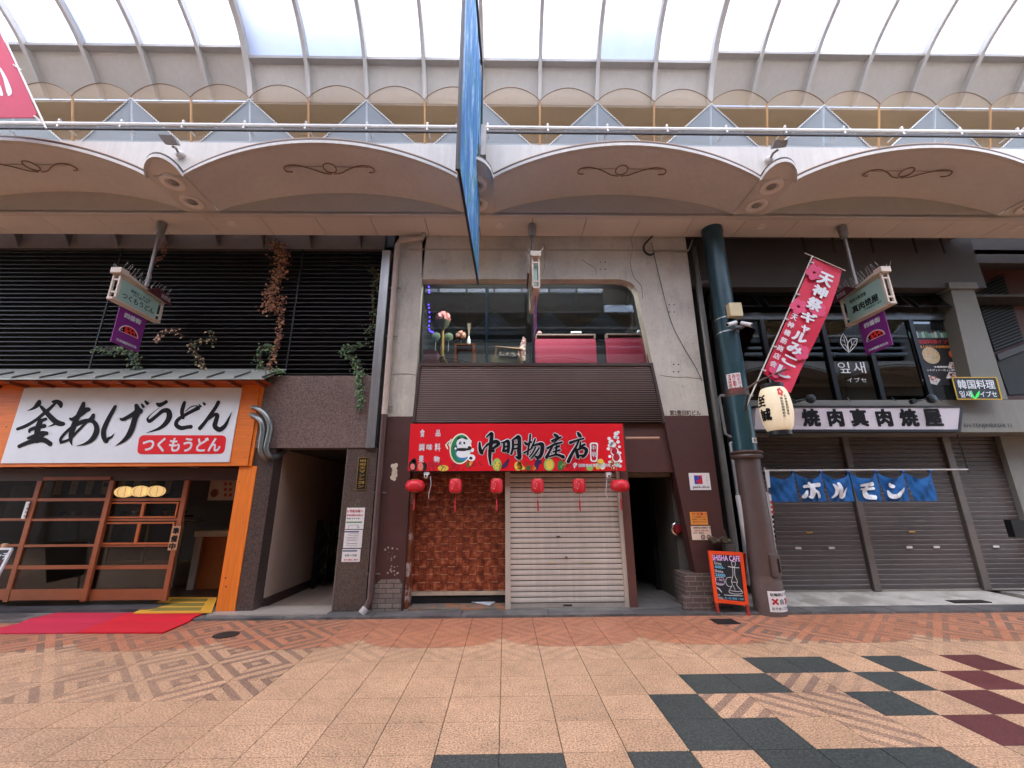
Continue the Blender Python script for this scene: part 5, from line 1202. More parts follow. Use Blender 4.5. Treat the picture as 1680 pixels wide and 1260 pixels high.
# vegetables along the foot
for x_, y_, rx, ry, m_, rot in ((110, 650, 60, 85, 4, .2), (105, 670, 34, 46, 9, .2), (220, 670, 40, 60, 9, 0), (275, 665, 42, 60, 4, 0), (275, 668, 30, 50, 3, 0), (130, 580, 30, 34, 4, 0),
    (550, 690, 78, 46, 7, 0), (550, 680, 60, 28, 5, 0), (1330, 640, 64, 92, 5, 0), (1335, 650, 40, 66, 7, 0), (1325, 655, 26, 50, 5, 0), (1450, 640, 30, 66, 6, .7), (1490, 580, 16, 34, 6, .2), (1640, 660, 60, 66, 7, 0), (910, 640, 22, 44, 10, 0), (950, 620, 20, 40, 11, .4)):
    ell(665, x_, min(y_, 690), rx, min(ry, 735 - min(y_, 690)), .0042 + .0002 * m_, m_, rot if abs(y_ - 690) > 40 or y_ < 650 else 0)
for x_, y_, rx, ry, m_, rot in ((20, 650, 34, 60, 7, 0), (60, 700, 46, 28, 7, 0), (150, 690, 30, 40, 10, .2), (270, 640, 36, 84, 6, .2), (320, 600, 26, 30, 6, 0), (450, 640, 76, 90, 5, 0), (455, 640, 50, 72, 7, 0), (450, 645, 32, 60, 5, 0), (615, 650, 44, 76, 10, .1), (600, 620, 14, 14, 3, 0), (630, 660, 12, 14, 3, 0), (605, 690, 12, 14, 3, 0), (1160, 660, 40, 50, 7, 0), (1225, 655, 44, 56, 0, 0), (1195, 600, 46, 46, 7, 0), (1040, 690, 50, 40, 5, 0)):
    ell(850, x_, min(y_, 690), rx, min(ry, 738 - min(y_, 690)), .0042 + .0002 * m_, m_, rot)
for i in range(46):
    x_ = rnd.choice([rnd.uniform(640, 1200), rnd.uniform(340, 520)]); ell(665, x_, rnd.uniform(600, 715), rnd.uniform(14, 34), rnd.uniform(8, 16), .0036 + i * .000004, 8, rnd.random() * 3, 10)
for i in range(26): ell(850, rnd.uniform(680, 980), rnd.uniform(570, 715), rnd.uniform(14, 34), rnd.uniform(8, 16), .0036 + i * .000004, 8, rnd.random() * 3, 10)
for x_, y_, rr_, m_ in ((1335, 650, 70, 10), (1640, 670, 50, 11), (550, 690, 50, 10), (1785, 660, 60, 10), (2295, 650, 60, 10), (2290, 640, 60, 5), (3035, 640, 80, 5), (3040, 640, 80, 3), (3035, 650, 80, 10), (2455, 650, 40, 3), (1870, 690, 40, 11)):
    for i in range(12): ell(665, x_ + rnd.uniform(-rr_, rr_) * .7, min(722, y_ + rnd.uniform(-rr_, rr_) * .8), rnd.uniform(4, 9), rnd.uniform(7, 14), .0072 + i * .00002, m_, rnd.random() * 3, 8)
# seal and white floral spray
q_ = rpoly([(1038, 318), (1162, 318), (1150, 600), (1050, 600)], 40); em.add([P(850 + x / 8.842, 690 + y / 8.842, YR_ - .004) for x, y in q_], [tuple(range(len(q_)))], 3)
q_ = rpoly([(1058, 338), (1142, 338), (1132, 580), (1068, 580)], 30)
em.add([P(850 + x / 8.842, 690 + y / 8.842, YR_ - .0027 - .0018) for x, y in q_], [tuple(range(len(q_)))], 8)
for x_, y_, r_ in ((1420, 190, 34), (1450, 170, 24), (1410, 240, 30), (1440, 250, 26), (1320, 260, 26), (1350, 310, 40), (1380, 350, 44), (1330, 360, 30), (1310, 410, 26), (1450, 310, 28), (1470, 380, 22), (1475, 470, 26), (1470, 540, 22), (1330, 520, 24), (1490, 590, 24), (1450, 640, 30), (1330, 600, 22), (1480, 660, 24), (1420, 650, 20)): ell(850, x_, y_, r_, r_ * .9, .0046, 3, 0, 12)
ell(850, 1400, 450, 60, 60, .005, 3); ell(850, 1430, 540, 66, 66, .005, 3); ell(850, 1395, 440, 42, 50, .0058, 8); ell(850, 1425, 535, 48, 54, .0058, 8)
em.build('painted_pictures', mcol, rs)
mb = MB()
# ================================================================ LANTERNS under the red signboard
LR = mat('lantern_red', '#d0202c', .4, var=.06); LG = mat('lantern_gold', '#8f6a3c', .4, .4); TS = mat('tassel_red', '#c02430', .7)
YL_ = 6.42; tmplw = tmpln = None
names = ['round red lantern at the left end of the row below the red signboard', 'slim red lantern, second from the left below the signboard', 'slim red lantern in front of the right edge of the woven brown panel', 'slim red lantern at the left of the cream shutter', 'slim red lantern over the right half of the cream shutter', 'round red lantern at the right end of the row beside the brown post']
for k, u in enumerate((681, 747.5, 815, 882, 950, 1017)):
    c = P(u, 797, YL_); wide = k in (0, 5)
    tm_ = tmplw if wide else tmpln
    if tm_ is None:
        o = thing('red_lantern', names[k], 'lantern', c, 'red lanterns below the signboard')
        pr = []
        for i in range(15):
            t = math.pi * i / 14
            r = (.055 + .085 * math.sin(t) ** .8) if wide else (.05 + .045 * math.sin(t) ** .45)
            pr.append((r, -(.085 if wide else .10) * math.cos(t)))
        n_ = 32; m_ = MB(); vs = []
        for r, h in pr:
            for j in range(n_): a = 2 * math.pi * j / n_; rr = r * (1 - .05 * (j % 4 == 0)); vs.append(c + Vector((rr * math.cos(a), rr * math.sin(a), h)))
        m_.add(vs, [(i * n_ + j, i * n_ + (j + 1) % n_, (i + 1) * n_ + (j + 1) % n_, (i + 1) * n_ + j) for i in range(14) for j in range(n_)]); m_.build('body', LR, o, smooth=True)
        hh = .085 if wide else .10
        for s_ in (1, -1): MB().lathe(c + Vector((0, 0, s_ * hh)), [(.056, -.012), (.056, .012)], 20).build('rim', LG, o, smooth=True)
        MB().tube([c + Vector((0, 0, hh)), (c.x, c.y, P(u, 772, YL_).z + .02)], .002, 4).build('string', mat('string', '#4a2020', .6), o)
        MB().tube([c + Vector((0, 0, -hh)), c + Vector((0, 0, -hh - .1)), c + Vector((0, 0, -hh - .12)), c + Vector((0, 0, -hh - .26))], [.003, .004, .012, .01], 6).build('tassel', TS, o)
        if not wide:
            mk = MB()
            for i in range(9):
                a = rnd.uniform(-2.6, -.5); h = rnd.uniform(-.06, .05); r = .0962; p = c + Vector((r * math.cos(a), r * math.sin(a), h)); tx = Vector((-math.sin(a), math.cos(a), 0)); s_ = .010
                mk.quad(p, p + tx * s_, p + tx * s_ + Vector((0, 0, s_)), p + Vector((0, 0, s_)))
            mk.build('printed_marks', mat('lantern_print', '#d8b0a4', .5), o)
        if wide: tmplw = o
        else: tmpln = o
    else: dup(tm_, c, names[k])
# small white cameras under the signboard
for k, u in enumerate((699, 998)):
    c = P(u, 779, 6.5); o = thing('small_camera', ('left' if k == 0 else 'right') + ' small white camera with a dangling white cable below the red signboard', 'camera', c, 'small cameras below the signboard')
    MB().box(c.x - .035, c.x + .05, 6.5, 6.56, c.z - .0, c.z + .045).build('mount', WH, o, bevel=.006)
    MB().lathe(c + Vector((0, -.01, -.02)), [(.01, -.035), (.028, -.02), (.03, .0), (.025, .02)], 14).build('dome', WH if k == 0 else WH, o, smooth=True)
    MB().lathe(c + Vector((0, -.042, -.02)), [(.016, 0), (.012, -.006)], 12, axis='y').build('lens', INK, o)
    pth = [P(u + (7 if k == 0 else -2), 782, 6.52), P(u + (8 if k == 0 else -3), 795, 6.52), P(u + (5 if k == 0 else -4), 808, 6.52), P(u + (4 if k == 0 else -1), 818, 6.52)]
    MB().tube(catmull([tuple(p) for p in pth], 4), .005, 6).build('cable', WH, o)
# ================================================================ YAKINIKU SIGNBOARD, lamps, noren
YG = 6.64
gx = [P(1240, 668, YG), P(1577, 668, YG), P(1573, 705, YG), P(1238, 705, YG)]
gs = MB().prism(gx, (0, .12, 0)).build('grill_signboard', mat('grill_sign_white', '#bdb6bb', .4, var=.03)); tag(gs, 'long white signboard with six heavy black characters and a black frame on the grey band', 'sign')
m_ = MB()
for q_ in ([(1238, 665.5), (1580, 665.5), (1580, 668.5), (1238, 668.5)], [(1237, 704.5), (1577, 704.5), (1577, 708.5), (1237, 708.5)], [(1576.5, 668.6), (1580, 668.6), (1577, 704.4), (1572.8, 704.4)]): m_.pxp(q_, YG - .012, .14)
m_.build('frame', mat('frame_black', '#1a171c', .4), gs)
for ch, a, b in (('焼', 232, 352), ('肉', 402, 508), ('真', 553, 668), ('肉', 722, 828), ('焼', 877, 1000), ('屋', 1036, 1158)):
    mb = MB()
    wpx(mb, ch, 1260 + a / 4, 600 + 283 / 4, 1260 + b / 4, 600 + 400 / 4, YG, bold=.058, m=0)
    mb.build('character', INK, gs)
for k, u in enumerate((1328, 1526)):
    c = P(u, 655, 6.45); o = thing('sign_spotlight', 'small black spotlight above the grill signboard, ' + ('near the red flag' if k == 0 else 'near the Korean food sign'), 'lamp', c, 'spotlights above the grill signboard')
    m_ = MB().lathe(c + Vector((0, 0, 0)), [(.02, -.06), (.07, -.05), (.075, -.02), (.05, .03), (.02, .05)], 18, axis='y'); m_.build('head', mat('lamp_black', '#151517', .35), o, smooth=True)
    MB().tube([c, c + Vector((0, .1, .02)), (c.x, YB, c.z + .02)], .012, 8).build('arm', MATS['lamp_black'], o)
    c2 = c + Vector((-.27, .02, -.03)); MB().tube([c2, c + Vector((-.08, 0, 0))], .01, 8).lathe(c2, [(.04, -.03), (.04, .03), (.01, .05)], 14, axis='y').build('junction', MATS['lamp_black'], o, smooth=True)
for k, u in enumerate((1395, 1470, 1545)):
    c = P(u, 658, 6.6); tag(MB().tube([c, (c.x + .12, YB, c.z + .1)], .008, 6).build('stay_rod', MATS['lamp_black']), ('left', 'middle', 'right')[k] + ' thin black stay rod holding the top of the grill signboard', 'rod', 'stay rods of the grill signboard')
YQ = 6.72
nr = thing('shop_curtain', 'blue split curtain with four white katakana hung on a pale pole before the dark shutters', 'curtain', P(1400, 775, YQ))
pa_, pb_ = P(1252, 772, YQ), P(1588, 772, YQ)
MB().tube([pa_, (pb_.x, pb_.y, pa_.z)], .014, 10).build('pole', mat('pole_pale', '#b9b3ac', .35, .4), nr, smooth=True)
for uu in (1590,): MB().tube([P(uu - 1, 775, YQ), P(uu - 20, 712, YQ - .0)], .01, 6).build('hanger', MATS['lamp_black'], nr)
BLU = mat('curtain_blue', '#00508c', .8, var=.1, vscale=6); BLU2 = mat('curtain_blue_loop', '#0a4a86', .7)
cx0 = P(1256, 776, YQ).x; cz0 = P(1400, 774, YQ).z - .012; cz1 = P(1400, 822.5, YQ).z; cx1 = P(1526, 776, YQ).x; wbay = (cx1 - cx0) / 6
def cloth(x, t):
    """depth and height of the curtain at x, t = 0 top .. 1 hem"""
    b = (x - cx0) / wbay; f = b - math.floor(b); fb_ = math.floor(b)
    sag = .10 * (4 * f * (1 - f)) * (1 - t) ** 2.2
    y = YQ - .012 - .05 * math.sin(math.pi * f) * (1 - t * .3) + .024 * math.sin(t * 7 + f * 8 + fb_ * 2) * math.sin(math.pi * f) + .007 * math.sin(f * 19 - t * 9 + fb_) * (.3 + t * .7)
    z = cz0 - sag + (cz1 - cz0 + sag * .0) * t
    return y, z
for b in range(6):
    m_ = MB(); nx, ny = 26, 16; vs = []
    for j in range(ny + 1):
        for i in range(nx + 1):
            t = j / ny; f = i / nx; gap = .012 + .03 * t ** 2 if b > 0 else .0; x = cx0 + wbay * b + gap * (1 - f) + wbay * f * 1.0 - (.006 + .02 * t ** 2) * f
            y, z = cloth(cx0 + wbay * (b + min(max(f, .001), .999)), t); vs.append((x + .02 * t, y, z))
    m_.add(vs, [(j * (nx + 1) + i, j * (nx + 1) + i + 1, (j + 1) * (nx + 1) + i + 1, (j + 1) * (nx + 1) + i) for j in range(ny) for i in range(nx)])
    m_.build('cloth_panel', BLU, nr, smooth=True)
for b in range(7):
    x = cx0 + wbay * b; MB().lathe((x, YQ, cz0 + .012), [(.022, -.02), (.022, .02)], 10, axis='x').build('loop', BLU2, nr, smooth=True)
def onclo(a, b_, l):
    p = P(1250 + a / 5.793, 760 + b_ / 5.793, YQ - .03); t = min(1, max(0, (cz0 - p.z) / (cz0 - cz1))); y, z = cloth(p.x, t); return Vector((p.x, min(y, cloth(p.x - .02, t)[0]) - .016 - l, p.z))
def dense(st): return catmull(st, 3)
KT = [[(388, 222, 30), (450, 215, 38), (520, 205, 44)], [(432, 185, 26), (462, 240, 42), (455, 315, 44), (430, 318, 22)], [(422, 262, 20), (408, 295, 34), (392, 322, 40)], [(485, 262, 24), (520, 295, 40), (535, 320, 44)],
 [(665, 200, 16), (690, 240, 34), (690, 285, 36), (655, 328, 18)], [(700, 190, 28), (728, 250, 40), (745, 318, 44), (775, 290, 30), (792, 235, 12)],
 [(920, 213, 26), (980, 205, 34), (1040, 198, 46)], [(925, 248, 20), (990, 245, 26), (1045, 240, 30)], [(985, 215, 36), (962, 265, 44), (990, 318, 46), (1055, 325, 46)],
 [(1192, 195, 20), (1215, 215, 40), (1240, 222, 34)], [(1190, 262, 18), (1215, 312, 46), (1260, 310, 44), (1300, 270, 34), (1318, 235, 12)]]
for a_, b_ in ((0, 4), (4, 6), (6, 9), (9, 11)):
    mb = MB(); brush(mb, KT[a_:b_], onclo, grow=-1.5, m=0, sub=6, d0=.006); mb.build('kana', WHT, nr)
# Korean food signboard
YK_ = 6.6
ks = MB().prism([P(1562, 619.5, YK_), P(1634, 619.5, YK_), P(1643.5, 655, YK_), P(1571, 655, YK_)], (0, .06, 0)).build('korean_food_sign', mat('ks_black', '#0f1012', .35, var=0))
tag(ks, 'small black sign with a yellow border, white characters and a green leaf', 'sign')
m_ = MB(); qd = [P(1562, 619.5, YK_ - .004), P(1634, 619.5, YK_ - .004), P(1643.5, 655, YK_ - .004), P(1571, 655, YK_ - .004)]
for i in range(4): m_.tube([qd[i], qd[(i + 1) % 4]], .009, 5)
m_.build('yellow_border', mat('ks_yellow', '#d9b13a', .4, var=0), ks)
m_ = MB()
vs, fs = glyphs('韓国料理', .02)
def skew(body, u0, v0, u1, v1, bold, mm, mbx):
    vs, fs = glyphs(body, bold); x0 = min(v[0] for v in vs); x1 = max(v[0] for v in vs); y0 = min(v[1] for v in vs); y1 = max(v[1] for v in vs)
    mbx.add([P(u0 + (u1 - u0) * (x - x0) / (x1 - x0) + (1 - (y - y0) / (y1 - y0)) * (v1 - v0) * .26, v1 + (v0 - v1) * (y - y0) / (y1 - y0), YK_ - .004 - l) for x, y, l in vs], fs, mm)
skew('韓国料理', 1569, 623, 1630, 638, .02, 0, m_); skew('잎새', 1573, 641, 1592, 652, .02, 0, m_); skew('イプセ', 1607, 642, 1634, 651, .02, 0, m_); m_.build('letters', WHT, ks)
m_ = MB(); brush(m_, [[(1600, 654, 1.5), (1594.5, 648, 4), (1594, 641, 1)], [(1600, 654, 1.5), (1604, 648, 5), (1607, 641, 1)]], lambda a, b, l: P(a, b, YK_ - .004 - l)); m_.build('leaf_mark', mat('leaf_green', '#2fc24a', .4, var=0, emit=.1), ks)
# ================================================================ HANGING STREET SIGNS
SW = mat('street_sign_frame', '#c9b8a6', .5, var=.05); SF = mat('street_sign_face', '#9fc0b2', .35, var=.05); PU = mat('purple_flag', '#7a2a78', .5, var=.05); RO = mat('plum_roof', '#5a2c34', .5); SPK = mat('spike_steel', '#b0a69c', .4, .4)
def street_sign(X, y0, y1, zb_, zt_, ypole, label, body, big):
    o = thing('hanging_street_sign', label, 'sign', (X, ypole, 6.15), 'hanging street signs')
    MB().tube([(X, ypole, 6.15), (X, ypole, zt_ + .05)], .028, 12).build('pole', mat('sign_pole', '#8d8782', .4, .3), o, smooth=True)
    MB().lathe((X, ypole, 6.15), [(.05, -.24), (.065, -.2), (.075, -.02), (.06, 0)], 18).build('flange', MATS['sign_pole'], o, smooth=True)
    hx = .048
    for yy in (y0, y1 - .035):
        for sx in (-1, 1): MB().box(X + sx * hx - .014, X + sx * hx + .014, yy, yy + .035, zb_, zt_ - .02).build('upright', SW, o, bevel=.003)
    for yy in (y0, y1 - .035):
        m_ = MB()
        for z in (zb_ + .08, zt_ - .12): m_.box(X - hx + .014, X + hx - .014, yy + .005, yy + .03, z, z + .025)
        m_.build('crossbar', SW, o)
    MB().box(X - .05, X + .05, y0 - .02, y1 + .02, zb_ - .04, zb_ - .001).build('lower_rail', SW, o, bevel=.004)
    MB().box(X - .028, X + .028, y0 + .07, y1 - .07, zb_ + .001, zt_ - .07).build('lamp_box', SF, o)
    # low gable roof: a sloping board each way with an inset plum crest near the pole
    m_ = MB()
    m_.prism([(X - .08, y0 - .04, zt_ - .02), (X + .08, y0 - .04, zt_ - .02), (X + .08, y0 - .04, zt_ + .07), (X - .08, y0 - .04, zt_ + .07)], (0, .14, 0))
    m_.prism([(X - .07, y0 + .09, zt_), (X - .07, y0 + .09, zt_ + .05), (X - .07, y0 + .4, zt_ - .0), (X - .07, y1 + .03, zt_ - .04), (X - .07, y1 + .03, zt_ - .08), (X - .07, y0 + .4, zt_ - .04)], (.14, 0, 0))
    m_.build('roof_board', SW, o, bevel=.003)
    for sx in (-1, 1):
        c_ = [(X + sx * .075, y0 + .45, zt_ - .045), (X + sx * .075, y1 + .12, zt_ - .09), (X + sx * .075, y1 + .02, zt_ + .06), (X + sx * .075, y0 + .62, zt_ + .08)]
        MB().prism(c_, (sx * .02, 0, 0)).build('plum_crest', RO, o)
    m_ = MB(); k = 0; yy = y0 - .02
    while yy < y1:
        for sx in (-.06, .06): m_.tube([(X + sx, yy, zt_ + .02), (X + sx * 2 + rnd.uniform(-.03, .03), yy + rnd.uniform(-.03, .03), zt_ + .17)], .0018, 4)
        yy += .055
    sp_ = m_.build('bird_spikes', SPK, o)
    for sx in (1, -1):
        # lettering reads from both sides; it faces the street walkers
        ex_ = Vector((0, sx, 0)); m_ = MB()
        yS = y0 + .11 if sx > 0 else y1 - .11; L_ = (y1 - y0) - .22; hh = zt_ - zb_ - .09
        xo = X + sx * .0295
        for (tx, fa, fb, ga, gb, bo) in body: write(m_, tx, (xo, yS + sx * L_ * fa, zb_ + .02 + hh * ga), ex_ * L_ * (fb - fa), (0, 0, hh * (gb - ga)), off=(0, 0, 0), bold=bo)
        m_.build('sign_text', INK, o)
        m_ = MB(); write(m_, '天四北', (X + sx * .0965, (y0 + .72) if sx > 0 else (y1 - .0), zt_ - .045), ex_ * .2, (0, 0, .08), off=(0, 0, 0), bold=.02); m_.build('crest_text', mat('crest_white', '#cfc4c0', .5, var=0), o)
    # purple pennant with ladybird
    fy0, fy1, fz0, fz1 = y0 + .17, y0 + .66, zb_ - .64, zb_ - .07
    fl = MB().box(X - .006, X + .006, fy0, fy1, fz0, fz1).build('purple_pennant', PU, o)
    for sx in (1, -1):
        def Q(a, b, d): return Vector((X + sx * (.007 + d), (fy0 + (fy1 - fy0) * a) if sx > 0 else (fy1 - (fy1 - fy0) * a), fz0 + (fz1 - fz0) * b))
        m_ = MB(); h1 = Q(0, 0, .0); exu = (Q(1, 0, 0) - Q(0, 0, 0)); ezu = (Q(0, 1, 0) - Q(0, 0, 0))
        write(m_, '四番街', Q(.2, .76, .002), exu * .62, ezu * .15, off=(0, 0, 0), bold=.05, m=0); write(m_, '天神橋筋商店会', Q(.14, .07, .002), exu * .74, ezu * .075, off=(0, 0, 0), bold=.04, m=0)
        def hs_(rx, ry, cx_, cy_, d, m, n=18):
            pts = [Q(cx_ + rx * math.cos(math.pi * i / n), cy_ + ry * math.sin(math.pi * i / n), d) for i in range(n + 1)]; m_.add(pts, [tuple(range(n + 1))], m)
        hs_(.36, .24, .5, .36, .0012, 0); hs_(.32, .205, .5, .372, .002, 1); 
        m_.add([Q(.19, .372, .0028), Q(.34, .372, .0028), Q(.33, .54, .0028), Q(.24, .47, .0028)], [(0, 1, 2, 3)], 2)
        for a, b in ((.45, .5), (.6, .51), (.5, .42), (.64, .42), (.74, .43)):
            pts = [Q(a + .04 * math.cos(2 * math.pi * i / 12), b + .03 * math.sin(2 * math.pi * i / 12), .003) for i in range(12)]; m_.add(pts, [tuple(range(12))], 2)
        m_.add([Q(.25 + .018 * math.cos(2 * math.pi * i / 8), .42 + .014 * math.sin(2 * math.pi * i / 8), .0034) for i in range(8)], [tuple(range(8))], 0)
        m_.build('pennant_print', [WHT, mat('ladybird_red', '#cf2a26', .5, var=0), INK], fl)
    return o
b1 = [('つくもうどん', .03, .97, .12, .42, .02), ('鍋焼き・きつね', .22, .8, .62, .78, .01), ('手打ち麺かま揚げ', .3, .78, .5, .6, .01)]
b2 = [('真肉焼屋', .1, .9, .22, .52, .04), ('焼肉大衆酒場', .08, .6, .66, .82, .02), ('天神橋筋四丁目店', .45, .95, .1, .2, .01)]
b0 = [('中明物産店', .08, .92, .25, .6, .03)]
xs_ = P(243, 458, 6.3).x
a_ = PX(182, 487, xs_); t_ = PX(203, 453, xs_); 
street_sign(xs_, a_.y, a_.y + .86, a_.z, t_.z, 6.3, 'pale green hanging street sign with ladybird pennant before the black louvres', b1, 1)
xs2 = P(1407, 475, 6.3).x; a_ = PX(1466, 494, xs2)
street_sign(xs2, PX(1464, 494, xs2).y, PX(1464, 494, xs2).y + .86, a_.z, a_.z + .52, 6.3, 'pale green hanging street sign with ladybird pennant before the grey building windows', b2, 1)
xs3 = P(874, 420, 6.3).x; 
street_sign(xs3, 5.72, 6.58, 4.64, 5.16, 6.3, 'hanging street sign seen edge on before the rounded upper window', b0, 1)
# ================================================================ BANNERS
def bannermat(name):
    m = bpy.data.materials.new(name); m.use_nodes = True; MATS[name] = m; t = NT(m)
    n_ = t.noise(3.0, 5, 0.7, sc=(1, 1.4, 0.35)); co = t.ramp(n_, [(0.38, lin('#2a6fae')), (0.52, lin('#4b93c9')), (0.6, lin('#b9d5e6')), (0.68, lin('#3c85bd'))])
    g_ = t.ramp(t.noise(2.0, 3, 0.6), [(0.58, 0.0), (0.64, 1.0)]); co = t.mix(g_, co, lin('#3f8f86')); t.l(co, t.b.inputs['Base Color']); t.b.inputs['Roughness'].default_value = .6
    return m
bb = thing('blue_banner', 'tall blue festival banner hanging edge on across the middle of the arcade', 'banner', (-.43, 4.2, 4.6))
xn, xf = PX(753, 280, -.445), None
zb2 = PX(753, 280, -.445).z; yn = PX(753, 280, -.445).y; yf_ = yn * 1.0
xfar = -.40; pfar = PX(785, 466, xfar); 
m_ = MB(); vs = []; ny, nz = 14, 24
yf_ = pfar.y
for j in range(nz + 1):
    for i in range(ny + 1):
        a = i / ny; b = j / nz; y = yn + (yf_ - yn) * a; x = -.445 + .045 * a + .022 * math.sin(a * 6 + b * 5) * a * (1 - a) * 2 + .05 * a * max(0, .0)
        vs.append((x, y, zb2 + (pfar.z - zb2) * a + b * 3.9))
m_.add(vs, [(j * (ny + 1) + i, j * (ny + 1) + i + 1, (j + 1) * (ny + 1) + i + 1, (j + 1) * (ny + 1) + i) for j in range(nz) for i in range(ny)])
m_.build('cloth', bannermat('banner_blue'), bb, smooth=True)
MB().tube([(-.455, yn - .03, zb2 - .02), (-.455, yn - .03, zb2 + 3.95)], .022, 8).build('edge_pole', mat('pole_dark', '#2b2523', .4, .2), bb, smooth=True)
MB().tube([(-.445, yn - .05, zb2 - .015), (-.405, yf_, pfar.z - .01)], .016, 8).build('bottom_rod', MATS['pole_dark'], bb, smooth=True)
MB().tube([(-.43, yn - .1, zb2 + 3.93), (-.38, 5.35, zb2 + 3.93)], .02, 8).build('top_rod', MATS['pole_dark'], bb, smooth=True)
MB().tube([(-.36, 5.32, 6.5), (-.36, 5.32, zb2 + 3.93)], .018, 8).build('hanger_pole', MATS['pole_dark'], bb, smooth=True)
a_ = P(795, 213, 5.3); MB().box(a_.x - .05, a_.x + .03, 5.2, 5.33, P(795, 262, 5.3).z, a_.z).build('bracket', mat('bracket_steel', '#8f8a84', .4, .5), bb)
# red banner, top left
YF_ = 4.6
rbn = thing('red_banner', 'crimson banner with white writing on a tilted pole at the top left corner', 'banner', P(20, 120, YF_))
MB().prism([P(-60, -60, YF_), P(-22, -20, YF_), P(0, 55, YF_), P(30, 115, YF_), P(60, 186, YF_), P(57, 193, YF_), P(-60, 193, YF_)], (0, .012, 0)).build('cloth', mat('banner_crimson', '#c01f45', .6, var=.06), rbn)
MB().tube([P(-40, -40, YF_ - .01), P(76, 211, YF_ - .01)], .012, 8).build('pole', mat('pole_white', '#cfc5b8', .4), rbn)
m_ = MB()
for (u0, v0), (u1, v1) in (((22, 106), (36, 116)), ((56, 190), (68, 199))): m_.tube([P(u0, v0, YF_ - .01), P(u1, v1, YF_ - .01)], .01, 6)
m_.build('clips', MATS['pole_white'], rbn)
m_ = MB(); brush(m_, [[(-20, 130, 6), (-4, 140, 7), (3, 156, 5)], [(0, 112, 3), (8, 128, 6), (15, 150, 9), (14, 156, 4)], [(-30, 100, 6), (-10, 108, 7)]], lambda a, b, l: P(a, b, YF_ - .004 - l)); m_.build('letters', WHT, rbn)
# festival flag on the column
YH = 6.0
fg = thing('festival_flag', 'slanting crimson festival flag with white writing and pink blossoms fixed to the teal column', 'flag', P(1290, 540, YH))
fr0 = [(1335, 424), (1381, 444), (1376, 462), (1352, 500), (1330, 560), (1305, 640), (1296, 640), (1281, 628), (1252, 613)]
m_ = MB(); n1 = 26; vs = []
for j in range(n1 + 1):
    b = j / n1
    L_ = (1335 + (1252 - 1335) * b, 424 + (612 - 424) * b); r_k = [(0, (1381, 444)), (.12, (1377, 462)), (.3, (1362, 506)), (.55, (1340, 555)), (.8, (1314, 606)), (1, (1297, 645))]
    for q in range(len(r_k) - 1):
        if r_k[q][0] <= b <= r_k[q + 1][0]:
            s_ = (b - r_k[q][0]) / (r_k[q + 1][0] - r_k[q][0]); R2 = tuple(r_k[q][1][w_] + (r_k[q + 1][1][w_] - r_k[q][1][w_]) * s_ for w_ in (0, 1)); break
    for i in range(11):
        a = i / 10; vs.append(P(L_[0] + (R2[0] - L_[0]) * a, L_[1] + (R2[1] - L_[1]) * a, YH + .03 * math.sin(b * 9 + a * 2) * a))
m_.add(vs, [(j * 11 + i, j * 11 + i + 1, (j + 1) * 11 + i + 1, (j + 1) * 11 + i) for j in range(n1) for i in range(10)])
m_.build('cloth', mat('flag_crimson', '#c8183a', .6, var=.05), fg, smooth=True)
MB().tube([P(1333, 420, YH - .01), P(1222, 672, 6.12)], .011, 8).build('pole', MATS['pole_white'], fg)
MB().tube([P(1320, 415, YH - .01), P(1387, 444, YH - .01)], .009, 6).build('top_rod', MATS['pole_white'], fg)
m_ = MB()
for b in (.02, .3, .52, .76, .97):
    u, v = 1333 - 83 * b, 426 + 186 * b; m_.tube([P(u - 3, v, YH - .02), P(u + 4, v + 2, YH - .02)], .012, 6)
m_.build('ties', MATS['sign_white'], fg)
def fpt(a, b, d=.02): # a across 0..1, b down 0..1
    L_ = Vector((1335 - 83 * b, 424 + 188 * b)); R2 = Vector((1381 - 84 * b, 444 + 190 * b)); q = L_ + (R2 - L_) * a; return P(q.x, q.y, YH - d)
m_ = MB()
fy_ = lambda k: -.0
for (a, b) in ((.2, .1), (.8, .36), (.18, .4), (.85, .72), (.4, .93)):
    for i in range(5):
        t = 2 * math.pi * i / 5 + .3; pts = [fpt(a + .17 * math.cos(t) + .13 * math.cos(s_), b + (.17 * math.sin(t) + .13 * math.sin(s_)) * .22, .031 + i * .0006) for s_ in [2 * math.pi * q / 10 for q in range(10)]]; m_.add(pts, [tuple(range(10))])
m_.build('blossoms', mat('blossom_pink', '#cf3f66', .6, var=0), fg)
m_ = MB()
big = '天神祭ギャルみこし'; st = [.115, .22, .33, .445, .54, .615, .715, .82, .92]
for i, ch in enumerate(big):
    s_ = (.1, .092, .1, .085, .06, .08, .09, .07, .085)[i]
    vs, fs = glyphs(ch, .05); x0 = min(v[0] for v in vs); x1 = max(v[0] for v in vs); y0 = min(v[1] for v in vs); y1 = max(v[1] for v in vs)
    ca, cb_ = .63 + (.05 if ch == 'ャ' else 0), st[i]
    wa = .26 if ch != 'ャ' else .15
    m_.add([fpt(ca + wa * 2 * ((x - x0) / (x1 - x0) - .5), cb_ - s_ * ((y - y0) / (y1 - y0) - .5), .036 + l) for x, y, l in vs], fs)
for i, ch in enumerate('天神橋筋商店会'):
    vs, fs = glyphs(ch, .03); x0 = min(v[0] for v in vs); x1 = max(v[0] for v in vs); y0 = min(v[1] for v in vs); y1 = max(v[1] for v in vs)
    m_.add([fpt(.19 + .22 * ((x - x0) / (x1 - x0) - .5), .49 + i * .068 - .048 * ((y - y0) / (y1 - y0) - .5), .036 + l) for x, y, l in vs], fs)
m_.build('flag_text', WHT, fg)
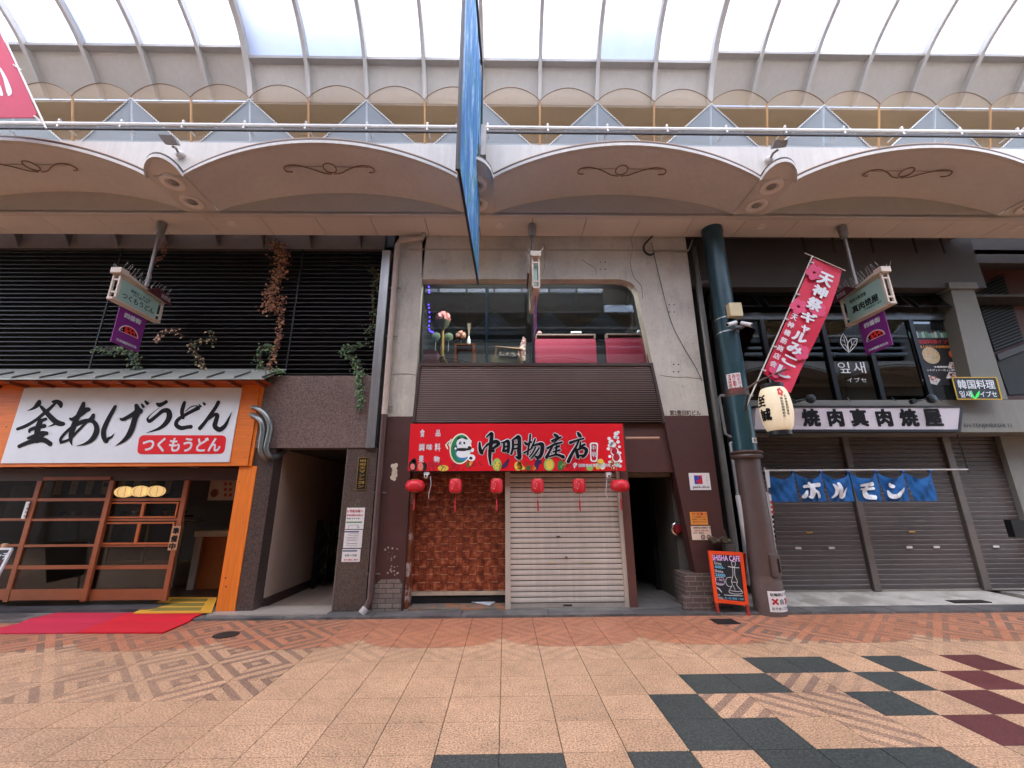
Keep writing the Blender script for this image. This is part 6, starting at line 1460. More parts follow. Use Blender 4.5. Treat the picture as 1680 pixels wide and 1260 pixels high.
m_ = MB().tube([P(1222, 640, 6.2), P(1240, 628, 6.1), P(1290, 605, 5.9)], .016, 8); m_.lathe((co_x, co_y, P(1222, 640, 6.2).z - .06), [(.172, 0), (.172, .12)], 24); m_.build('arm_clamp', mat('clamp_brown', '#5d4a42', .5, .3), fg, smooth=True)
MB().tube([P(1226, 648, 6.1), P(1222, 676, 6.12)], .022, 8).build('socket', MATS['lamp_black'], fg)
# big paper lantern
lc = P(1273, 672, 5.95)
pl_ = thing('paper_lantern', 'cream paper lantern with black brush characters hanging from the teal column arm', 'lantern', lc)
LP_ = mat('lantern_paper', '#e2cfae', .6, var=.06, emit=.05); hh = (P(1273, 634, 5.95).z - P(1273, 706, 5.95).z) / 2; rr = .215
pr = []
for i in range(41):
    t = i / 40; a = math.pi * t; r = rr * (.55 + .45 * math.sin(a) ** .42) * (1 - .012 * (i % 2)); pr.append((r, -hh + 2 * hh * t))
MB().lathe(lc, pr, 36).build('paper_body', LP_, pl_, smooth=True)
for s_, r_ in ((-1, .15), (1, .15)): MB().lathe(lc + Vector((0, 0, s_ * (hh + .02))), [(r_, -.03), (r_, .03)], 26).build('rim', mat('lantern_rim', '#1d1714', .4), pl_, smooth=True)
MB().tube([lc + Vector((0, 0, hh + .05)), P(1262, 622, 5.98)], .012, 6).build('hanger', MATS['lamp_black'], pl_)
def on_l(a, h, l=0): # azimuth, height fraction
    t = (h + 1) / 2; r = rr * (.55 + .45 * math.sin(math.pi * min(max(t, 0), 1)) ** .42) + .004 + l; return (lc.x + r * math.cos(a), lc.y + r * math.sin(a), lc.z + h * hh)
def ltext(m_, ch, a0_, a1_, h0, h1, m=0, bold=.04):
    vs, fs = glyphs(ch, bold); x0 = min(v[0] for v in vs); x1 = max(v[0] for v in vs); y0 = min(v[1] for v in vs); y1 = max(v[1] for v in vs)
    m_.add([on_l(a0_ + (a1_ - a0_) * (x - x0) / (x1 - x0), h0 + (h1 - h0) * (y - y0) / max(y1 - y0, 1e-6), l) for x, y, l in vs], fs, m)
m_ = MB(); az0 = math.atan2(-lc.y, -lc.x)      # direction of the street viewer
ltext(m_, '至', az0 - 1.25, az0 - .55, .1, .62, bold=.05); ltext(m_, '誠', az0 - 1.1, az0 - .3, -.55, .0, bold=.05)
for i, ch in enumerate('天神橋筋四番街'): ltext(m_, ch, az0 + .62, az0 + .8, .42 - i * .13, .53 - i * .13, bold=.02)
for i, ch in enumerate('商店街振興組合'): ltext(m_, ch, az0 + .34, az0 + .52, .32 - i * .13, .43 - i * .13, bold=.02)
for i in range(5):
    t = 2 * math.pi * i / 5; ca, ch_ = az0 + .48 + .13 * math.cos(t), .68 + .13 * math.sin(t); m_.add([on_l(ca + .09 * math.cos(q * math.pi / 5), ch_ + .085 * math.sin(q * math.pi / 5)) for q in range(10)], [tuple(range(10))], 1)
m_.build('brush_writing', [INK, mat('plum_red', '#c8402f', .5, var=0)], pl_)
# ================================================================ CHALKBOARD STAND
cbs = thing('chalkboard_stand', 'orange framed shisha cafe chalkboard standing on the kerb beside the column', 'sign', P(1200, 1008, 6.3))
def CB(u, v): # board leans back slightly
    t = (1010 - v) / 105; return P(u, v, 6.32 + .1 * t)
OF = mat('orange_frame', '#e2481c', .4, var=.04)
def bar(p, q, w0, nm, mt=OF, d=.03):
    a, b = CB(*p), CB(*q); dx = (b - a).normalized(); n_ = Vector((dx.z, 0, -dx.x)) * w0 / 2
    return MB().prism([a + n_, b + n_, b - n_, a - n_], (0, d, 0)).build(nm, mt, cbs)
bar((1165, 904), (1176.5, 990), .045, 'frame_side'); bar((1216, 906.5), (1226, 992), .045, 'frame_side')
bar((1164, 906.5), (1217, 909), .045, 'frame_top'); bar((1175, 985.5), (1226, 991), .045, 'frame_bottom')
LG_ = mat('leg_red', '#9c2a20', .5)
bar((1176.5, 989), (1178.5, 1005), .035, 'leg', LG_); bar((1226, 991), (1229.5, 1011), .035, 'leg', LG_)
for u in (1174, 1224):
    a = CB(u, 908) + Vector((0, .03, 0)); MB().tube([a, (a.x + .06, 6.75, .03)], .018, 6).build('rear_leg', LG_, cbs)
bd = MB().prism([CB(1167, 908) + Vector((0, .012, 0)), CB(1215, 910) + Vector((0, .012, 0)), CB(1225, 990) + Vector((0, .012, 0)), CB(1177, 985) + Vector((0, .012, 0))], (0, .01, 0)).build('black_board', mat('slate', '#17181b', .5, var=.1), cbs)
fb2 = lambda a, b, l: CB(1120 + a / 3.6, 680 + b / 3.6) + Vector((0, .008 - l, 0))
def ctext(m_, body, x0_, y0_, x1_, y1_, m, bold=.0, sk=.13):
    vs, fs = glyphs(body, bold); x0 = min(v[0] for v in vs); x1 = max(v[0] for v in vs); y0 = min(v[1] for v in vs); y1 = max(v[1] for v in vs)
    m_.add([fb2(x0_ + (x1_ - x0_) * (x - x0) / (x1 - x0) + (1 - (y - y0) / (y1 - y0)) * (y1_ - y0_) * sk, y1_ + (y0_ - y1_) * (y - y0) / (y1 - y0) + (x - x0) / (x1 - x0) * 8, l) for x, y, l in vs], fs, m)
m_ = MB()
ctext(m_, 'SHISHA CAFE', 172, 828, 340, 862, 0, .03); ctext(m_, 'Drink', 188, 868, 230, 884, 3, .01); ctext(m_, '600-', 190, 890, 248, 906, 1, .03); ctext(m_, 'Shisha', 190, 914, 240, 930, 3, .01); ctext(m_, '2600', 192, 936, 252, 954, 1, .03)
ctext(m_, '1: 00', 196, 966, 236, 978, 0, .01); ctext(m_, '24:00', 200, 990, 238, 1003, 0, .01); ctext(m_, 'Bar', 198, 1052, 224, 1066, 3); ctext(m_, 'drinks', 200, 1070, 240, 1086, 3); ctext(m_, '火〜日 18:00 〜3:00', 248, 1076, 362, 1092, 1, .01)
brush(m_, [[(196, 962, 3), (240, 966, 3), (244, 1004, 3), (202, 1002, 3), (196, 962, 3)], [(290, 870, 3), (294, 895, 3), (308, 900, 3), (312, 872, 3), (290, 870, 3)], [(270, 898, 4), (300, 904, 4), (335, 906, 4)], [(296, 904, 3), (298, 950, 3), (290, 985, 3), (294, 1010, 3), (276, 1040, 3), (282, 1054, 3), (320, 1062, 3), (354, 1056, 3), (352, 1044, 3), (322, 1010, 3), (324, 985, 3), (310, 950, 3), (308, 906, 3)],
  [(290, 962, 3), (262, 966, 3), (256, 992, 3), (270, 1014, 3), (292, 1016, 3)], [(292, 990, 3), (322, 992, 3)], [(300, 1010, 3), (312, 1040, 2)], [(196, 1020, 4), (215, 1030, 6), (232, 1050, 4)], [(282, 1040, 3), (320, 1046, 3), (350, 1044, 3)], [(246, 1066, 3), (300, 1070, 4), (360, 1072, 3)]], fb2, m=3, d0=.001)
m_.build('chalk_drawing', [mat('chalk_pink', '#d9a9d4', .7, var=0), mat('chalk_blue', '#6fb8d6', .7, var=0), mat('chalk_orange', '#e08a5a', .7, var=0), mat('chalk_white', '#c9c9c6', .7, var=0)], bd)
# ================================================================ NOTICES AND PLAQUES
def plaque(u0, v0, u1, v1, y, mt, name, label, cat='notice', d=.008, sk=0):
    o = MB().pbox(u0, v0, u1, v1, y, d).build(name, mt); tag(o, label, cat); return o
def lines(o, items, y, mats_, name='print'):
    m_ = MB()
    for tx, u0, v0, u1, v1, mi, bo in items: wpx(m_, tx, u0, v0, u1, v1, y, off=.0015, m=mi, bold=bo)
    return m_.build(name, mats_, o)
yp = YC - .012
o = plaque(1133, 776, 1167, 804, yp, PAP, 'tenant_plate', 'white tenant plate with a blue and red square on the brown pier')
m_ = MB(); a = P(1140, 794, yp - .002); m_.box(a.x, a.x + .06, yp - .003, yp, a.z, a.z + .13, 0); m_.box(a.x + .061, a.x + .125, yp - .003, yp, a.z, a.z + .13, 1); m_.lathe((a.x + .045, yp - .003, a.z + .04), [(.02, 0), (.01, -.002)], 10, 1, 'y'); m_.lathe((a.x + .085, yp - .003, a.z + .09), [(.02, 0), (.01, -.002)], 10, 0, 'y')
m_.tube([P(1159, 780, yp - .003), P(1160, 792, yp - .003)], .003, 4, 2).tube([P(1155, 788, yp - .003), P(1163, 788, yp - .003)], .003, 4, 2); wpx(m_, 'para-dice', 1137, 797, 1164, 802, yp, off=.002, m=3, bold=.02)
m_.build('logo', [mat('logo_blue', '#27409b', .5, var=0), mat('logo_red', '#c22335', .5, var=0), mat('logo_grey', '#b9b9b9', .5, var=0), INK], o)
o = plaque(1134, 840, 1162, 861, yp, mat('orange_paper', '#d98a3c', .5, var=.05), 'orange_notice', 'orange notice with small brown text above the beige notice on the brown pier')
lines(o, [('!!! 注意 !!!', 1136, 841, 1161, 845.5, 1, .04), ('ここは駐輪禁止です。', 1136, 847, 1159, 849.5, 0, .02), ('自転車・バイク等を', 1136, 851, 1159, 853.5, 0, .02), ('置かないで下さい。', 1137, 855, 1160, 857.5, 0, .02)], yp, [mat('brown_ink', '#6b3a12', .5, var=0), INKR])
o = plaque(1136, 863, 1168, 886, yp, mat('beige_paper', '#dcc3ab', .5, var=.05), 'beige_notice', 'beige notice with two dark round symbols on the brown pier')
q_ = lines(o, [('建物内は禁煙です', 1138, 864.5, 1166, 867.5, 0, .02), ('ご協力をお願い致し', 1138, 869, 1164, 872, 1, .02), ('ます。管理人', 1138, 873, 1156, 876, 0, .02)], yp, [INK, INKR])
m_ = MB()
for u in (1153.5, 1163): c = P(u, 881, yp - .001); m_.lathe(c, [(.034, 0), (.034, -.002)], 18, 0, 'y'); m_.lathe(c, [(.024, -.003), (.024, -.0035)], 18, 1, 'y'); m_.tube([c + Vector((-.018, -.005, -.018)), c + Vector((.018, -.005, .018))], .003, 4, 0)
m_.build('symbols', [mat('symbol_dark', '#4a2730', .5, var=0), mat('symbol_light', '#b58f88', .5, var=0)], o)
o = plaque(583, 750, 600, 804, YC - .014, mat('plaque_brass_edge', '#8f7748', .4, .6), 'name_plaque', 'narrow black plaque with gold vertical characters on the granite pier', 'sign', .012)
a = P(583, 804, YC - .016); b = P(600, 804, YC - .016); m_ = MB().box(a.x + .012, b.x - .012, YC - .0175, YC - .0142, a.z + .012, P(583, 750, YC - .016).z - .012); m_.build('black_field', mat('plaque_black', '#15120f', .35, var=0), o)
m_ = MB(); zt2 = P(583, 750, YC - .016).z - .03; H_ = (zt2 - a.z - .03) / 7
for i, ch in enumerate('明昭天マンション'[:8]):
    H_ = (zt2 - a.z - .03) / 8; write(m_, ch, (a.x + .035, YC - .0185, zt2 - (i + 1) * H_ + .008), (b.x - a.x - .07, 0, 0), (0, 0, H_ - .016), off=(0, 0, 0), bold=.02)
m_.build('gold_characters', mat('gold_leaf', '#c9a24e', .4, .5, var=0), o)
o = plaque(566, 833, 596, 868, YC - .01, PAP, 'route_notice', 'top white notice with red heading and a small map on the granite pier')
lines(o, [('21世紀の桂へ', 569, 836, 596, 841, 0, .04), ('原宿店移転のお知らせ', 569, 843.5, 596, 847, 0, .03), ('開業 平日午前', 569, 849.5, 590, 852, 1, .01)], YC - .01, [INKR, INK])
m_ = MB(); a = P(568, 858, YC - .012); b = P(594, 858, YC - .012); m_.box(a.x, b.x, YC - .0125, YC - .0105, a.z, a.z + .02, 0)
for (u0, v0), (u1, v1) in (((572, 862), (588, 861)), ((572, 862), (571, 868)), ((588, 861), (587, 868)), ((584, 863), (590, 866))): m_.tube([P(u0, v0, YC - .012), P(u1, v1, YC - .012)], .002, 4, 1)
m_.build('map', [mat('notice_green', '#5f8f5a', .5, var=0), INK], o)
for nm, v0, v1, lab in (('map_notice', 869.5, 899, 'middle white notice covered in map lines on the granite pier'), ('hours_notice', 901, 922, 'lowest white notice with opening hours on the granite pier')):
    o = plaque(566 - (v0 - 833) * .09, v0, 596 - (v0 - 833) * .09, v1, YC - .01, PAP, nm, lab)
    du = -(v0 - 833) * .09; m_ = MB()
    a = P(568 + du, v0 + 4, YC - .012); b = P(592 + du, v0 + 4, YC - .012); m_.box(a.x, b.x, YC - .0125, YC - .0105, a.z, a.z + .018, 0)
    if nm == 'map_notice':
        for i in range(9):
            u_, v_ = 570 + du + rnd.uniform(0, 4), v0 + 7 + i * 2.3; m_.tube([P(u_, v_, YC - .012), P(u_ + 8, v_ + rnd.uniform(-2, 2), YC - .012), P(u_ + 18, v_ + rnd.uniform(-1, 1), YC - .012)], .0018, 4, 1)
    else:
        wpx(m_, '8:30〜17:30', 572 + du, v0 + 8.5, 591 + du, v0 + 12, YC - .01, off=.0015, m=1, bold=.03); wpx(m_, '受付 電話ご案内', 570 + du, v0 + 16, 593 + du, v0 + 19, YC - .01, off=.0015, m=2, bold=.03)
    m_.build('map_lines', [mat('notice_navy', '#3a4660', .5, var=0), INK, INKR], o)
m_ = MB()
for i in range(18): m_.lathe(P(826 - 180 + rnd.uniform(-4, 4), 763 + i * 1.35, YC - .004), [(.018 + rnd.random() * .022, -.0), (.012, -.003)], 9, axis='y')
m_.build('peeled_patch', mat('peel_white', '#cfc3ae', .7), cbd)
m_ = MB()
for i in range(30): m_.lathe(P(rnd.gauss(642, 5), rnd.uniform(895, 945), YC - .003), [(.004 + rnd.random() * .012, 0), (.003, -.002)], 6, axis='y')
m_.build('peeled_flecks', mat('peel_grey', '#a59488', .7), cbd)
m_ = MB(); wpx(m_, '第2豊田町ビル', 1099, 673, 1150, 682, YC, bold=.03); m_.build('building_name', mat('name_dark', '#4a3a30', .6, var=0), cbd)
m_ = MB(); wpx(m_, '四丁目', 584, 819, 590, 825, YC, bold=.0); wpx(m_, '北1-14', 581, 827, 591, 831, YC, bold=.0); m_.build('address_mark', mat('faded_green', '#6d8268', .6, var=0), lb)
# opening tag on the sliding door
o = MB(); ytg = YD - .012
tg = MB().prism([P(283.5, 863, ytg), P(297, 863, ytg), P(289, 903, ytg), P(274.5, 903, ytg)], (0, .01, 0)).build('wooden_tag', mat('tag_wood', '#b98a62', .5)); tag(tg, 'small wooden tag with three vertical black characters on the sliding door', 'sign')
m_ = MB()
for i, ch in enumerate('準備中'):
    vs, fs = glyphs(ch, .05); x0 = min(v[0] for v in vs); x1 = max(v[0] for v in vs); y0 = min(v[1] for v in vs); y1 = max(v[1] for v in vs)
    m_.add([P(284.5 - i * 2.9 + 10.5 * (x - x0) / (x1 - x0) - (1 - (y - y0) / (y1 - y0)) * 2.6, 876.5 + i * 12.6 - 11 * (y - y0) / (y1 - y0), ytg - .003 - l) for x, y, l in vs], fs)
m_.build('characters', INK, tg)
tg = MB().prism([P(43, 823, YD - .07), P(49, 823, YD - .07), P(40, 851, YD - .07), P(34, 851, YD - .07)], (0, .01, 0)).build('paper_label', PAP); tag(tg, 'narrow white paper label on the left door stile of the noodle shop', 'label')
m_ = MB()
for i, ch in enumerate('営業時間'): 
    p = P(44.5 - i * 2.1, 830 + i * 6.4, YD - .0725); write(m_, ch, p, (.035, 0, 0), (0, 0, .04), off=(0, 0, 0))
m_.build('print', INK, tg)
# menu stand at the left edge
ms = thing('menu_stand', 'white framed menu board leaning at the left edge in front of the noodle shop', 'sign', P(0, 1000, 6.4))
q_ = [(-40, 905), (22, 900), (0, 945), (-40, 1010)]
mp_ = [P(-60, 902, 6.4), P(21, 900, 6.4), P(-14, 968, 6.3), P(-90, 985, 6.3)]
MB().prism(mp_, (0, .02, 0)).build('panel', mat('menu_black', '#1b1719', .4), ms)
m_ = MB()
for i in range(4): m_.tube([mp_[i] + Vector((0, -.01, 0)), mp_[(i + 1) % 4] + Vector((0, -.01, 0))], .02, 4)
m_.build('frame', WHT, ms); MB().tube([P(9, 892, 6.42), P(5, 901, 6.42)], .03, 8).build('hand_grip', mat('grip_wood', '#c99b74', .5), ms)
m_ = MB(); write(m_, 'ランチ', P(-22, 918, 6.37), (.3, 0, 0), (0, 0, .09), off=(0, -.01, 0), bold=.03, m=0); write(m_, 'うどん', P(-14, 928, 6.36), (.2, 0, 0), (0, 0, .06), off=(0, -.01, 0), bold=.03, m=1); m_.build('menu_text', [WHT, mat('menu_red', '#c0303c', .5, var=0)], ms)
MB().tube([P(-20, 965, 6.32), P(-28, 1004, 6.3)], .015, 6).build('leg', WHT, ms)
# ================================================================ CARPETS, DEBRIS
def carpet(pts, name, mt, label, h=.012):
    zz = lambda y: .03 if y > 6.34 else .002
    m_ = MB(); a, b, c, d = [G(u, v, .02) for u, v in pts]; n_ = 16; vs = []
    for i in range(n_ + 1):
        t = i / n_; l_, r_ = d + (a - d) * t, c + (b - c) * t
        for p in (l_, r_):
            s_ = max(0, min(1, (p.y - 6.27) / .1)); z = .003 + s_ * .028
            vs += [(p.x, p.y, z), (p.x, p.y, z + h)]
    fs = []
    for i in range(n_):
        o_ = i * 4; fs += [(o_, o_ + 4, o_ + 5, o_ + 1), (o_ + 2, o_ + 3, o_ + 7, o_ + 6), (o_ + 1, o_ + 5, o_ + 7, o_ + 3), (o_, o_ + 2, o_ + 6, o_ + 4)]
    fs += [(0, 1, 3, 2), (n_ * 4, n_ * 4 + 2, n_ * 4 + 3, n_ * 4 + 1)]
    m_.add(vs, fs); return tag(m_.build(name, mt), label, 'carpet')
CR1 = mat('carpet_rose', '#b81a38', .9, var=.05, bump=.4, bscale=200, fine=.1); CR2 = mat('carpet_red', '#c4091c', .9, var=.05, bump=.4, bscale=200, fine=.08)
carpet([(92, 1008), (214, 1008), (128, 1037), (-40, 1038)], 'red_carpet', CR1, 'paler rose red carpet, the left of two in front of the noodle shop')
carpet([(213, 1008), (338, 1007), (268, 1037), (124, 1037)], 'red_carpet', CR2, 'deep red carpet, the right of two, below the yellow mat', h=.016)
YMAT = mat('yellow_mat', '#d49a28', .8, var=.05, bump=.3, bscale=150)
m_ = MB(); q_ = [G(u, v, .05) for u, v in ((276, 981), (356, 981), (347, 1006), (218, 1007))]; m_.prism(q_, (0, 0, .012), 0)
for t0 in (.12, .42, .7):
    a, b = q_[0] + (q_[3] - q_[0]) * t0, q_[1] + (q_[2] - q_[1]) * t0; c, d = q_[0] + (q_[3] - q_[0]) * (t0 + .2), q_[1] + (q_[2] - q_[1]) * (t0 + .2)
    m_.quad(a + (b - a) * .16 + Vector((0, 0, .0125)), a + (b - a) * .84 + Vector((0, 0, .0125)), c + (d - c) * .84 + Vector((0, 0, .0125)), c + (d - c) * .16 + Vector((0, 0, .0125)), 1)
tag(m_.build('yellow_doormat', [YMAT, mat('mat_green_stripe', '#7d6f2c', .9, var=.2, vscale=30)]), 'yellow doormat with three olive stripes at the open noodle shop door', 'mat')
m_ = MB().prism([G(758, 985, .06), G(776, 977, .06), G(812, 981, .06), G(818, 984, .06), G(803, 994, .06)], (0, 0, .006)); tag(m_.build('torn_sheet', mat('torn_white', '#b9bcc0', .5)), 'torn pale sheet lying on the threshold under the woven brown panel', 'debris')
m_ = MB().prism([G(695, 985, .06), G(738, 984, .07), G(752, 972, .14), G(757, 973, .14), G(742, 987, .06), G(700, 988, .06)], (0, 0, .01)); tag(m_.build('broken_strip', mat('strip_orange', '#9c4f30', .5, var=.2)), 'curled orange strip of broken trim below the woven brown panel', 'debris')
m_ = MB().lathe(G(674, 987, .055), [(.015, 0), (.015, .02)], 8); 
# ================================================================ CAFE THINGS IN THE UPPER WINDOW
FY = 7.6; fz = P(860, 604, FY).z
def inbox(u0, v0, u1, v1, y, d): a = P(u0, v1, y); b = P(u1, v1, y); t = P(u0, v0, y); return (a.x, b.x, y, y + d, a.z, t.z)
CRM = mat('booth_crimson', '#a02c48', .7, var=.08); CRF = mat('booth_frame', '#7d6a60', .5)
for k, (u0, u1, v0) in enumerate(((879, 980, 548), (998, 1070, 547))):
    x0, x1, y, _, z0, z1 = inbox(u0, v0, u1, 600, FY, .3); o = thing('booth_partition', ('wide' if k == 0 else 'narrower right hand') + ' crimson booth back seen through the rounded upper window', 'partition', (x0, FY, z0), 'crimson booth backs')
    MB().box(x0, x1, FY, FY + .1, fz - .3, z1 - .1).build('upholstery', CRM, o)
    MB().box(x0 - .0, x1, FY - .01, FY + .12, z1 - .03, z1).box(x0, x0 + .03, FY - .01, FY + .1, z1 - .1, z1 - .03).box(x1 - .03, x1, FY - .01, FY + .1, z1 - .1, z1 - .03).build('top_frame', CRF, o)
for k, (u, w_, mt, lab) in enumerate(((885, .09, mat('candy_pink', '#b98a8a', .5), 'small pink jar on top of the wide crimson booth back'), (945, .2, mat('box_white', '#d0d4d6', .5), 'flat white box on top of the wide crimson booth back'), (1048, .07, mat('cup_white', '#c9d3de', .5), 'white cup on top of the right crimson booth back'))):
    p = P(u, 547 if k < 2 else 545, FY + .05); m_ = MB()
    if k == 1: m_.box(p.x - .1, p.x + .1, FY, FY + .1, p.z - .01, p.z + .025)
    else: m_.lathe(p + Vector((0, 0, -.01)), [(w_ / 2, 0), (w_ / 2, .03), (w_ / 3, .05)], 14)
    tag(m_.build(('jar', 'flat_box', 'cup')[k], mt), lab, ('jar', 'box', 'cup')[k])
WD = mat('cafe_wood', '#8e4f2c', .5, var=.1)
tb = thing('side_table', 'small square wooden side table holding a bottle in the upper window', 'table', P(761, 596, 7.3))
x0, x1, y, y1, z0, z1 = inbox(744.5, 563.5, 778, 600, 7.3, .36)
MB().box(x0 - .01, x1 + .01, y, y1, z1 - .025, z1).build('tabletop', WD, tb)
for sx in (x0, x1 - .035):
    for sy in (y, y1 - .035): MB().box(sx, sx + .035, sy, sy + .035, z0 - .1, z1 - .026).build('leg', WD, tb)
MB().box(x0 + .036, x1 - .036, y, y + .02, z0 + .03, z0 + .05).build('stretcher', WD, tb)
c = P(769, 563, 7.42); c.z = z1
rd = thing('reed_diffuser', 'white reed diffuser bottle standing on the wooden side table', 'diffuser', c)
MB().lathe(c, [(.035, 0), (.036, .08), (.03, .13), (.012, .16), (.012, .2)], 16).build('bottle', mat('porcelain', '#d5dad9', .3, var=0), rd, smooth=True)
m_ = MB()
for i in range(5): m_.tube([c + Vector((0, 0, .19)), c + Vector((-.03 + i * .015, .02 * (i % 2), .46))], .003, 4)
m_.build('reeds', mat('reed', '#b5a68a', .7), rd)
def vase(u, v, y, zb_, rr, col, nm, lab, cat, petals):
    c = P(u, v, y); o = thing(nm, lab, cat, c); MB().tube([(c.x, y, zb_), c], .012, 6).build('stem', mat('stem_green', '#54653a', .6), o)
    m_ = MB()
    for i in range(petals):
        t = rnd.random() * 6.28; ph = rnd.uniform(-.4, 1.3); d = Vector((math.cos(t) * math.cos(ph), math.sin(t) * math.cos(ph), math.sin(ph))); p = c + d * rr * .5; s_ = d.orthogonal().normalized() * rr * .4; w2 = d.cross(s_).normalized() * rr * .4
        m_.add([p - s_, p + d * rr * .2 - w2, p + s_ + d * rr * .3, p + w2], [(0, 1, 2, 3)])
    m_.build('blossom', mat(nm + '_petal', col, .6), o); return o
vase(756, 551, 7.45, z1, .12, '#b98672', 'vase_flower', 'pink flower in a glass vase on the side table behind the upper window', 'flower', 60)
o = vase(727, 523, 7.35, P(727, 592, 7.35).z, .17, '#c87a78', 'lotus_lamp', 'tall pink lotus on a pale wooden tripod stand inside the upper window', 'lamp', 90)
c = P(727, 534, 7.35); MB().lathe(c, [(.02, -.1), (.1, 0), (.13, .08), (.1, .1)], 14).build('calyx', mat('calyx_green', '#5c6244', .6), o, smooth=True)
m_ = MB().tube([P(725, 585, 7.35), P(727, 532, 7.35)], [.04, .02], 8); 
for sx in (-.12, 0, .12): m_.tube([P(725, 582, 7.35), P(725, 582, 7.35) + Vector((sx, .05, -.2))], .018, 6)
m_.build('tripod', mat('tripod_wood', '#b08a4c', .5), o)
for k, (u, v) in enumerate(((715, 552), (736, 553))):
    c = P(u, v, 7.25); o = thing('leaf_ornament', ('left' if k == 0 else 'right') + ' round pale green leaf ornament on a short stick beside the lotus stand', 'ornament', c, 'round leaf ornaments')
    m_ = MB(); n_ = 18; m_.lathe(c, [(.085, 0), (.08, -.012), (.02, -.02)], n_, axis='y'); m_.build('disc', mat('leaf_pale', '#93a682', .5, var=.2, vscale=20), o)
    MB().tube([c, (c.x, c.y, c.z - .28)], .007, 5).build('stick', mat('stick_white', '#c4c8be', .5), o)
ch = thing('armchair', 'low wooden armchair with patterned cushion behind the upper window glass', 'chair', P(835, 597, 7.35))
def cb_(pts, r, nm='frame'): MB().tube([P(u, v, y) for u, v, y in pts], r, 6).build(nm, WD2, ch)
WD2 = mat('chair_wood', '#8b6848', .5)
cb_([(812, 569, 7.3), (857, 574, 7.35)], .02, 'armrest'); cb_([(815, 570, 7.3), (809, 600, 7.3)], .018, 'leg'); cb_([(853, 573, 7.35), (857, 602, 7.35)], .02, 'leg'); cb_([(812, 570, 7.8), (857, 572, 7.85)], .02, 'armrest')
MB().prism([P(806, 582, 7.4), P(853, 588, 7.4), P(853, 598, 7.4), P(806, 594, 7.4)], (0, .45, 0)).build('seat_cushion', mat('cushion_olive', '#6b6a4c', .8), ch)
MB().prism([P(846, 590, 7.4), P(858, 552, 7.55), P(863, 556, 7.55), P(862, 592, 7.4)], (0, .4, 0)).build('back_cushion', mat('cushion_floral', '#7d5050', .8, var=.5, vscale=18, two=('#c9b8a8', 16, .5, .06)), ch)
MB().prism([P(820, 577, 7.38), P(848, 579, 7.38), P(852, 585, 7.38), P(818, 583, 7.38)], (0, .3, 0)).build('folded_throw', mat('throw_pattern', '#5a4a4a', .8, two=('#c9c0b4', 22, .5, .05)), ch)
x0, x1, y, y1, z0, z1 = inbox(693, 574, 716, 600, 7.5, .3); tag(MB().box(x0, x1, y, y1, z0 - .2, z1).build('mauve_stool', mat('mauve', '#7d5560', .7)), 'mauve box stool at the left end of the upper window', 'stool')
for k, pts in enumerate(([(692, 458), (702, 466), (704, 480)], [(703, 500), (705, 520), (704, 540), (710, 545)])):
    m_ = MB()
    c2 = catmull([tuple(P(u, v, 7.1)) for u, v in pts], 6)
    for p in c2[::2]: m_.lathe(Vector(p), [(.012, -.012), (.012, .012)], 8)
    tag(m_.build('fairy_lights', mat('fairy_violet', '#5a3cff', .4, var=0, emit=1.2)), ('upper' if k == 0 else 'lower') + ' string of tiny violet lights at the left edge inside the upper window', 'lights')
cp = MB().prism([P(930, 466, 8.2), P(1005, 467, 8.2), P(1005, 468.5, 8.2), P(930, 467.5, 8.2)], (0, .05, 0)); tag(cp.build('strip_light', mat('strip_lit', '#d6dcea', .4, var=0, emit=.45)), 'glowing strip light at the ceiling of the upper window room', 'lamp')
# ================================================================ PIPES AND CABLES ON THE CONCRETE BUILDING
dp = thing('drainpipe', 'drainpipe painted cream above and brown below between the metal pilaster and the concrete building', 'pipe', P(632, 700, 6.56))
xp = P(637, 600, 6.56).x; zsw = P(634, 680, 6.56).z
MB().tube([(xp, 6.56, zsw), (xp, 6.56, P(640, 402, 6.56).z), (xp + .04, 6.56, P(640, 395, 6.56).z), (xp + .42, 6.56, P(670, 391, 6.56).z), (xp + .5, 6.58, P(670, 389, 6.56).z + .2)], .048, 14).build('upper_pipe', mat('pipe_cream', '#b8a698', .45, var=.1), dp, smooth=True)
MB().tube([(xp, 6.56, zsw), (xp, 6.56, .22), (xp - .03, 6.5, .1), (xp - .08, 6.47, .04)], .047, 14).build('lower_pipe', mat('pipe_brown', '#4a2f28', .45, var=.15, fine=.05), dp, smooth=True)
MB().tube([(xp - .03, 6.5, .1), (xp - .08, 6.47, .035)], .055, 12).build('shoe', mat('shoe_grey', '#a59f98', .5), dp, smooth=True)
for v in (470, 550, 666, 808, 942): p = P(637, v, 6.56); MB().box(xp - .09, xp + .1, 6.6, 6.62, p.z - .008, p.z + .008).build('bracket', mat('clip_steel', '#8f8a84', .4, .5), dp)
def cable(pts, r, mt, nm, lab): m_ = MB().tube(catmull([tuple(P(u, v, y)) for u, v, y in pts], 6), r, 6); return tag(m_.build(nm, mt, smooth=True), lab, 'cable')
BK = mat('cable_black', '#1c1816', .5)
cable([(1070, 388, 6.6), (1062, 396, 6.58), (1056, 404, 6.58), (1058, 413, 6.58), (1066, 418, 6.6), (1073, 416, 6.62)], .018, BK, 'cable_loop', 'thick black cable loop hanging from the soffit at the right of the concrete wall')
cable([(1069, 398, 6.62), (1076, 430, 6.63), (1088, 480, 6.63), (1102, 530, 6.63), (1122, 570, 6.63), (1140, 600, 6.63), (1152, 625, 6.63)], .005, BK, 'thin_cable', 'thin black cable running down the cream right pier')
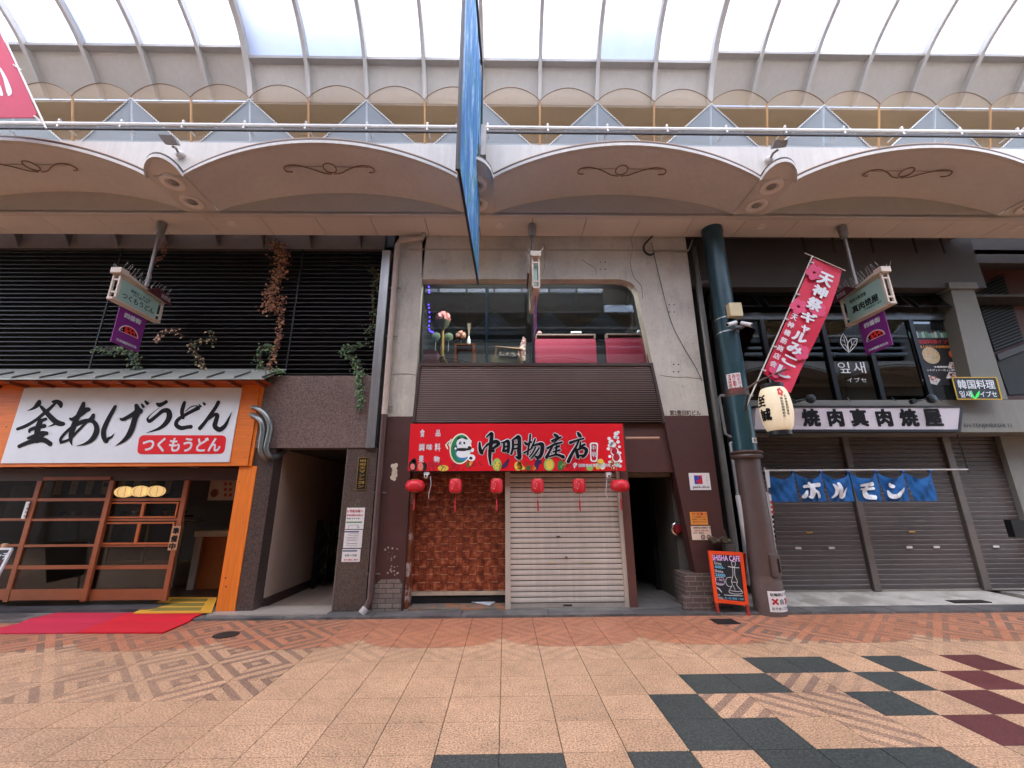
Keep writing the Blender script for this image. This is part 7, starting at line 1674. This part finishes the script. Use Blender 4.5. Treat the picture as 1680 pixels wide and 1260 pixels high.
cable([(1073, 413, 6.62), (1095, 411, 6.62), (1125, 413, 6.62), (1132, 405, 6.62), (1136, 393, 6.62)], .012, mat('cable_white', '#9a948d', .5), 'pale_cable', 'pale conduit crossing the top of the cream right pier')
o = MB().lathe(P(728, 428, YC - .002), [(.045, 0), (.04, -.02), (.02, -.03)], 18, axis='y'); o.build('vent_cap', PW, cbd, smooth=True)
# ================================================================ CANOPY SPOTLIGHTS
SLM = mat('spot_grey', '#8f8780', .4, .2)
for k, (u, v, hd) in enumerate(((292, 250, [(258, 220), (282, 221.5), (293, 238), (270, 236.5)]), (1265, 259, [(1272, 229), (1294, 229.5), (1290, 241), (1267, 243.5)]))):
    c = P(u, v, 5.24); o = thing('canopy_spotlight', 'flat floodlight on a ball mount above the canopy valley, the ' + ('left' if k == 0 else 'right') + ' one', 'lamp', c, 'floodlights on the canopy fascia')
    MB().lathe(c, [(.06, .06), (.06, .02), (.035, 0)], 18, axis='y').build('base', mat('spot_white', '#cfc5bb', .4), o, smooth=True)
    h = [P(a, b, 5.02 + (.06 if q in (2, 3) else 0)) for q, (a, b) in enumerate(hd)]; mid = (h[2] + h[3]) / 2
    MB().tube([c + Vector((0, .0, .01)), c + Vector((0, -.06, .03)), mid + Vector((0, .03, -.01))], .018, 8).build('arm', SLM, o, smooth=True)
    MB().prism(h, (0, .045, .03)).build('head', SLM, o, bevel=.006)
# white banner behind the column
wb_ = thing('white_banner', 'slim white banner with red marks half hidden behind the teal and brown column', 'banner', P(1262, 850, 6.6))
yb_ = 6.62
MB().prism([P(1256, 772, yb_), P(1262, 772, yb_), P(1264, 800, yb_), P(1259, 800, yb_)], (0, .01, 0)).build('upper_tab', WHT, wb_)
MB().prism([P(1256, 806, yb_), P(1265, 812, yb_), P(1269, 850, yb_), P(1274, 912, yb_), P(1262, 912, yb_)], (0, .01, 0)).build('cloth', WHT, wb_)
m_ = MB()
for i in range(9): p = P(1265.5 + i * .8, 824 + i * 8, yb_ - .004); m_.box(p.x - .015, p.x + .02, yb_ - .006, yb_ - .003, p.z - .02, p.z + .02, 0 if i < 3 else 1)
m_.build('marks', [INKR, INK], wb_)
MB().tube([P(1254, 766, yb_), P(1276, 925, yb_)], .008, 6).build('pole', MATS['pole_white'], wb_)
# ================================================================ VINES
def vine(name, label, pts, y, nleaf, spread, cols, size, seed, stems=5, droop=0.6, group=None):
    r = random.Random(seed); o = thing(name, label, 'vine', P(pts[0][0], pts[0][1], y), group); m_ = MB(); paths = []
    for s_ in range(stems):
        pp = [tuple(P(u + r.uniform(-spread * .4, spread * .4), v + r.uniform(-3, 3), y - .01 - r.random() * .04)) for u, v in pts]; c_ = catmull(pp, 6); paths.append(c_); m_.tube(c_, [.005 * (1 - .6 * i / len(c_)) for i in range(len(c_))], 5)
    m_.build('stems', mat('stem_brown_' + name, '#5a3f2c', .7), o)
    lf = MB()
    for i in range(int(nleaf * .75)):
        c_ = r.choice(paths); p = Vector(r.choice(c_)) + Vector((r.gauss(0, spread * .0045), -abs(r.gauss(0, .035)), r.gauss(0, .035)))
        s_ = size * r.uniform(.6, 1.25); a = r.uniform(-1, 1); dn = Vector((math.sin(a) * .8, r.uniform(-.6, .1), -droop - r.random() * .5)).normalized(); sd = dn.cross(Vector((r.uniform(-.4, .4), -1, r.uniform(-.3, .5)))).normalized()
        nn = dn.cross(sd) * s_ * .15
        lf.add([p, p + dn * s_ * .45 + sd * s_ * .42 + nn, p + dn * s_, p + dn * s_ * .45 - sd * s_ * .42 + nn], [(0, 1, 2), (0, 2, 3)], r.randrange(len(cols)))
    lf.build('leaves', [mat('leaf_%s_%d' % (name, i), c_, .55, var=.15, vscale=30) for i, c_ in enumerate(cols)], o); return o
DRY = ['#8c5a3c', '#a9724c', '#6f4430', '#c08c66']; GRN = ['#3c5230', '#4f6a3c', '#2d4026', '#6b7f4a']; MIX = ['#3c5230', '#8c7a4c', '#c9a982', '#2d4026']
yv = 6.86
vine('dried_vine', 'thick curtain of dried brown leaves hanging over the black louvres', [(452, 398), (462, 420), (458, 450), (448, 480), (447, 510)], yv, 760, 16, DRY, .052, 1, 8)
vine('dried_vine', 'thin lower strand of dried tan leaves trailing below the brown leaf curtain', [(462, 485), (464, 515), (459, 545), (456, 565), (448, 590), (440, 610)], yv, 260, 6, ['#c08c66', '#a9724c', '#d0a583'], .05, 2, 4)
vine('green_vine', 'green leaves clustered below the left purple pennant on the louvres', [(160, 575), (185, 572), (210, 575), (228, 590), (220, 605)], yv, 170, 12, GRN, 0.058, 3, 6)
vine('flowering_vine', 'pale dry blossoms arching over the louvres right of the left street sign', [(258, 560), (265, 548), (285, 542), (300, 552)], yv, 46, 6, ['#c9a084', '#a8795c'], .05, 4, 3)
vine('mixed_vine', 'green and tan creeper climbing from the shop roof over the louvres', [(335, 612), (330, 590), (318, 572), (325, 560), (350, 560), (345, 545)], yv, 120, 12, MIX, 0.048, 5, 6)
vine('green_vine', 'green creeper with a bare loop at the foot of the dried leaf curtain', [(440, 618), (428, 600), (425, 580), (440, 565), (448, 580)], yv, 170, 10, GRN, 0.048, 6, 6)
vine('green_vine', 'green creeper rising beside the metal pilaster on the right of the louvres', [(600, 620), (588, 600), (575, 585), (565, 575), (580, 570), (605, 565)], yv, 200, 12, GRN, 0.053, 7, 7)
vine('green_vine', 'dense green strand hanging down over the granite slab', [(590, 610), (590, 630), (592, 650), (592, 668)], YC - .03, 260, 7, GRN, 0.048, 8, 6)
vine('green_vine', 'sparse dark creeper high on the louvres near the metal pilaster', [(612, 440), (618, 460), (610, 480), (612, 530), (600, 545)], yv, 130, 12, GRN, 0.043, 9, 5)
vine('sprig', 'tiny green sprig growing at the corner of the shop roof end', [(436, 622), (446, 612), (455, 608), (465, 612)], 6.6, 50, 4, GRN, .05, 10, 3)
vine('dried_vine', 'small dry tuft beside the pole of the left street sign', [(272, 400), (268, 420), (258, 430)], yv, 60, 8, ['#6b6a4c', '#8c7a5c'], .05, 11, 3)
